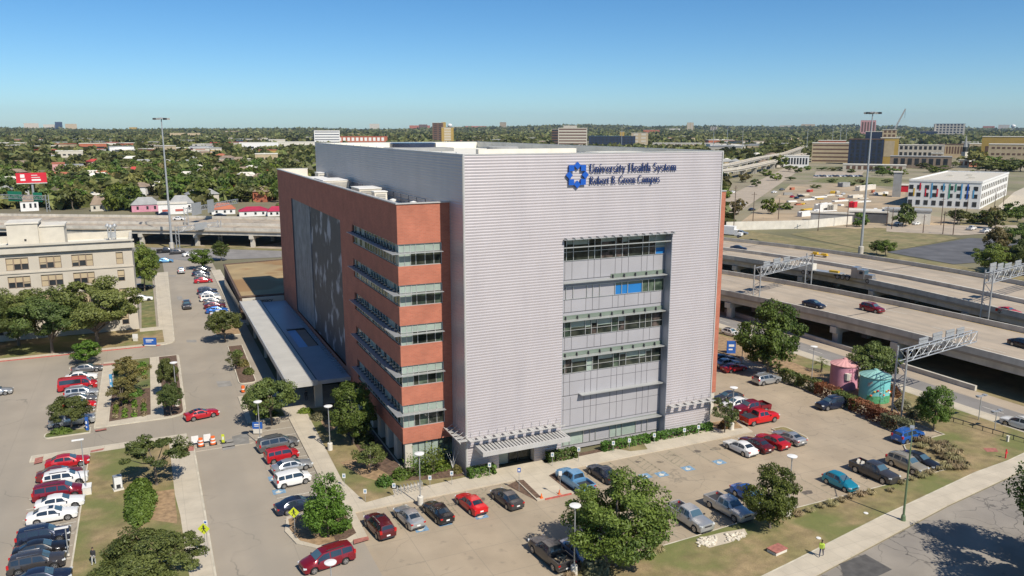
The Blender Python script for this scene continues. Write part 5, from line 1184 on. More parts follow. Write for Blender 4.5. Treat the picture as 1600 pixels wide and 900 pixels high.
# ornamental grasses: tufts of blades
def tuft_mesh(n,r,h,seed,mt='straw'):
    rng=np.random.default_rng(seed); m=MB()
    for i in range(n):
        a=rng.uniform(0,6.28); q=rng.uniform(.05,.35)*r; L_=rng.uniform(.6,1)*r; hh=h*rng.uniform(.6,1); w=.035*r+.01
        b=Vector((math.cos(a)*q,math.sin(a)*q,0)); t=Vector((math.cos(a),math.sin(a),0)); s=Vector((-t.y,t.x,0))*w
        mid=b+t*L_*.45+Vector((0,0,hh)); e=b+t*L_+Vector((0,0,hh*.65)); m.add([b-s,b+s,mid+s,mid-s],[(0,1,2,3)]); m.add([mid-s,mid+s,e],[(0,1,2)])
    return m.mesh('tuft',[M[mt]])
TU=[tuft_mesh(110,1,1.0,s) for s in (1,2,3)]+[tuft_mesh(110,1,1.0,9,'leafgrey')]
tl=[(1170,560),(1182,563),(1194,567),(1206,572),(1216,576),(1228,580)]+[(1433,690),(1447,692),(1440,700),(1460,697),(1474,700),(1468,708),(1484,706),(1495,712),(1488,720),(1478,718),(1500,722),(1505,732),(1492,732),(1478,732),(1465,734),(1452,741),(1440,746),(1425,750),(1408,756)]+[(1392,768),(1360,772),(1345,775),(1330,778),(1315,784),(1300,790),(1283,793),(1265,800),(1247,806)]+[(985,870),(1000,872),(1015,868),(1030,862),(890,905),(925,900),(975,885)]
for i,(x,y) in enumerate(tl):
    g=G(x,y,.14); o=link('grass_tuft',TU[i%4 if i<6 else (i%3 if x>1240 else (i%4))],None,None,(g.x,g.y,.14)); s=random.uniform(.65,1.0)*(1.15 if 1430<x<1510 else .75); o.scale=(s,s,s*.85); o.rotation_euler=(0,0,random.uniform(0,6))
    tag(o,'pale fountain grass tuft in the plantings along the lot edge','ornamental grass','fountain grass tufts round the parking lot')
def palm(g,h,r,label,n=26,z=.1):
    e=empty('palm_tree',(g[0],g[1],z),0,label,'palm tree'); MB().path([(0,0,-.05),(.05,0,h*.6),(0,0,h)],.16,.12,8).build('trunk',M['bark'],e); m=MB()
    for i in range(n):
        a=i*2.399; el=random.uniform(-.3,1.2); L_=r*random.uniform(.8,1); d=Vector((math.cos(a)*math.cos(el),math.sin(a)*math.cos(el),math.sin(el))); s=d.cross(Vector((0,0,1))).normalized()
        b=Vector((0,0,h)); 
        for k in range(-4,5):
            dd=(d+s*k*.16).normalized(); p=b+d*L_*.45; e2=b+dd*L_+Vector((0,0,-.18*r)); m.add([p-s*.03,p+s*.03,e2],[(0,1,2)])
        m.add([b-s*.03,b+s*.03,b+d*L_*.5+s*.03,b+d*L_*.5-s*.03],[(0,1,2,3)])
    m.build('crown',M['leafbright'],e)
palm(G(1283,583),1.6,1.7,'short fan palm beside the pink tank')
palm(G(1216,585),.9,1.3,'small palm under the big grey green tree')
palm(G(153,530),9,3.4,'tall fan palm rising among the live oaks before the old office block')
bush(G(930,892,.1),1.3,1.3,1.1,'spiky pale agave like plant at the foot of the big tree','leafgrey',500,.3,160)
# ------------------------------------------------------------------ highways
def ribbon(near,far,z,th,name,mt,parent):
    m=MB(); n=len(near)
    vs=[(p[0],p[1],z) for p in near]+[(p[0],p[1],z) for p in far]+[(p[0],p[1],z-th) for p in near]+[(p[0],p[1],z-th) for p in far]
    fs=[]
    for i in range(n-1): fs+= [(i,i+1,n+i+1,n+i),(2*n+i,3*n+i,3*n+i+1,2*n+i+1),(i,2*n+i,2*n+i+1,i+1),(n+i,n+i+1,3*n+i+1,3*n+i)]
    fs+=[(0,n,3*n,2*n),(n-1,3*n-1,4*n-1,2*n-1)]
    m.add(vs,fs); me=m.mesh(name,[mt]); bm=bmesh.new(); bm.from_mesh(me); bmesh.ops.recalc_face_normals(bm,faces=bm.faces[:]); bm.to_mesh(me); bm.free()
    return link(name,me,None,parent)
def resample(L,step=9):
    out=[Vector(L[0][:2])]
    for a,b in zip(L[:-1],L[1:]):
        a=Vector(a[:2]);b=Vector(b[:2]); k=max(1,int((b-a).length/step))
        for i in range(1,k+1): out.append(a+(b-a)*i/k)
    for _ in range(3): out=[out[0]]+[(out[i-1]+out[i]*2+out[i+1])/4 for i in range(1,len(out)-1)]+[out[-1]]
    return out
def offs(L,d):
    out=[]
    for i,p in enumerate(L):
        t=(L[min(i+1,len(L)-1)]-L[max(0,i-1)]).normalized(); out.append(p+Vector((-t.y,t.x))*d)
    return out
def highway(name,path,wid,z,label,piers=True,py=None,lanes=3,pstep=22,h=.95,pz=0,wid2=None):
    """path is one edge; wid..wid2 is the deck width from the first to the last point"""
    e=empty(name,(path[0][0],path[0][1],0),0,label,'highway'); o0=Vector(path[0][:2]); P=[p-o0 for p in resample(path)]; n_=len(P)
    wl=[wid+((wid2 or wid)-wid)*min(1,i/(n_*.8)) for i in range(n_)]
    def off(fr,ad=0.0): 
        out=[]
        for i,p in enumerate(P):
            t=(P[min(i+1,n_-1)]-P[max(0,i-1)]).normalized(); out.append(p+Vector((-t.y,t.x))*(fr*wl[i]+ad))
        return out
    ribbon(off(0),off(1),z,.35,'deck',M['deck'],e)
    for a,b in ((off(0),off(0,.32)),(off(1,-.32),off(1))): ribbon(a,b,z+h,h-.01,'barrier',M['concrete'],e)
    for a,b in ((off(0,.5),off(0,1.4)),(off(1,-1.4),off(1,-.5)),(off(.5,-.5),off(.5,.5))): ribbon(a,b,z-.36,1.1,'girder',M['concrete'],e)
    for k in range(1,lanes):
        m=MB(); Q=off(k/lanes,-.07); Q2=off(k/lanes,.07)
        for i in range(len(Q)-1):
            a,b,c,d=Q[i],Q[i]+(Q[i+1]-Q[i])*.35,Q2[i]+(Q2[i+1]-Q2[i])*.35,Q2[i]
            m.add([(a.x,a.y,z+.006),(b.x,b.y,z+.006),(c.x,c.y,z+.006),(d.x,d.y,z+.006)],[(0,1,2,3)])
        m.build('lane_line',M['linelight'],e)
    for a,b,mt in ((off(0,.55),off(0,.65),'linelight'),(off(1,-.65),off(1,-.55),'yellow')): ribbon(a,b,z+.008,.004,'edge_line',M[mt],e)
    A=off(0,.33); Bq=off(1,-.33)
    for i in range(3,n_-1,4): 
        d_=(P[i+1]-P[i]).normalized()*.12; ribbon([A[i]-d_,A[i]+d_],[Bq[i]-d_,Bq[i]+d_],z+.011,.003,'expansion_joint',M['plastic'],e)
    if piers:
        acc=0
        for i in range(1,n_-1):
            acc+=(P[i]-P[i-1]).length
            hit=acc>=pstep if py is None else any((P[i-1].y+o0.y-q)*(P[i].y+o0.y-q)<=0 for q in py)
            if hit:
                acc=0; t=(P[i+1]-P[i-1]).normalized(); n=Vector((-t.y,t.x)); rz=math.atan2(n.y,n.x); w_=wl[i]; c=P[i]+n*w_/2
                m=MB().cbox((c.x,c.y,z-1.52-.55),w_-.4,1.3,1.1,rz)
                for q in ((-.5+1.5/w_),0,(.5-1.5/w_)):
                    cc=c+n*w_*q; m.cbox((cc.x,cc.y,(z-2.1+pz)/2),1.25,1.1,(z-2.1-pz),rz)
                m.build('pier',M['concrete'],e)
    return e,P,o0,off
# lower carriageway beside the frontage road (path is the west edge going north)
HW1=[(84,-110),(81.5,-40),(80.6,-11),(80.2,10),(79.2,26),(76.6,45),(72,62),(64,84),(52,108)]
highway('elevated_highway',HW1[::-1],19.5,4.75,'near concrete elevated carriageway running along the frontage road east of the hospital',lanes=4,py=(-55,-37,-20,-2.6,15.5,32,49,66))
HW2=[(104,-110),(105,-40),(106.2,5),(108.5,22),(109.6,43),(106.5,70),(98,98),(84,122),(60,148),(8,184.5),(-32.6,210.6),(-75,234),(-140,270),(-260,332)]
e2,P2,o2,off2=highway('elevated_highway',HW2[::-1],39,5.3,'far wide elevated highway curving behind the hospital to the left edge',lanes=6,pstep=17,wid2=28)
B('x',M['concrete'],None); bpy.data.objects.remove(bpy.data.objects['x'])
Pm=off2(.42,-.35); Pn=off2(.42,.35); ribbon(Pm,Pn,5.3+.8,.79,'median_barrier',M['concrete'],e2)
# second, lower carriageway seen behind the left part
def gantry(name,a,b,z0,z1,label,signs=(),posts=True,par=None,post_z=0,sb='galv'):
    """truss between plan points a and b, chord heights z0..z1"""
    a=Vector((a[0],a[1],0)); b=Vector((b[0],b[1],0)); d=(b-a); L_=d.length; d.normalize(); n=Vector((-d.y,d.x,0)); wd=.75
    e=empty(name,(a.x,a.y,0),0,label,'overhead sign frame'); m=MB(); k=max(4,int(L_/1.7))
    for s in (-wd/2,wd/2):
        for z in (z0,z1): m.tube(n*s+Vector((0,0,z)),d*L_+n*s+Vector((0,0,z)),.075,n=6)
        for i in range(k):
            p=d*(L_*i/k)+n*s; q=d*(L_*(i+1)/k)+n*s; za,zb=(z0,z1) if i%2 else (z1,z0); m.tube(p+Vector((0,0,za)),q+Vector((0,0,zb)),.045,n=5); m.tube(q+Vector((0,0,z0)),q+Vector((0,0,z1)),.04,n=5)
    for i in range(k+1):
        p=d*(L_*i/k)
        for z in (z0,z1): m.tube(p-n*wd/2+Vector((0,0,z)),p+n*wd/2+Vector((0,0,z)),.035,n=5)
    m.build('truss',M['galv'],e)
    ends=[0,L_] if posts is True else posts
    for x in ends:
        m=MB()
        for s in (-wd*.9,wd*.9):
            m.tube(d*x+n*s+Vector((0,0,post_z)),d*x+n*s+Vector((0,0,z1+.5)),.13,n=8)
        for j in range(5):
            za=post_z+.4+(z0-post_z-.4)*j/5; zb=post_z+.4+(z0-post_z-.4)*(j+1)/5; s=1 if j%2 else -1
            m.tube(d*x+n*s*wd*.9+Vector((0,0,za)),d*x-n*s*wd*.9+Vector((0,0,zb)),.05,n=5)
        m.build('post',M['galv'],e)
    for (x,w_,h_,mt,side_) in signs:
        c=d*x+n*side_*(wd/2+.25)+Vector((0,0,(z0+z1)/2+(.75 if side_>0 else .15))); m=MB().cbox(c,w_,.1,h_,math.atan2(d.y,d.x)); p_=m.build('sign_panel',M[mt],e)
        if mt=='signgreen':
            m=MB(); 
            for r_,(ww,zz) in enumerate(((.5,.25),(.7,.0),(.6,-.25))): m.cbox(c+n*side_*.06+Vector((0,0,zz*h_)),w_*ww,.02,h_*.12,math.atan2(d.y,d.x))
            m.build('legend',M['white'],p_)
        else:
            m=MB()
            for r_ in range(3): m.cbox(c-n*side_*.1+Vector((0,0,(r_-1)*h_*.33)),w_,.06,.08,math.atan2(d.y,d.x))
            m.build('stiffener',M['galv'],p_)
    return e
p1=G(1412,650); gantry('sign_gantry',(58.3,-7.2),(76.5,-4.2),7.8,9.3,'lattice overhead sign frame spanning the frontage road by the turquoise tank',[(6,2.3,1.5,'galv',1),(9.5,2.4,1.9,'galv',1),(12.8,2.2,1.7,'galv',1),(15.6,2.0,1.5,'galv',1)],posts=[0])
g=G(1172,470,4.7); _a=G(1181,470,4.7); _b=G(1262,447,4.7); gantry('sign_gantry',(_a.x,_a.y),(_b.x,_b.y),9.6,11.2,'lattice overhead sign frame across the far highway above the tow truck',[(4.5,2.6,1.6,'galv',1),(8.5,2.8,1.9,'galv',1),(12.5,2.6,1.6,'galv',1)],post_z=4.2)
gantry('sign_gantry',(104.5,13.8),(140,22),10.8,12.6,'lattice overhead sign frame at the right edge above the highway',[(3.4,2.6,3.2,'galv',1),(6.6,2.4,2.4,'galv',1),(10.0,3.0,1.8,'galv',1),(14.5,2.8,1.9,'galv',1)],posts=[.6],post_z=2)
# gantries on the left highway
def gpx(x,y,z): v=G(x,y,z); return (v.x,v.y)
a=gpx(292,352,5.3); b=gpx(372,334,5.3); gantry('sign_gantry',a,b,9.5,11,'overhead sign frame with blank backs on the left elevated highway',[(6,6.5,4.2,'galv',-1),(16,4.5,4.6,'galv',-1)],posts=[0],post_z=5.3)
a=gpx(279,392,0); b=gpx(345,381,0); gantry('sign_gantry',a,b,6.0,7.4,'low overhead sign frame below the left elevated highway',[(9,5,2.2,'galv',-1)],post_z=0)
a=gpx(76,331,5.3); b=gpx(4,328,5.3); gantry('sign_gantry',a,b,10.0,11.6,'overhead sign frame with two green panels at the far left of the highway',[(5.5,4.6,3.6,'signgreen',-1),(17.5,7.4,4.0,'signgreen',-1)],posts=[0],post_z=5.3)
# vehicles on the decks
def H_(kind,x,y,z,h,colour,label,**kw): g=G(x,y,z+.7); return car(kind,(g.x,g.y),h,colour,label,z=z+.01,group='vehicles on the highways',**kw)
H_('sedan',1272,474,4.75,R(-84),'navy','navy saloon on the near carriageway behind the maroon car')
H_('suv',1363,481,4.75,R(-86),'darkred','maroon sport utility car on the near carriageway')
H_('sedan',1600,536,4.75,R(-92),'black','dark saloon cut by the right edge on the near carriageway')
H_('coupe',1577,485,5.3,R(-92),'brightred','bright red coupe on the far highway near the right edge')
H_('sedan',1154,387,5.3,R(-55),'navy','navy saloon on the far highway right of the hospital',detail=False)
H_('sedan',1158,363,5.3,R(-55),'silver','pale saloon on the far highway behind the white box truck',detail=False)
H_('suv',255,335,5.3,R(149),'navy','dark sport utility car on the left elevated highway by the mast',detail=False)
H_('sedan',280,341,5.3,R(-31),'white','white saloon on the left elevated highway right of the mast',detail=False)
H_('sedan',344,336,5.3,R(-31),'black','small dark car behind the sign frame on the left highway',detail=False)
def truck_parts(e,bx):
    for n,mt,b in bx: B(n,M[mt],e,*b)
def wheels(e,xs,r,w_,s=.55):
    ty,ri=wheel_meshes(r,.3)
    for x in xs:
        for q in (-1,1):
            o=bpy.data.objects.new('wheel',ty); col.objects.link(o); o.parent=e; o.location=(x,q*w_,r); c=bpy.data.objects.new('rim',ri); col.objects.link(c); c.parent=o
g=G(1141,364,6.5); e=empty('box_truck',(g.x,g.y,5.31),R(-58),'white box truck on the far highway beside the hospital corner','truck'); e.scale=(.93,)*3
truck_parts(e,[('cargo_box','white',[(-4.6,1.6,-1.2,1.2,.95,3.6)]),('cab','white',[(1.7,2.6,-1.1,1.1,.7,2.5),(2.6,3.9,-1.05,1.05,.7,1.6)]),('windscreen','carglass',[(2.61,2.66,-.95,.95,1.65,2.4)]),('chassis','black',[(-4.4,3.6,-.5,.5,.5,.7)])]); wheels(e,(3.0,-2.8),.48,1.0)
g=G(1325,430,6.3); e=empty('tow_lorry',(g.x,g.y,5.31),R(-72),'silver tractor unit pulling a grey flatbed with yellow gear on the far highway','lorry'); e.scale=(.93,)*3
truck_parts(e,[('bonnet','rim',[(4.2,6.0,-.95,.95,.8,1.9)]),('cab','rim',[(2.6,4.2,-1.2,1.2,.8,2.9),(1.2,2.55,-1.2,1.2,.8,3.3)]),('windscreen','carglassb',[(4.21,4.26,-1.05,1.05,1.95,2.75)]),('side_window','carglass',[(3.1,3.9,-1.23,-1.205,1.9,2.6),(3.1,3.9,1.205,1.23,1.9,2.6)]),('bumper','chrome',[(6.01,6.2,-1.1,1.1,.5,1.0)]),('chassis','black',[(-3.2,6.0,-.5,.5,.6,.85)])]); wheels(e,(5.1,.4,-.8,-2.0),.52,1.02)
truck_parts(e,[('flatbed','galv',[(-8.5,-1.2,-1.2,1.2,1.1,1.3)]),('winch_gear','yellow',[(-4.4,-2.2,-.5,.5,1.31,1.75)]),('rear_container','offwhite',[(-11.8,-8.4,-1.2,1.2,1.1,2.7),(-11.0,-9.6,-1.21,-1.20,1.3,2.5)])]); wheels(e,(-9.4,-10.6),.5,1.02)
g=G(1281,397,6); e=empty('yellow_trailer',(g.x,g.y,5.31),R(-72),'yellow equipment trailer on the inner lanes behind the flatbed lorry','trailer'); e.scale=(.55,)*3
truck_parts(e,[('frame','yellow',[(-4,4,-1.1,1.1,.9,1.15),(-3.2,-1,-.8,.8,1.16,2.0),(1,3.5,-.7,.7,1.16,1.8)])]); wheels(e,(-3,2.4),.45,1.0)

# ------------------------------------------------------------------ light masts
def high_mast(g,h,label):
    e=empty('high_mast_light',(g[0],g[1],0),0,label,'light mast'); MB().tube((0,0,0),(0,0,h),.42,.16,14).build('mast',M['galv'],e); MB().lathe([(.8,0),(.8,2.2),(.6,2.3)],14).build('base',M['concrete'],e)
    MB().lathe([(.9,h),(1.1,h+.15),(.9,h+.35),(.2,h+.5)],14).build('lowering_ring',M['galv'],e)
    for k in range(6):
        a=k*math.pi/3; m=MB().tube((math.cos(a)*.8,math.sin(a)*.8,h+.2),(math.cos(a)*1.9,math.sin(a)*1.9,h+.3),.06,n=6); m.cbox((math.cos(a)*2.0,math.sin(a)*2.0,h+.05),.9,.7,.55,a); m.build('floodlight',M['plastic' if k%2 else 'greyroof'],e)
    return e
high_mast((-23.5,195.9),40.6,'tall grey high mast light at the far end of the street')
high_mast((168.8,98.5),42.2,'tall grey high mast light on the dry grass beyond the right highway')
for i,(x,y0,y1) in enumerate([(971,232,196),(1114,238,200),(1135,240,199),(1159,242,198),(1260,238,203),(1299,240,200),(1311,240,199),(1320,240,201)]):
    g=G(x,y0); h=HT(g,x,y1); e=empty('high_mast_light',(g.x,g.y,0),0,['distant light mast above the blue glass building','distant light mast right of the long low tan building','distant light mast just right of the hospital roof corner','distant light mast over the interchange ramps','distant light mast left of the tan parking garage','distant light mast behind the tan parking garage','distant light mast left of the dark glass block','distant light mast nearest the dark glass block'][i],'light mast','distant light masts')
    s=max(.5,g.length/1400); MB().tube((0,0,0),(0,0,h),.5*s,.3*s,8).build('mast',M['galv'],e); MB().lathe([(1.6*s,h),(1.8*s,h+.8*s),(.3*s,h+1*s)],10).build('lamp_ring',M['galv'],e)

# ------------------------------------------------------------------ old office block
O=empty('office_block',(-33,87.2,0),0,'old cream three storey office block with grouped windows behind the live oaks','building')
def ob(n,mt,*bx): return B(n,M[mt],O,*[(a+33-0,b+33,c-87.2,d-87.2,e,f) for a,b,c,d,e,f in bx])
hz=[(15.1,12.85),(11.75,9.6),(8.2,6.0),(4.0,1.2)]
groups=[-35.2]+[-39.6-5.15*k for k in range(17)]
HB_=-33.0
holes=[]
for gi,gx in enumerate(groups):
    wd=1.0 if gi==0 else 3.5
    for t,b in hz: holes.append((gx-wd if gi else gx-.6,gx if gi else gx+.6,b,t))
m=MB()
for a,b,c,d in wall_rects(-120,HB_,0,16.0,holes): m.add([(a+33,0,c),(b+33,0,c),(b+33,0,d),(a+33,0,d)],[(0,1,2,3)])
for a,b,c,d in holes:
    a+=33;b+=33; m.add([(a,0,c),(a,.3,c),(a,.3,d),(a,0,d)],[(3,2,1,0)]); m.add([(b,0,c),(b,.3,c),(b,.3,d),(b,0,d)],[(0,1,2,3)]); m.add([(a,0,c),(b,0,c),(b,.3,c),(a,.3,c)],[(0,1,2,3)]); m.add([(a,0,d),(b,0,d),(b,.3,d),(a,.3,d)],[(3,2,1,0)])
m.add([(0,0,0),(0,15.6,0),(0,15.6,16),(0,0,16)],[(0,1,2,3)]); m.add([(-87,15.6,0),(0,15.6,0),(0,15.6,16),(-87,15.6,16)],[(0,3,2,1)])
m.build('wall',M['beige'],O)
ob('cornice','cream',(-120,HB_+.5,86.6,87.19,15.9,16.8),(-120,HB_+.5,86.6,87.0,17.2,17.5)); ob('string_course','beige',(-120,HB_+.1,87.05,87.19,12.25,12.5))
ob('parapet','cream',(-120,HB_,87.2,87.7,15.9,17.1),(HB_-.5,HB_+.02,87.7,102.4,15.9,17.1),(-120,HB_,102.4,102.9,15.9,17.3)); ob('roof','roofwhite',(-120,HB_-.5,87.7,102.4,15.7,15.95))
for i,(a,b,c,d) in enumerate(holes):
    if a<-72: continue
    r_=random.Random(i); n=1 if b-a<1.5 else 3; fr=MB(); x0=a+33; w_=(b-a)/n
    for k in range(n+1): fr.box(x0+k*w_-.09,x0+k*w_+.09,.10,.2,c,d)
    fr.box(x0,x0+(b-a),.10,.2,c,c+.1); fr.box(x0,x0+(b-a),.10,.2,d-.1,d); fr.box(x0,x0+(b-a),.12,.2,(c+d)/2-.03,(c+d)/2+.03)
    o=fr.build('window',M['brownroof'],O)
    for k in range(n):
        sp=r_.choice([c,c+(d-c)*.35,c+(d-c)*.5,c]); 
        if sp>c+.1: B('pane',M['dkglass'],o,(x0+k*w_+.09,x0+(k+1)*w_-.09,.21,.23,c,sp))
        B('blind',M['tan'],o,(x0+k*w_+.09,x0+(k+1)*w_-.09,.205,.215,sp,d))
def ob2(n,mt,*bx): return ob(n,mt,*bx)
ob('penthouse','cream',(-53.6,-48.6,94,100,15.96,20.4),(-48.59,-44.4,94.6,100,15.96,19.7)); ob('penthouse_cap','offwhite',(-53.8,-48.4,93.8,100.2,20.41,20.7),(-48.39,-44.2,94.4,100.2,19.71,19.95)); ob('penthouse_door','cream',(-51.2,-50.3,93.93,93.99,16.0,18.1)); ob('door_vent','black',(-50.95,-50.6,93.9,93.925,17.2,17.6))
m=MB()
for x,y in ((-36.6,97),(-35.9,98.5),(-37.2,99)): m.tube((x+33,y-87.2,15.95),(x+33,y-87.2,19.0),.12); m.lathe([(.35,0),(.45,.3),(.1,.7)],10,(x+33,y-87.2,18.6))
m.box(-4.2,-2.8,10,11,16.6,17.6); m.build('roof_antenna',M['galv'],O)
# low building right of the street
Lb=empty('pharmacy_building',(-14.4,86,0),0,'low brown flat roofed building with a pharmacy sign left of the tower','building')
pts=[(-14.4,86.5),(-6,86),(6,86),(6,131),(-13.7,128.4)]
lp_=[(p[0]+14.4,p[1]-86) for p in pts]; MB().prism(lp_,0,4.7).build('wall',M['mulch'],Lb); MB().prism(inset([(p[0]+14.4,p[1]-86) for p in pts],.35),4.71,4.78).build('roof',M['tanroof'],Lb)
m=MB(); q=lp_
for i in range(len(q)):
    a=Vector((*q[i],0)); b=Vector((*q[(i+1)%len(q)],0)); c=(a+b)/2; d=b-a; m.cbox((c.x,c.y,4.85),d.length,.34,.28,math.atan2(d.y,d.x))
m.build('parapet',M['rustwood'],Lb); B('sign_fascia',M['cream'],Lb,(.3,8.4,-.55,-.02,3.3,4.6))
def text(name,s,size,mt,loc,rot,parent,ext=.02,align='LEFT'):
    cu=bpy.data.curves.new(name,'FONT'); cu.body=s; cu.size=size; cu.extrude=ext; cu.align_x=align; cu.offset=.012*size
    o=bpy.data.objects.new(name+'_c',cu); col.objects.link(o); bpy.context.view_layer.update(); me=bpy.data.meshes.new_from_object(o.evaluated_get(bpy.context.evaluated_depsgraph_get())); bpy.data.objects.remove(o); me.materials.clear(); me.materials.append(mt)
    q=bpy.data.objects.new(name,me); col.objects.link(q); q.location=loc; q.rotation_euler=rot; q.parent=parent; return q
text('lettering','Pharmacy',1.0,M['plastic'],(2.2,-.6,3.6),(R(90),0,0),Lb)
B('glazing',M['dkglass'],Lb,(-.02,.0-.001,3,35,.4,3)); 

# ------------------------------------------------------------------ far buildings
def facade_box(x0,x1,ytop,ybase,name,label,wallm,winm='dkglass',floors=0,cols=0,depth=None,yaw=None,roofm=None,side=None,cat='building',group=None,h=None,band=False,wfrac=.55,par=None):
    if par is not None: return fb_part(x0,x1,ytop,ybase,name,wallm,winm,floors,cols,depth,roofm,h,wfrac,par)
    g0=G(x0,ybase); g1=G(x1,ybase)
    c=G((x0+x1)/2,ybase); dep=(c-CAM).dot(_d); w_=(x1-x0)*dep/FPX*math.hypot(1,0); hh=h or max(2,HT(c,(x0+x1)/2,ytop))
    dp=depth or min(w_*.7,40); yw_=-YAW if yaw is None else yaw
    if yaw is None: yw_=-(math.atan2(c.x-CAM.x,c.y-CAM.y)); 
    e=empty(name,(c.x,c.y,0),yw_,label,cat,group)
    B('wall',M[wallm],e,(-w_/2,w_/2,0,dp,0,hh)); B('roof',M[roofm or 'offwhite'],e,(-w_/2-.3,w_/2+.3,-.3,dp+.3,hh,hh+.6))
    if floors:
        fh=hh/floors
        for f in range(floors):
            z0=f*fh+fh*.3; z1=z0+fh*wfrac
            if band or not cols: B('window_band',M[winm],e,(-w_/2*.95,w_/2*.95,-.12,-.02,z0,z1))
            else:
                cw=w_*.92/cols
                for k in range(cols): B('window',M[winm],e,(-w_*.46+cw*(k+.2),-w_*.46+cw*(k+.8),-.12,-.02,z0,z1))
    return e,w_,hh,dp
fb=facade_box
def fb_part(x0,x1,ytop,ybase,name,wallm,winm,floors,cols,depth,roofm,h,wfrac,par):
    """a joined block of an existing building: its wall, roof and windows hang from that building"""
    n0=len(bpy.data.objects); e,w_,hh,dp=facade_box(x0,x1,ytop,ybase,'tmp_block','tmp',wallm,winm,floors,cols,depth,None,roofm,h=h,wfrac=wfrac)
    pm_=Matrix.Translation(par.location)@Matrix.Rotation(par.rotation_euler.z,4,'Z'); em=Matrix.Translation(e.location)@Matrix.Rotation(e.rotation_euler.z,4,'Z'); rel=pm_.inverted()@em
    for o in list(e.children):
        o.parent=par; o.matrix_parent_inverse=Matrix.Identity(4); o.location=rel.to_translation(); o.rotation_euler=rel.to_euler()
        if o.name.startswith('wall'): o.name=name
    bpy.data.objects.remove(e)
_p=fb(492,531,204,224,'white_block','white block with blue left face standing over the tower roof line','white','bluegl',5,0,wfrac=.3); fb(490,502,209,224,'annex','','bluegl',par=_p[0])
fb(505,605,213.5,223,'market_hall','long red roofed market hall with white arches behind the tower roof','rust','white',1,14,roofm='redroof',depth=30); fb(548,562,209,216,'small_block','orange block above the red market hall','gold')
_p=fb(676,693,192,222,'brown_tower','dark brown tower half of the pair left of centre','brown','dkglass',10,2,wfrac=.4); fb(690,709,199.5,222,'gold_tower','gold tower half of the pair with white window strip','gold','offwhite',9,1,wfrac=.5); fb(690,697,191,215,'stair_head','','gold',par=_p[0])
fb(781,791,191,207,'round_tower','distant grey apartment tower left of centre','tan','dkglass',9,3)
_p=fb(872,917,200,227,'office_tower','cream office tower with long window bands behind the roof','cream','brown',6,0,depth=30,wfrac=.45,roofm='cream'); fb(862,873,202,226,'end_block','','brown','dkglass',6,0,par=_p[0]); fb(880,901,196.5,226,'penthouse','','cream',par=_p[0])
_p=fb(920,992,213,229,'glass_building','long dark blue glass building right of the cream office tower','bluegl','dkglass',4,12,roofm='bluegl'); fb(986,1012,208,229,'tan_block','','tan','cream',4,2,par=_p[0]); fb(968,975,206,228,'stair_tower','','gold',par=_p[0])
fb(1020,1122,224,233,'long_school','long low cream building with dark windows over the metal parapet','cream','brown',1,16,depth=30)
fb(1073,1083,191.5,209,'apartment_tower','distant beige cylinder like tower on the skyline','tan','cream',10,2); fb(1110,1120,198,209,'apartment_tower','smaller distant grey tower right of the beige one','beige','dkglass',6,2)
fb(1344,1366,188,214,'hotel_tower','pinkish brown curved top hotel tower behind the light mast','pinkroof','brown',1,5,wfrac=.6)
_p=fb(1326,1376,218,257,'dark_glass_block','dark glass office block with bright tan end wall','bluegl','dkglass',7,6,wfrac=.75,roofm='brown'); fb(1374,1400,216,257,'end_wall','','gold','tan',1,1,wfrac=.6,depth=20,par=_p[0]); fb(1350,1374,206,250,'upper_block','','bluegl',par=_p[0]); fb(1376,1396,203,252,'upper_block','','tan','brown',8,3,par=_p[0])
_p=fb(1269,1324,224,254,'parking_garage','tan parking garage with open dark floor bands','tan','brown',5,0,wfrac=.35,depth=30); fb(1278,1318,220,250,'stair_head','','rust',par=_p[0])
_p=fb(1461,1503,193.5,217,'office_tower','modern office tower with cream grid and glass left side','cream','bluegl',6,8,wfrac=.6,roofm='bluegl'); fb(1438,1462,205,217,'glass_wing','','bluegl',par=_p[0]); fb(1458,1472,194,216.5,'glass_side','','bluegl',par=_p[0])
fb(1404,1470,227,246,'school_building','grey brown school building with white window rows','beige','dkglass',2,9,depth=25); fb(1468,1502,226,246,'annex_hall','dark roofed hall left of the church steeple','tan','brown',1,8,roofm='brown')
fb(1394,1480,245,263,'long_church_hall','low hall with faded green roof before the school building','brownroof','dkglass',1,8,roofm='greyroof',depth=18)
_p=fb(1536,1600,214,250,'tan_complex','stepped tan complex at the right edge of the skyline','gold','brown',1,4,wfrac=.3,depth=40); fb(1548,1625,226,255,'front_wing','','tan','brown',3,10,wfrac=.3,depth=30,par=_p[0])
fb(1498,1512,250,262,'small_church','white church front with gabled porch below the steeple','cream','brown',1,2)
g=G(1505,260); e=empty('church_steeple',(g.x,g.y,0),0,'cream church steeple with dark spire before the dark trees','steeple'); h=HT(g,1505,222)
B('tower',M['cream'],e,(-2.2,2.2,-2.2,2.2,0,h*.6)); B('belfry',M['dkglass'],e,(-1.7,1.7,-1.7,1.7,h*.6,h*.8)); MB().lathe([(2.0,h*.8),(.15,h*1.28)],6).build('spire',M['greyroof'],e)
fb(1454,1470,240,262,'tan_hall','narrow tan hall by the church','tan','brown',2,2)
fb(1225,1262,244,262,'low_clinic','low white building left of the tan garage','white','dkglass',1,8); fb(1320,1410,258,268,'long_low_store','long low beige store before the dark glass block','beige','brown',1,10,depth=12)
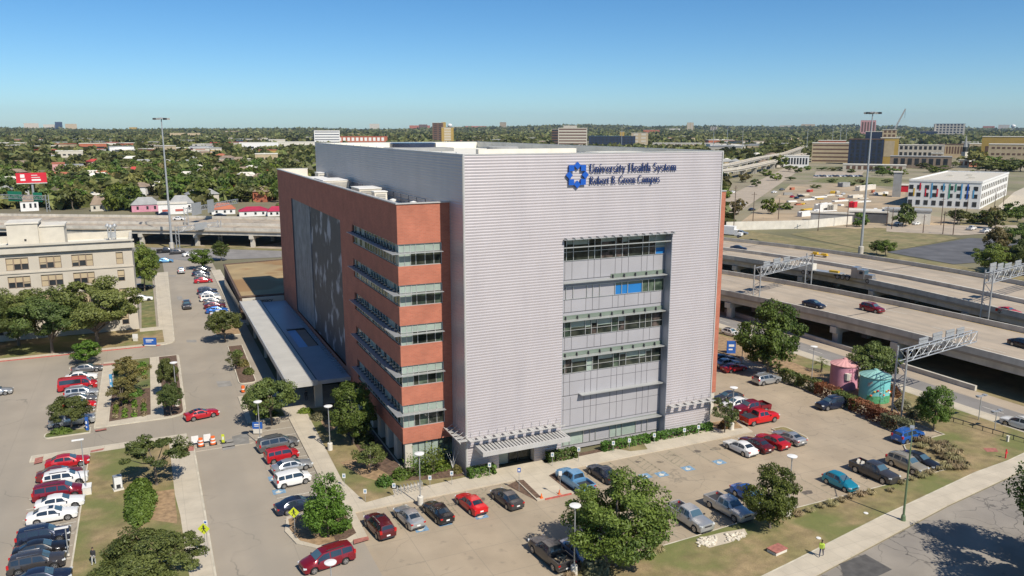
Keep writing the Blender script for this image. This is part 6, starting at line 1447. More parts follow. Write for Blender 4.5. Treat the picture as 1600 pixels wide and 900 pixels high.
# colourful white building
g0=G(1417,322); e=empty('colourful_office',(g0.x,g0.y,0),0,'white three storey building with coloured panels behind the construction yard','building')
v=G(1530,327)-g0; rz=math.atan2(v.y,v.x); e.rotation_euler=(0,0,rz); Lx=v.length; Hh=12.4
v2=G(1572,305)-G(1530,327); Ly=(Matrix.Rotation(-rz,3,'Z')@v2); 
A=[(0,0),(Lx,0),(Lx+Ly.x,Ly.y),(Ly.x,Ly.y)]
MB().prism(A,0,Hh).build('wall',M['white'],e); MB().prism(inset(A,.6),Hh+.01,Hh+.2).build('roof',M['cream'],e)
m=MB()
for i in range(4):
    a=Vector((*A[i],0)); b=Vector((*A[(i+1)%4],0)); c=(a+b)/2; d=b-a; m.cbox((c.x,c.y,Hh+.4),d.length,.5,.9,math.atan2(d.y,d.x))
m.build('parapet',M['white'],e)
pc=['yellow','signred','signred','skyc','signred','skyc','greenc','greenc','skyc','logoblue','skyc']; M['skyc']=mat('sky_panel',(.08,.32,.55),.6,var=0); M['greenc']=mat('green_panel',(.05,.28,.18),.6,var=0)
for k in range(11):
    x=(k+1.0)*Lx/12.2; z0,z1=((4.5,11.6) if k in(3,6,8,9) else ((8,11.6) if k%2 else (5.2,9))); B('colour_panel',M[pc[k]],e,(x-.28,x+.28,-.14,-.02,z0,z1))
for f,(z0,z1) in enumerate(((8.6,10.6),(5.0,6.9),(1.0,3.3))):
    for k in range(9): B('window',M['dkglass'],e,((k+.35)*Lx/9-.9,(k+.35)*Lx/9+.9,-.1,-.01,z0,z1))
sdv=Vector((Ly.x,Ly.y,0)); sl_=sdv.length; sdv.normalize(); ang=math.atan2(sdv.y,sdv.x)
for f,(z0,z1) in enumerate(((8.6,10.8),(4.8,7.1),(1.0,3.3))):
    for k in range(14):
        c=Vector((Lx,0,0))+sdv*((k+.6)*sl_/14.6)+Vector((sdv.y,-sdv.x,0))*.05; MB().cbox((c.x,c.y,(z0+z1)/2),sl_/14.6*.5,.12,z1-z0,ang).build('window',M['dkglass'],e)
for k,(x,y) in enumerate(((.3,.5),(.55,.6),(.7,.35))): B('roof_unit',M['offwhite'],e,(Lx*x+Ly.x*y-1.5,Lx*x+Ly.x*y+1.5,Ly.y*y-1,Ly.y*y+1,Hh+.21,Hh+1.2))
fb(1394,1406,270,308,'concrete_tower','narrow pale concrete stair tower left of the colourful building','greyroof',depth=6); fb(1406,1418,290,300,'red_canopy','red canopy between the stair tower and the colourful building','signred',depth=8)
# walls and structures by the far highway
fb(1328,1384,332,348,'retaining_wall','dark paved sloping wall beyond the construction yard','darklot',depth=10); fb(1384,1449,330,350,'concrete_hall','plain grey concrete block beside the overflow lot','offwhite',depth=9,roofm='greyroof'); fb(1268,1330,334,346,'grey_fence','grey panel fence along the construction yard','greyroof',depth=1.5)
g=G(1135,358); 
for (xa,ya,xb,yb,lab) in [(1134,360,1262,357,'long pale concrete wall along the far side of the highway'),(1262,357,1330,350,'lower pale concrete wall right of the construction signs')]:
    a=G(xa,ya); b=G(xb,yb); d=b-a; c=(a+b)/2; o=MB().cbox((0,0,1.6),d.length,.4,3.2).build('concrete_wall',M['offwhite'],None,(c.x,c.y,0)); o.rotation_euler=(0,0,math.atan2(d.y,d.x)); tag(o,lab,'wall')
# left: named houses near the highway
def house(x0,x1,yeave,ybase,wm,rm,label,roofh=.8,group=None,turn=0,yridge=None):
    c=G((x0+x1)/2,ybase); dep=(c-CAM).dot(_d); w_=(x1-x0)*dep/FPX; hh=max(2.2,HT(c,(x0+x1)/2,yeave)); dp=w_*.75
    e=empty('house',(c.x,c.y,0),-(math.atan2(c.x-CAM.x,c.y-CAM.y))+turn,label,'house',group)
    w2=w_/2; B('wall',M[wm],e,(-w2*.94,w2*.94,.3,dp-.3,0,hh)); rh=max(1.6,(HT(c,(x0+x1)/2,yridge)-hh) if yridge else w_*.22)
    m=MB(); m.add([(-w2,0,hh),(w2,0,hh),(w2,dp,hh),(-w2,dp,hh),(-w2*.45,dp/2,hh+rh),(w2*.45,dp/2,hh+rh)],[(0,1,5,4),(1,2,5),(2,3,4,5),(3,0,4),(3,2,1,0)]); m.build('roof',M[rm],e)
    for q in (-.55,.1,.6): B('window',M['dkglass'],e,(w2*q-.4,w2*q+.5,.2,.29,hh*.35,hh*.8))
    return e
house(143,170,320,330,'cream','brownroof','cream house with brown shingle roof behind the left highway',yridge=306)
house(207,250,320,331,'pink','greyroof','pink house with grey roof behind the left highway',yridge=309)
house(266,303,318,333,'white','greyroof','white gabled house right of the light mast',yridge=306)
house(331,368,328,335,'white','rust','white house with orange red metal roof by the sign frame',yridge=318)
house(374,420,333,338,'white','crimson','house with crimson roof against the brick wing',yridge=324); house(418,446,333,338,'white','crimson','house with crimson roof partly hidden by the brick wing',yridge=323)
house(34,60,315,330,'white','brownroof','white house between the two green highway signs',yridge=305)
fb(250,291,319,335,'white_warehouse','white flat roofed workshop just left of the mast base','white','redkerb',1,2,depth=12,wfrac=.2)
for i,(x0,x1,yt,yb,wm,rm,lab) in enumerate([(90,128,236,246,'cream','roofwhite','long white roofed store in the left neighbourhood'),(105,130,259,272,'cream','greyroof','grey roofed store with a yellow front'),(128,145,264,274,'yellow','gold','small yellow fronted shop among the trees'),(84,101,256,268,'pinkroof','rust','orange red fronted shop among the trees at left'),(150,232,234,240,'offwhite','greyroof','long pale strip store on the left horizon'),(262,330,231,240,'cream','roofwhite','cream strip store right of the mast'),
  (297,340,213,219,'tan','brownroof','tan row house on the ridge right of the mast'),(268,312,208,218,'tan','tan','tan gabled hall on the ridge'),(302,330,215,219,'redroof','redroof','red roofed diner on the ridge'),(353,374,205,212,'cream','redroof','white house with bright red roof on the horizon'),(330,372,223,231,'signred','redroof','long red market front right of the mast'),(370,380,220,231,'bluegl','bluegl','blue panelled shop next to the long red front'),(376,434,223,236,'white','roofwhite','white warehouse left of the tower'),(292,320,234,244,'cream','rust','cream shop with red trim below the strip stores'),(330,345,236,246,'cream','gold','small cream shop with blue sign'),(203,214,199,209,'gold','gold','small orange block on the left horizon'),(345,365,244,252,'offwhite','white','white shed under the red diner'),(400,434,241,252,'tan','roofwhite','tan roofed row beside the brick wing'),(434,492,222,233,'offwhite','roofwhite','white car park deck behind the brick wing roof'),(405,432,235,243,'gold','rust','orange roofed yard left of the wing')]):
    fb(x0,x1,yt,yb,'store_building',lab,wm,'dkglass',1,5,roofm=rm,depth=25,wfrac=.25,group=None)
for i,(x0,x1,yt,yb,wm) in enumerate([(40,60,192.5,206.5,'beige'),(88,98,190.5,206.5,'bluegl'),(70,86,194.5,206.5,'cream'),(104,120,193.5,206.5,'tan'),(578,593,193.5,206.5,'cream'),(640,672,196,206.5,'rust'),(655,668,194.5,206.5,'brown'),(643,650,199,206.5,'redroof'),(1218,1237,196,206.5,'beige'),(1252,1272,194,206.5,'tan'),(1560,1575,195,206.5,'cream'),(1536,1552,197,206.5,'rust'),(1040,1062,201,209,'offwhite'),(1200,1216,198,206.5,'brown'),(725,760,197,206.5,'rust'),(700,722,198,206,'tan'),(1005,1030,203,212,'rust')]):
    fb(x0,x1,yt,yb,'skyline_building',['pale block on the far left skyline','blue tower on the far left skyline','cream block beside the blue skyline tower','tan slab right of the blue skyline tower','cream stepped block above the orange block','rust block row on the skyline left of the gold tower','brown block behind the rust row','red block at the left of the rust row','beige block on the skyline right of the tower','tan stepped block on the right skyline','cream block near the right water tank','rust block row near the right water tank','pale glass block below the beige tower','brown low block on the right skyline','rust slab right of the gold tower','tan slab touching the gold tower','rust slab right of the tan block'][i],wm,'dkglass',0,0,depth=60)
def water_tank(x,y0,y1,r,lab):
    g=G(x,y0); h=HT(g,x,y1); dep=(g-CAM).dot(_d); rr_=r*dep/FPX; e=empty('water_tower',(g.x,g.y,0),0,lab,'water tower'); MB().tube((0,0,0),(0,0,h-rr_),rr_*.2).build('stem',M['white'],e); MB().lathe([(rr_*.1,-rr_*.8),(rr_*.8,-rr_*.5),(rr_,0),(rr_*.8,rr_*.5),(rr_*.1,rr_*.8)],16,(0,0,h-rr_)).build('tank',M['white'],e)
water_tank(703,209,192,4,'white water tower behind the gold tower'); water_tank(1582,208,193.5,3.4,'white water tower on the right skyline')
# crane behind the dark glass block
g=G(1388,222); e=empty('lattice_crane',(g.x,g.y,0),0,'grey lattice boom crane rising over the dark glass block','crane'); dep=(g-CAM).dot(_d)
b0=Vector((0,0,4)); tip=_r*(22*dep/FPX)+Vector((0,0,HT(g,1388,170))); m=MB(); n_=14; side=Vector((0,1,0)).cross(tip-b0).normalized()*dep/FPX*2.0
for s in (-1,1): m.tube(b0+side*s*.8,tip+side*s*.3,dep/FPX*.6,n=5)
for k in range(n_):
    p=b0+(tip-b0)*k/n_; q=b0+(tip-b0)*(k+1)/n_; s=1 if k%2 else -1; m.tube(p+side*s*.7,q-side*s*.6,dep/FPX*.35,n=4)
m.build('boom',M['greyroof'],e); m=MB(); m.tube(tip,tip+Vector((0,0,-25)),dep/FPX*.25,n=4); m.build('hoist_line',M['plastic'],e); B('machine_cab',M['yellow'],e,(-5,5,-4,4,0,6))
# red roadside billboard
g=G(55,328); e=empty('billboard',(g.x,g.y,0),-(math.atan2(g.x-CAM.x,g.y-CAM.y)),'red roadside billboard with white panels of writing among the trees','billboard'); hb=HT(g,55,285.5); ht=HT(g,55,270); dep=(g-CAM).dot(_d); w_=41*dep/FPX
MB().tube((0,.4,0),(0,.4,hb),.5).build('column',M['galv'],e); B('panel',M['signred'],e,(-w_/2,w_/2,-.1,.3,hb,ht)); B('catwalk',M['white'],e,(-w_/2,w_/2,-.6,-.12,hb-.35,hb-.1))
hh=ht-hb; B('legend',M['white'],e,(-w_*.36,-w_*.22,-.2,-.12,hb+hh*.52,hb+hh*.86),(-w_*.36,-w_*.20,-.2,-.12,hb+hh*.22,hb+hh*.42),(.0,w_*.3,-.2,-.12,hb+hh*.18,hb+hh*.36),(.02,w_*.2,-.2,-.12,hb+hh*.72,hb+hh*.78),(.0,w_*.28,-.2,-.12,hb+hh*.5,hb+hh*.56))
# telephone poles by the far field
for i,(x,yb,yt) in enumerate([(1146,363,290),(1278,361,315),(1302,349,340),(1323,355,312),(1385,353,322),(1442,364,335),(1470,352,308),(1489,367,325),(1473,366,330),(1216,343,310),(1393,358,325),(1176,352,300),(1553,330,300),(1567,325,295),(1510,335,300)]):
    g=G(x,yb); h=HT(g,x,yt); e=empty('utility_pole',(g.x,g.y,0),random.uniform(-.5,.8),['dark utility pole at the brick edge of the tower','dark utility pole before the long pale wall','short pole by the grey fence','dark utility pole before the grey fence','leaning utility pole by the sloping wall','short pole before the concrete block','dark utility pole under the colourful building','tall utility pole at the overflow lot entrance','dark pole beside the tall pole at the overflow lot','utility pole left of the construction yard','utility pole in front of the sloping wall','utility pole close to the tower east wall','utility pole at the right corner of the colourful building','utility pole farthest right of the colourful building','utility pole before the side of the colourful building'][i],'utility pole','utility poles beyond the right highway')
    MB().tube((0,0,0),(0,0,h),.17,.11,7).build('pole',M['rustwood'],e); B('crossarm',M['rustwood'],e,(-1.2,1.2,-.07,.07,h-1,h-.85))
# construction yard stock
for i,(x,y,w_,d_,h_,mt,lab,nm) in enumerate([(1262,313,9,2.2,.8,'white','left pile of white beams in the construction yard','beam_stack'),(1280,309,11,2.2,.8,'white','long pile of white beams beside the left pile','beam_stack'),(1296,306,9,2,.7,'offwhite','pale beam pile in the middle of the yard','beam_stack'),(1313,315,12,2,.8,'white','white beam pile nearest the highway','beam_stack'),(1336,309,10,3.5,1.6,'offwhite','tall covered white stack in the yard','covered_stack'),(1350,316,9,2,.7,'white','right hand beam pile before the stair tower','beam_stack'),(1285,327,13,3,2.8,'white','white site office trailer in the yard','site_trailer'),(1300,328,5,3,2.6,'cream','cream site trailer next to the white one','site_trailer'),(1332,324,5,3,2.8,'signred','red excavator body shaped container on the yard','container'),(1258,338,8,2.5,2.2,'white','white van shaped trailer by the pale wall','site_trailer'),(1277,336,6,2.5,2.4,'white','white box trailer at the wall','site_trailer'),(1352,297,26,3,3,'offwhite','long cream container row at the back of the yard','container'),(1318,292,8,4,3,'greyroof','grey mixer shed at the back of the yard','shed'),(1265,300,6,2,1.4,'redroof','red roofed shelter at the left of the yard','shed')]):
    g=G(x,y); e=empty(nm,(g.x,g.y,0),random.uniform(.1,.5),lab,nm.replace('_',' ')); m=MB(); 
    for k in range(3): m.box(-w_/2,w_/2,-d_/2+d_*k/3,-d_/2+d_*(k+.85)/3,.1,h_*(1-.12*(k%2)))
    m.build('load' if 'stack' in nm else 'body',M[mt],e); B('skid',M['rustwood'],e,(-w_/2+.3,-w_/2+.6,-d_/2,d_/2,0,.1),(w_/2-.6,w_/2-.3,-d_/2,d_/2,0,.1))
ry=random.Random(21)
for i in range(34):
    x=ry.uniform(1225,1400); y=ry.uniform(292,332)
    if 1300<x<1345 and y>322: continue
    g=G(x,y); w_=ry.uniform(2,8); d_=ry.uniform(1,2.4); h_=ry.uniform(.4,1.6); mt=ry.choice(['offwhite','white','tan','rustwood','cream','greyroof','rust','yellow'])
    e=empty('material_pile',(g.x,g.y,.02),ry.uniform(-.4,.9),'pile of building material lying on the dirt of the construction yard','material pile','building material piles in the construction yard'); B('load',M[mt],e,(-w_/2,w_/2,-d_/2,d_/2,.1,h_)); B('pallet',M['rustwood'],e,(-w_/2+.2,w_/2-.2,-d_/2+.1,d_/2-.1,0,.1))
# yard and distant parked cars
dc=[(1238,307,'red'),(1252,306,'black'),(1245,309,'navy'),(1210,300,'white'),(1222,296,'grey'),(1318,303,'white'),(1368,302,'white'),(1404,349,'white'),(1432,349,'white'),(1518,357,'white'),(1540,361,'white'),(1530,312,'silver'),(1145,300,'white'),(1175,327,'navy'),(1160,318,'white')]
for i,(x,y,c) in enumerate(dc):
    g=G(x,y,.6); car('pickup' if i in(10,9) else 'sedan',(g.x,g.y),random.uniform(0,.5),c,['red car at the left of the construction yard','black car at the left edge of the yard','navy car by the red car at the yard','white car on the back street left of the yard','grey car on the back street','white car behind the beam piles','white car near the stair tower','left white pickup before the concrete block','right white pickup before the concrete block','white pickup at the back of the overflow lot','white pickup nearest the colourful building trees','silver car along the colourful building','white car past the tower corner','navy car on the street past the tower','white car on the street past the tower'][i],detail=False,group='parked cars beyond the right highway')
for k in range(22):
    g=G(1274+k*3.4,274.5+ (k%2)*.6,.6); car('sedan',(g.x,g.y),R(70),['white','silver','navy','black','grey','white'][k%6],'small car in the packed far car park before the dark glass block',detail=False,group='cars in the far car park')
# ------------------------------------------------------------------ trees beyond the highways
r3=random.Random(5)
def blocked(x,y):   # plan regions kept clear, measured as photo footprints
    return False
def proj(p):
    v=Vector(p)-CAM; z=v.dot(_d); return (800+FPX*v.dot(_r)/z,450-FPX*v.dot(_u)/z)
keep=[(1225,1420,283,345),(1134,1330,338,362),(1236,1545,355,445),(1385,1640,371,415),(1410,1580,262,340),(1268,1350,262,282),(140,172,303,334),(205,252,305,334),(250,305,316,336),(328,446,316,340),(34,62,303,334),(88,145,232,250),(103,147,258,275),(80,103,256,269),(110,250,231,241),(262,332,230,242),(325,436,221,240),(1268,1402,212,262),(1100,1135,340,400),(1135,1262,262,325),(290,320,232,246),(1394,1512,226,266),(1320,1412,257,270),(862,1012,198,229),(492,606,203,224),(1572,1650,270,330),(30,80,268,290),(676,712,190,222),(1020,1122,223,234),(1225,1262,243,263),(400,434,240,254),(434,492,221,235),(1536,1625,214,256)]
def clear(px_,py_,h=0):
    for a,b,c,d in keep:
        if px_<436 and c<=242 and py_<250 and (int(px_*7+py_*13)%10)<4: continue
        if a-2<px_<b+2 and c<py_<d+6: return False
    return True
cnt=0; tries=0; near=[]
hwline=[Vector(p) for p in HW2]
def dist_hw(x,y):
    q=Vector((x,y)); best=1e9
    for a,b in zip(hwline[:-1],hwline[1:]):
        d=b-a; t=max(0,min(1,(q-a).dot(d)/d.dot(d))); best=min(best,(q-a-d*t).length)
    return best
def behind(x,y):
    # beyond the far highway: right side x>150, left side past the curve
    pxx,pyy=proj((x,y,0))
    if pxx<440: 
        return pyy<330-(0)
    return pyy<362 and pxx>1128
cells={}
while cnt<300 and tries<40000:
    tries+=1
    a=r3.uniform(-.60,.62)+YAW; r=math.sqrt(r3.uniform(300**2,780**2)); x=CAM.x+r*math.sin(a); y=CAM.y+r*math.cos(a); q=proj((x,y,0))
    if not(-40<q[0]<1640) or 450<q[0]<1126: continue
    if not behind(x,y) or not clear(*q) or dist_hw(x,y)<34: continue
    if q[0]>1126 and not (q[1]<258 or (q[0]>1126 and q[0]<1230) or q[0]>1500 or q[1]>340) : continue
    if q[0]>1126 and r3.random()<.25 and q[1]>262: continue
    k=(int(x//11),int(y//11))
    if k in cells: continue
    cells[k]=1; rad=r3.uniform(4.2,7.5); h=r3.uniform(7.5,12.5)
    if q[0]>1126: rad*=.7; h*=.72
    vi=r3.choice([0,1,2,3,4,0,1,2,6,5]); kinds=['dark round broadleaf','spreading olive green','tall dark green','bright green','spreading deep green','brownish green','upright olive green']
    tree('far%d'%vi,(x,y),rad,h,kinds[vi]+(' tree in the wooded neighbourhood beyond the left highway' if q[0]<500 else ' tree scattered beyond the right highway'),'tree','broadleaf_tree','trees beyond the highways',z=-.1); cnt+=1
for i,(x,y,h_,t) in enumerate([(1228,327,12,314),(1215,328,10,318),(1330,290,9,282),(1275,294,8,286),(1355,291,9,283),(1540,350,14,325),(1560,346,12,326),(1578,340,9,325),(1505,345,9,330),(1522,350,13,330),(1486,275,16,262),(1378,275,10,262),(1520,262,20,230),(1540,268,24,245),(1570,268,20,246),(1595,268,20,245),(1470,268,16,255),(1590,332,8,320),(1220,263,10,240),(1165,285,10,268),(1180,292,8,278),(1198,275,10,262),(1232, 268, 9, 256),(1246, 270, 8, 258),(1262, 266, 7, 257),(1284, 266, 8, 259),(1298, 267, 7, 260),(1312, 266, 8, 259),(1330, 270, 7, 262),(1372, 268, 10, 256),(1384, 271, 9, 258),(1396, 274, 9, 260),(1408, 276, 9, 262),(1425, 262, 9, 252),(1442, 264, 10, 252),(1458, 270, 9, 256),(1488, 262, 9, 250),(1540, 262, 16, 240),(1556, 262, 15, 240),(1580, 264, 15, 242),(1342, 286, 8, 278),(1386, 286, 8, 278),(1300, 285, 8, 277),(1235, 282, 7, 274),(1520, 276, 9, 264),(1212, 282, 9, 268)]):
    T_('far%d'%(i%7),x,y,h_,t,(['round tree in the open ground left of the yard','small tree left of the round tree by the yard','low tree on the green verge behind the yard','small tree at the left of the green verge','low tree at the right of the green verge','autumn green tree right of the concrete block','tree in front of the colourful building side','small tree at the right of the colourful building','small tree left of the row before the colourful building','green tree in the row before the colourful building','wide tree above the colourful building roof','tree left of the stair tower','large tree right of the church steeple','dark large tree behind the colourful building','dark tree right of the large one behind the colourful building','dark tree at the right edge below the tan complex','wide tree in front of the green roofed hall','small street tree at the right edge','tree beside the interchange ramps','tree past the tower corner over the street','smaller tree past the tower corner','tree between the ramps and the yard']+['broadleaf tree on the open ground before the dark glass block and the garage']*40)[i],name='broadleaf_tree',group='trees beyond the highways',z=0)
# everything farther reads as one wood
rng=np.random.default_rng(3)
def template(n,seed,flat=.7):
    g_=np.random.default_rng(seed); P=g_.normal(size=(n,3)); P/=np.linalg.norm(P,axis=1)[:,None]; P[:,2]=np.abs(P[:,2])*1.0; l=1+.25*np.sin(P[:,0]*6+seed)*np.sin(P[:,1]*5); out=P.copy(); P*=(g_.uniform(.7,1,n)*l)[:,None]; P[:,2]*=flat*1.35; return P,out
C1=[];O1=[];S1=[]
tA=[template(90,s) for s in range(6)]; tB=[template(34,s+10,.6) for s in range(6)]; tC=[template(13,s+20,.5) for s in range(4)]
def add_clump(x,y,r,h,lod,z0=0):
    P,o=(tA if lod==0 else tB if lod==1 else tC)[rng.integers(0,4)]; C1.append(P*np.array([r,r,h])+np.array([x,y,z0])); O1.append(o); S1.append(np.full(len(P),(.30 if lod==0 else .42 if lod==1 else .62)*r))
r=310.
while r<9500:
    sp=8.5+.0085*r; nst=int(1.56*r/sp)
    for i in range(nst):
        a=YAW-.78+1.56*(i+rng.uniform(-.45,.45))/nst; rr_=r+rng.uniform(-.5,.5)*sp; x=CAM.x+rr_*math.sin(a); y=CAM.y+rr_*math.cos(a); q=proj((x,y,0))
        if 440<q[0]<1128 and q[1]>232:
            ya=[(p.x,p.y) for p in hwline if p.y>60]; ys=next((b[1]+(a_[1]-b[1])*(x-b[0])/(a_[0]-b[0]) for a_,b in zip(ya[:-1],ya[1:]) if b[0]<=x<=a_[0]),None)
            if (ys is not None and y<ys+60) or (ys is None and (x<150 or y<170)) or rng.random()<.15: continue
            add_clump(x,y,sp*rng.uniform(.4,.6),rng.uniform(6,10),1 if rr_<1500 else 2); continue
        if not clear(*q) and rr_<2600: continue
        if rr_<900 and dist_hw(x,y)<36: continue
        left=q[0]<480
        if not left and q[1]>258: continue
        if q[0]<440 and q[1]>326: continue
        # open gaps between blocks
        gap=math.sin(x*.021)*math.sin(y*.017+x*.004)
        if left:
            if gap>.72 or rng.random()<.10: continue
        else:
            if gap>.45 or rng.random()<.22: continue
        lod=0 if rr_<800 else (1 if rr_<2300 else 2); rad=sp*rng.uniform(.42,.68); h=min(13,6.5+rad*.35)*rng.uniform(.65,1.1); h*=1+min(1,rr_/9000)*.5
        add_clump(x,y,rad,h,lod,hill(x,y) if rr_>4000 else 0)
    r+=sp*.86
P=np.concatenate(C1); Oo=np.concatenate(O1); Ss=np.concatenate(S1)
me=leaf_mesh('woodland',P,Ss,M['leaffar'],rng,Oo,aspect=.8,up=.3)
tag(link('woodland',me),'continuous dark green tree cover reaching to the horizon','woodland',kind='stuff')
# scattered far houses
hc=['white','cream','beige','tan','offwhite','white','cream','beige','tan','rust']; rc_=['greyroof','brownroof','roofwhite','rust','greyroof','offwhite','brownroof','greyroof','roofwhite','offwhite','redroof','brownroof','greyroof','offwhite']
cnt=0; tries=0
while cnt<295 and tries<16000:
    tries+=1
    a=r3.uniform(-.58,.60)+YAW; r=r3.choice([r3.uniform(330,900),r3.uniform(600,2000),r3.uniform(1500,3600)]); x=CAM.x+r*math.sin(a); y=CAM.y+r*math.cos(a); q=proj((x,y,0))
    if not(-5<q[0]<1605) or (430<q[0]<1128 and q[1]>228) or not clear(*q) or dist_hw(x,y)<36: continue
    if q[0]>1128 and (q[1]>262 ) : continue
    if q[0]<440 and q[1]>322: continue
    big=r>1200; w_=r3.uniform(9,16)*(1 if not big else r3.uniform(1.2,3.2)*(1 if q[0]<1100 else 1.5)); dp=w_*r3.uniform(.5,.9); hh=r3.uniform(4.5,7.5) if not big else r3.uniform(7,13)
    e=empty('house' if not big else 'low_building',(x,y,0),r3.uniform(-.5,1.2),None,'house' if not big else 'building','buildings scattered through the tree cover'); wm=r3.choice(hc); rm=r3.choice(rc_)
    e['label']='%s building with %s roof scattered in the tree cover'%({'white':'white','cream':'cream','beige':'beige','tan':'tan','offwhite':'off white','rust':'rust red'}[wm],{'greyroof':'grey','brownroof':'brown','roofwhite':'white','rust':'rust red','offwhite':'pale','redroof':'red'}[rm])
    B('wall',M[wm],e,(-w_/2,w_/2,-dp/2,dp/2,0,hh))
    if not big: m=MB(); m.add([(-w_/2-.5,-dp/2-.5,hh),(w_/2+.5,-dp/2-.5,hh),(w_/2+.5,dp/2+.5,hh),(-w_/2-.5,dp/2+.5,hh),(-w_*.3,0,hh+2.4),(w_*.3,0,hh+2.4)],[(0,1,5,4),(1,2,5),(2,3,4,5),(3,0,4),(3,2,1,0)]); m.build('roof',M[rm],e)
    else: B('roof',M[rm],e,(-w_/2-.4,w_/2+.4,-dp/2-.4,dp/2+.4,hh,hh+.8)); B('window_band',M['dkglass'],e,(-w_*.42,w_*.42,-dp/2-.15,-dp/2-.02,hh*.35,hh*.6))
    cnt+=1
# interchange ramps, right
for i,(L_,z,wd,lab) in enumerate([([(1100,262),(1145,258),(1190,247),(1230,240),(1262,228)],9,6,'upper curved interchange ramp right of the tower'),([(1100,271),(1160,264),(1215,252),(1262,240)],7,6,'lower interchange ramp right of the tower')]):
    P=[G(a,b,z) for a,b in L_]; highway('interchange_ramp',[(p.x,p.y) for p in P],wd,z,lab,lanes=2,pstep=40)
# ------------------------------------------------------------------ street furniture
def lamp(x,yb,yt,label,head='disc',ybase=True,z=.13):
    slim=head=='slim'
    g=G(x,yb,z); h=HT(g,x,yt)-z; e=empty('lamp_post',(g.x,g.y,z),0,label,'lamp post','lamp posts of the car parks')
    MB().lathe([(.3,0),(.3,.85),(.26,.9)] if not slim else [(.12,0),(.1,.2)],16).build('concrete_base',M['offwhite'],e); MB().tube((0,0,.85 if not slim else .2),(0,0,h-.1),.06,.05,8).build('pole',M['galv'],e)
    if head=='disc': MB().lathe([(.08,h-.32),(.16,h-.2),(.48,h-.1),(.50,h-.02),(.12,h+.05)],20).build('lamp_head',M['white'],e)
    else: 
        m=MB(); m.box(-.85,.25,-.13,.13,h-.1,h+.0); m.build('lamp_head',M['white'],e)
    return e
lamp(657,788,708,'lamp post with white disc head in the dry lawn left of the bike racks')
lamp(516,703,634,'lamp post with white disc head beside the dense tree of the wing')
lamp(407,694,627,'lamp post with white disc head beside the grey minivan')
lamp(1231,806,712,'lamp post with white disc head behind the upright tree at the lot edge')
lamp(897,898,789,'lamp post with white head in front of the pale blue grey saloon')
lamp(1143,671,605,'lamp post with white disc head by the east brick corner')
lamp(1267,607,541,'lamp post at the left end of the tank fence')
lamp(1159,566,507,'slim lamp post in the mulch bed near the red convertible')
lamp(519,935,878,'lamp post whose white head overlaps the passing crimson minivan')
lamp(277,634,566,'lamp post in the narrow strip beside the garden bed')
lamp(107,868,823,'lamp post at the kerb between the dark sport utility cars','slim')
lamp(136,772,686,'slender lamp post behind the crimson minivan at the west lawn','slim')
lamp(1330,624,622-45,'lamp post on the frontage sidewalk with wide double head','bar') if False else None
for x,yb,yt,lab in [(1529,656,621,'double head street lamp on the frontage sidewalk'),(1554,671,645,'short double head street lamp on the east sidewalk')]:
    g=G(x,yb,.13); h=HT(g,x,yt); e=empty('street_lamp',(g.x,g.y,.13),0,lab,'street lamp'); MB().tube((0,0,0),(0,0,h),.06).build('pole',M['galv'],e); B('lamp_head',M['galv'],e,(-.9,.9,-.15,.15,h,h+.12),(-.9,-.4,-.25,.25,h+.12,h+.2),(.4,.9,-.25,.25,h+.12,h+.2))
# frame mast left of the gantry (slim pole with base in the hedge)
g=G(811,813)
g=G(1411,813,.13); e=empty('street_lamp',(g.x,g.y,.13),0,'green street lamp with a long arm over the lawn beside the sidewalk','street lamp')
MB().lathe([(.26,0),(.2,.5),(.14,.6)],10).tube((0,0,.5),(0,0,7.5),.11,.07,8).build('pole',M['greenpole'],e); MB().path([(0,0,7.3),(1.2,.9,7.75),(2.6,2.0,7.9),(3.7,2.9,7.85)],.05,.04,6).build('arm',M['greenpole'],e); m=MB().cbox((4.0,3.1,7.85),.9,.4,.16,R(38)); m.build('lamp_head',M['galv'],e)
def signpost(x,yb,yt,label,w_=.34,h_=.5,mt='white',mark=None,rz=-YAW,z=.13,cat='sign',name='sign_post',group=None):
    g=G(x,yb,z); h=HT(g,x,yt)-z; e=empty(name,(g.x,g.y,z),rz,label,cat,group); MB().tube((0,.02,0),(0,.02,h),.025,n=6).build('post',M['galv'],e); p=B('sign_plate',M[mt],e,(-w_/2,w_/2,-.02,.0,h-h_,h))
    if mark: B('marking',M[mark],p,(-w_*.28,w_*.28,-.026,-.021,h-h_*.75,h-h_*.25))
    return e
for i,(x,yb,yt) in enumerate([(571,784,764),(616,776,755),(672,762,743),(706,757,736),(904,721,699),(863,728,707),(958,707,689),(983,703,685),(1022,694,677),(1069,685,669),(1091,680,664),(538,760,740),(765,745,723)]):
    signpost(x,yb,yt,['white parking sign beside the lawn lamp post','white parking sign left of the bike racks','white parking sign right of the bike racks','white parking sign in the mulch near the metal corner','white parking sign in the hedge right of the entrance','white parking sign at the right wall of the entrance','white parking sign at the start of the loose hedge','white parking sign in the loose hedge','white parking sign at the end of the loose hedge','white parking sign in the long low hedge, left one','white parking sign in the long low hedge, right one','white parking sign on the lawn by the path','white parking sign by the short corner hedge'][i],mark='hcblue',group='parking bay signs by the facade')
signpost(811,768,731,'blue and white sign on a thin pole left of the entrance walkway',mt='signblue',mark='white',z=.0); signpost(875,776,736,'white sign on a thin pole right of the entrance walkway',mark='white')
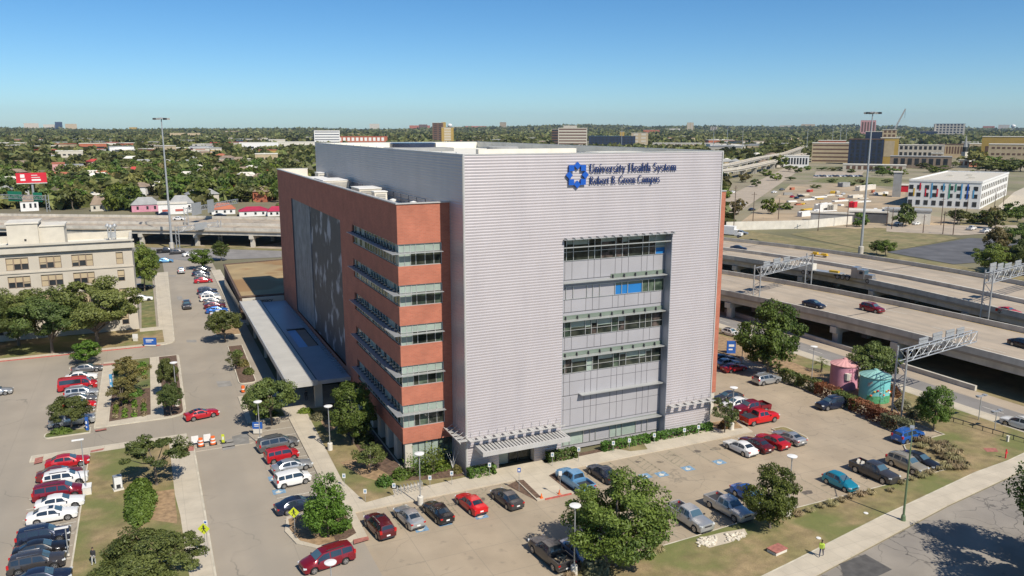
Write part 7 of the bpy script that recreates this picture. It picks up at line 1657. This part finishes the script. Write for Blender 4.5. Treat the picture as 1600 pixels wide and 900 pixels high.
def diamond(x,yb,yt,label,s=.55,extra=True):
    g=G(x,yb,.05); h=HT(g,x,yt); e=empty('crossing_sign',(g.x,g.y,.05),-YAW,label,'crossing sign'); MB().tube((0,.03,0),(0,.03,h),.03,n=6).build('post',M['galv'],e)
    Mx=Matrix.Translation((0,0,h-s*.9))@Matrix.Rotation(math.pi/4,4,'Y'); p=MB().box(-s*.62,s*.62,-.02,.0,-s*.62,s*.62,Mx).build('sign_plate',M['yellowgreen'],e)
    m=MB(); z=h-s*.9; m.lathe([(.01,0),(.07,.03),(.07,.1),(.01,.13)],8,(0,-.03,z+.22)); m.box(-.05,.07,-.035,-.022,z-.05,z+.21); m.tube((0,-.03,z-.04),(-.16,-.03,z-.32),.035,n=5); m.tube((.02,-.03,z-.04),(.17,-.03,z-.3),.035,n=5); m.tube((0,-.03,z+.15),(-.19,-.03,z),.028,n=5); m.tube((0,-.03,z+.15),(.18,-.03,z+.02),.028,n=5); m.build('walker_symbol',M['black'],p)
    return e
e=diamond(322,872,818,'yellow green pedestrian diamond at the concrete path by the street',.62); 
diamond(461,835,793,'yellow green pedestrian diamond on the island by the conical tree',.62); diamond(402,672,638,'yellow green pedestrian diamond near the lamp by the canopy')
signpost(325,868,813,'small blue plate above the street side pedestrian diamond',.35,.35,'white','signblue')
# traffic drums and paddle
for i,(x,y) in enumerate(((314,697),(333,694))):
    g=G(x,y,.0); e=empty('traffic_drum',(g.x,g.y,.012),0,['left orange and white traffic drum at the driveway','right orange and white traffic drum at the driveway'][i],'traffic drum','traffic drums')
    B('rubber_foot',M['black'],e,(-.45,.45,-.45,.45,0,.06))
    for k in range(5): MB().lathe([(.34-.02*k,0),(.33-.02*k,.18)],16,(0,0,.06+.19*k)).build('band',M['orange' if k%2==0 else 'white'],e)
    B('warning_plate',M['white'],e,(-1.0,-.2,.5,.53,.3,1.2))
g=G(349,692); e=empty('crosswalk_paddle',(g.x,g.y,.012),-YAW,'yellow in street crossing paddle on the dark patch','crossing sign'); B('base',M['black'],e,(-.3,.3,-.3,.3,0,.06)); p=B('paddle',M['yellowgreen'],e,(-.17,.17,-.03,.03,.06,1.1)); B('legend',M['white'],p,(-.1,.1,-.036,-.031,.4,.8))
g=G(380,612,.13); e=empty('traffic_drum',(g.x,g.y,.13),0,'orange barrel at the lower tip of the long planted island','traffic drum'); MB().lathe([(.28,0),(.28,.35)],14).build('band',M['orange'],e); MB().lathe([(.27,.36),(.27,.5)],14).build('band',M['white'],e); MB().lathe([(.26,.51),(.24,.9)],14).build('band',M['orange'],e)
for i,(x,y) in enumerate(((846,778),(874,772))): 
    g=G(x,y,.13); e=empty('warning_cone',(g.x,g.y,.13),0,['small orange cone at the left corner of the entrance walkway','small orange cone at the right corner of the entrance walkway'][i],'traffic cone'); B('foot',M['orange'],e,(-.17,.17,-.17,.17,0,.03)); MB().lathe([(.13,.03),(.03,.5)],12).build('cone',M['orange'],e)
# blue signs
def board(x,yb,yt,w_,h_,label,mt='signblue',txt=None,z=.13,rz=-YAW,tsize=.3,thick=.25,foot=.2):
    g=G(x,yb,z); h=HT(g,x,yt)-z; e=empty('sign_board',(g.x,g.y,z),rz,label,'sign'); B('board',M[mt],e,(-w_/2,w_/2,-thick/2,thick/2,h-h_,h)); B('plinth',M['offwhite'],e,(-w_/2*.9,w_/2*.9,-thick/2*.8,thick/2*.8,0,h-h_-.001))
    for k in range(2 if txt is None else 0): pass
    B('legend',M['white'],e,(-w_*.3,w_*.3,-thick/2-.015,-thick/2-.003,h-h_*.38,h-h_*.22),(-w_*.3,w_*.15,-thick/2-.015,-thick/2-.003,h-h_*.62,h-h_*.52)); return e
board(235,541,528,2.2,1.2,'blue and white sign board on the lawn corner by the street'); board(1142,552,533,1.5,2.5,'blue monument sign by the frontage road behind the brick corner'); board(212,533,522,.9,.8,'small white notice on the lawn of the old office block','white')
board(403,677,660,1.2,.8,'blue sign board beside the lamp near the round live oak')
e=board(175,610,585,.35,3.0,'tall light blue banner at the edge of the garden bed','skyc' if 'skyc' in M else 'aqua'); board(137,672,652,.3,2.2,'blue column sign on the small green island'); 
# payment kiosk on the west lawn
g=G(185,765,.13); e=empty('pay_station',(g.x,g.y,.13),.2,'pale grey cabinet standing on the west lawn','cabinet'); B('cabinet',M['galv'],e,(-.42,.42,-.3,.3,.15,1.6)); B('door',M['white'],e,(-.36,.36,-.33,-.31,.3,1.5)); B('plinth',M['offwhite'],e,(-.5,.5,-.4,.4,0,.149)); B('screen',M['plastic'],e,(-.2,.2,-.345,-.331,.3,.7))
g=G(137,770,.13); e=empty('utility_cabinet',(g.x,g.y,.13),0,'white utility box at the kerb behind the white saloons','cabinet'); B('cabinet',M['offwhite'],e,(-.4,.4,-.6,.6,.0,.8)); B('lid',M['white'],e,(-.43,.43,-.63,.63,.801,.86))
# rainwater tanks with conical roofs
def tank(g,r,h,label,wm,rm,mural=True):
    e=empty('water_tank',(g[0],g[1],.14),0,label,'tank'); MB().lathe([(r,0),(r,h)],36).build('wall',M[wm],e,smooth=True)
    m=MB(); n=36; ap=(0,0,h+r*.42)
    for i in range(n):
        a0=2*math.pi*i/n; a1=2*math.pi*(i+1)/n; k=1.0 if i%2 else 1.0; z0=h+.12+(.07 if i%2 else 0); z1=h+.12+(.07 if (i+1)%2 else 0)
        m.add([(r*1.06*math.cos(a0),r*1.06*math.sin(a0),z0-.05),(r*1.06*math.cos(a1),r*1.06*math.sin(a1),z1-.05),(.3*math.cos(a1),.3*math.sin(a1),h+r*.42),(.3*math.cos(a0),.3*math.sin(a0),h+r*.42)],[(0,1,2,3)])
    m.build('roof',M[rm],e); MB().lathe([(.32,h+r*.40),(.30,h+r*.48),(.05,h+r*.52)],14).build('roof_cap',M[rm],e); MB().lathe([(r*1.04,h-.02),(r*1.06,h+.12)],36).build('eave_band',M[rm],e)
    m=MB()
    for s in (-.2,.2): m.tube((-r*.35+s,-r*1.0,0.2),(-r*.35+s,-r*1.0,h),.03,n=5)
    for k in range(9): m.tube((-r*.35-.2,-r*1.0,.5+k*.4),(-r*.35+.2,-r*1.0,.5+k*.4),.02,n=5)
    m.build('ladder',M[wm],e)
    return e
t1=tank((62.0,5.2),1.95,3.45,'pink corrugated water tank with faded conical roof','pink','pinkroof'); t2=tank((61.4,-.8),2.0,3.5,'turquoise painted water tank with flower mural and conical roof','aqua','aquaroof')
m=MB()
for k in range(40):
    a=R(-165+k*3.2); z=.1+.5*abs(math.sin(k*1.7)); m.cbox((2.02*math.cos(a),2.02*math.sin(a),.25+z*.5),.08,.22,.5+z,a)
m.build('mural_grass',M['mural'],t2)
for k in range(9):
    a=R(-150+k*12); z=1.1+.8*abs(math.sin(k*2.3)); MB().lathe([(.02,-.1),(.16,-.02),(.16,.08),(.02,.15)],8,(2.0*math.cos(a),2.0*math.sin(a),z)).build('mural_flower',M[['orange','yellow','signred','white'][k%4]],t2)
MB().lathe([(.02,-.5),(.5,-.4),(.55,.6),(.02,.7)],10,(-.9,-1.45,2.0)).build('mural_figure',M['offwhite'],t1)
B('fence_frame',M['plastic'],None,(0,.01,0,.01,0,.01)); bpy.data.objects.remove(bpy.data.objects['fence_frame'])
# bike racks
for k in range(8):
    g=G(621+5.4*k,771-1.15*k,.145); e=MB().path([(-.05,-.35,0),(-.05,-.35,.6),(0,-.2,.8),(0,.2,.8),(.05,.35,.6),(.05,.35,0)],.03,.03,6).build('bike_rack',M['galv'],None,(g.x,g.y,.145)); tag(e,['leftmost','second from the left','third from the left','fourth from the left','fourth from the right','third from the right','second from the right','rightmost'][k]+' steel bike hoop on the concrete pad','bike rack','bike racks on the pad')
# rocks in the drain bed
rk=random.Random(3); RM=[]
for s in range(4):
    bm=bmesh.new(); bmesh.ops.create_icosphere(bm,subdivisions=1,radius=.2)
    for v in bm.verts: v.co*=rk.uniform(.7,1.2); v.co.z*=.6
    me=bpy.data.meshes.new('rock'); bm.to_mesh(me); bm.free(); me.materials.append(M['rock']); RM.append(me)
k=0
while k<95:
    x=rk.uniform(1090,1166); y=rk.uniform(828,855)
    if not (y>842-(x-1090)*.14 and y<857-(x-1090)*.22): continue
    if 1120<x<1132: continue
    g=G(x,y,.15); o=link('rock',RM[k%4],None,None,(g.x,g.y,.2)); s=rk.uniform(.7,1.3); o.scale=(s,s,s); o.rotation_euler=(0,0,rk.uniform(0,6)); tag(o,'pale limestone rock in the drain bed at the lot edge','rock','rocks in the drain bed'); k+=1
# lid box, manholes, marker
g=G(1214,862,.13); e=empty('utility_vault',(g.x,g.y,.13),.15,'low concrete vault with rusty lid on the lawn','utility box'); B('box',M['offwhite'],e,(-.75,.75,-.5,.5,0,.3)); B('lid',M['linered'],e,(-.8,.8,-.55,.55,.301,.38))
for i,(x,y) in enumerate(((1279,841),(1353,802))): g=G(x,y,.14); o=MB().lathe([(.22,0),(.22,.05),(.05,.06)],14).build('valve_cover',M['white'],None,(g.x,g.y,.14)); tag(o,['white valve cover near the walking person','white valve cover in the lawn left of the green lamp'][i],'valve cover')
g=G(1571,716,.13); e=empty('marker_post',(g.x,g.y,.13),0,'small red marker post at the lawn corner','marker'); B('post',M['signred'],e,(-.06,.06,-.05,.05,0,1.1)); B('plate',M['signred'],e,(-.2,.2,-.07,-.051,.6,.8))
g=G(1574,690,.13); o=MB().box(-.12,.12,-.12,.12,0,.7).box(-.15,.15,-.15,.15,.7,.76).build('bollard',M['offwhite'],None,(g.x,g.y,.13)); tag(o,'short pale bollard at the end of the cable rail','bollard')
# low cable rail on the east lawn
a=G(1475,655,.13); b=G(1600,692,.13); m=MB()
for k in range(9): p=a+(b-a)*k/8; m.tube((p.x,p.y,.13),(p.x,p.y,.75),.05,n=6)
m.tube((a.x,a.y,.68),(b.x,b.y,.68),.06,n=6); o=m.build('cable_rail',M['plastic']); tag(o,'low dark rail across the east lawn toward the sidewalk','railing')
# dead sapling and young tree near the corner storefront
def sapling(x,y,h,label,leaf=0,mt='leafbright'):
    e=empty('sapling',(x,y,.13),0,label,'young tree'); r_=random.Random(int(x*10)); m=MB()
    for k in range(7):
        a=k*.9; m.path([(0,0,0),(math.cos(a)*.25,math.sin(a)*.25,h*.45),(math.cos(a)*.75,math.sin(a)*.75,h*r_.uniform(.8,1))],.03,.008,5)
    m.build('trunk',M['white' if not leaf else 'bark'],e)
    if leaf:
        rg=np.random.default_rng(5); P=rg.normal(size=(leaf,3))*np.array([.7,.6,.55])+np.array([0,0,h*.65]); e2=link('crown',leaf_mesh('crown',P,.11,M[mt],rg),None,e)
sapling(-3.3,1.7,2.9,'young bright leafed tree before the corner storefront',900); sapling(-.9,2.0,2.2,'bare pale shrub skeleton beside the metal corner'); sapling(-5.2,2.0,2.4,'slim bright leafed sapling beside the corner pier',420)

# ------------------------------------------------------------------ people
def person(g,rz,label,top='vest',legs='navycloth',h=1.62,stride=.28,arms=.1,bag=None,z=.145):
    e=empty('person',(g[0],g[1],z),rz,label,'person'); s=h/1.75
    J=[((0,0,.98),.13),((0,0,1.15),.125),((0,0,1.36),.15),((0,0,1.48),.065),((0,.01,1.56),.075),((0,.01,1.66),.088),((0,0,1.74),.05),
       ((.10,0,.92),.095),((.11,stride*.5,.52),.068),((.11,stride,.10),.045),((.11,stride+.14,.05),.04),
       ((-.10,0,.92),.095),((-.11,-stride*.3,.52),.068),((-.11,-stride,.12),.045),((-.11,-stride+.13,.05),.04),
       ((.19,0,1.40),.07),((.24,-arms,1.12),.05),((.25,-arms+.10,.88),.036),((.25,-arms+.13,.79),.03),
       ((-.19,0,1.40),.07),((-.24,arms,1.12),.05),((-.25,arms+.12,.88),.036),((-.25,arms+.15,.79),.03)]
    E_=[(0,1),(1,2),(2,3),(3,4),(4,5),(5,6),(0,7),(7,8),(8,9),(9,10),(0,11),(11,12),(12,13),(13,14),(2,15),(15,16),(16,17),(17,18),(2,19),(19,20),(20,21),(21,22)]
    me=bpy.data.meshes.new('body'); me.from_pydata([Vector(p)*s for p,_ in J],E_,[]); o=bpy.data.objects.new('body',me); col.objects.link(o); o.parent=e
    sk=o.modifiers.new('skin','SKIN'); sk.use_smooth_shade=True
    for i,(p,r_) in enumerate(J): me.skin_vertices[0].data[i].radius=(r_*s,r_*s)
    me.skin_vertices[0].data[0].use_root=True
    ss=o.modifiers.new('sub','SUBSURF'); ss.levels=1; ss.render_levels=2
    bpy.context.view_layer.update(); m2=bpy.data.meshes.new_from_object(o.evaluated_get(bpy.context.evaluated_depsgraph_get())); o.modifiers.clear(); o.data=m2
    for mm in ('skin',legs,top,'black','hair'): m2.materials.append(M[mm])
    for p in m2.polygons:
        c=p.center/s; 
        if c.z>1.50: k=4 if (c.z>1.68 or c.y<-.02) else 0
        elif c.z<.09: k=3
        elif abs(c.x)>.17 and c.z<.93 : k=0
        elif c.z<.98: k=1
        else: k=2
        p.material_index=k
    m=MB().lathe([(.02,.0),(.085,.03),(.088,.09),(.05,.135),(.01,.145)],12,(0,-.005,1.655)); hm=m.build('hair',M['hair'],e); hm.scale=(s,s,s)
    if bag: B('bag',M[bag],e,(-.16,.16,-.30,-.15,1.0*s,1.42*s))
    return e
g=G(1283,870,.145); person((g.x,g.y),R(-60),'person in a yellow green vest walking on the street sidewalk',bag='vest')
g=G(147,882,.145); person((g.x,g.y),R(160),'person in dark top and pale trousers standing on the west lawn by the live oak',top='darkcloth',legs='greycloth',stride=.12)
g=G(479,627,.0); person((g.x,g.y),R(180),'person in black clothes standing in the shade of the canopy end',top='darkcloth',legs='darkcloth',stride=.1,z=.01)
B('x1',M['black'],None); bpy.data.objects.remove(bpy.data.objects['x1'])
# fine litter-free air with a little haze
hz_=MB().box(-14200,14200,-14200,14200,-30,330).build('haze',None); hz_.data.materials.clear()
hm=bpy.data.materials.new('haze_air'); hm.use_nodes=True; N=hm.node_tree.nodes; N.remove(N['Principled BSDF']); pv=N.new('ShaderNodeVolumePrincipled'); pv.inputs['Color'].default_value=(.62,.78,1,1); pv.inputs['Density'].default_value=3e-5; pv.inputs['Anisotropy'].default_value=.2
hm.node_tree.links.new(pv.outputs[0],N['Material Output'].inputs['Volume']); hz_.data.materials.append(hm); tag(hz_,'thin pale blue haze over the distant city','haze',kind='stuff'); hz_.hide_select=True
for n in ('sidewalk','kerb','lawn'):
    for o in bpy.data.objects:
        if o.name.split('.')[0]==n and o.parent is None: o['kind']='structure'
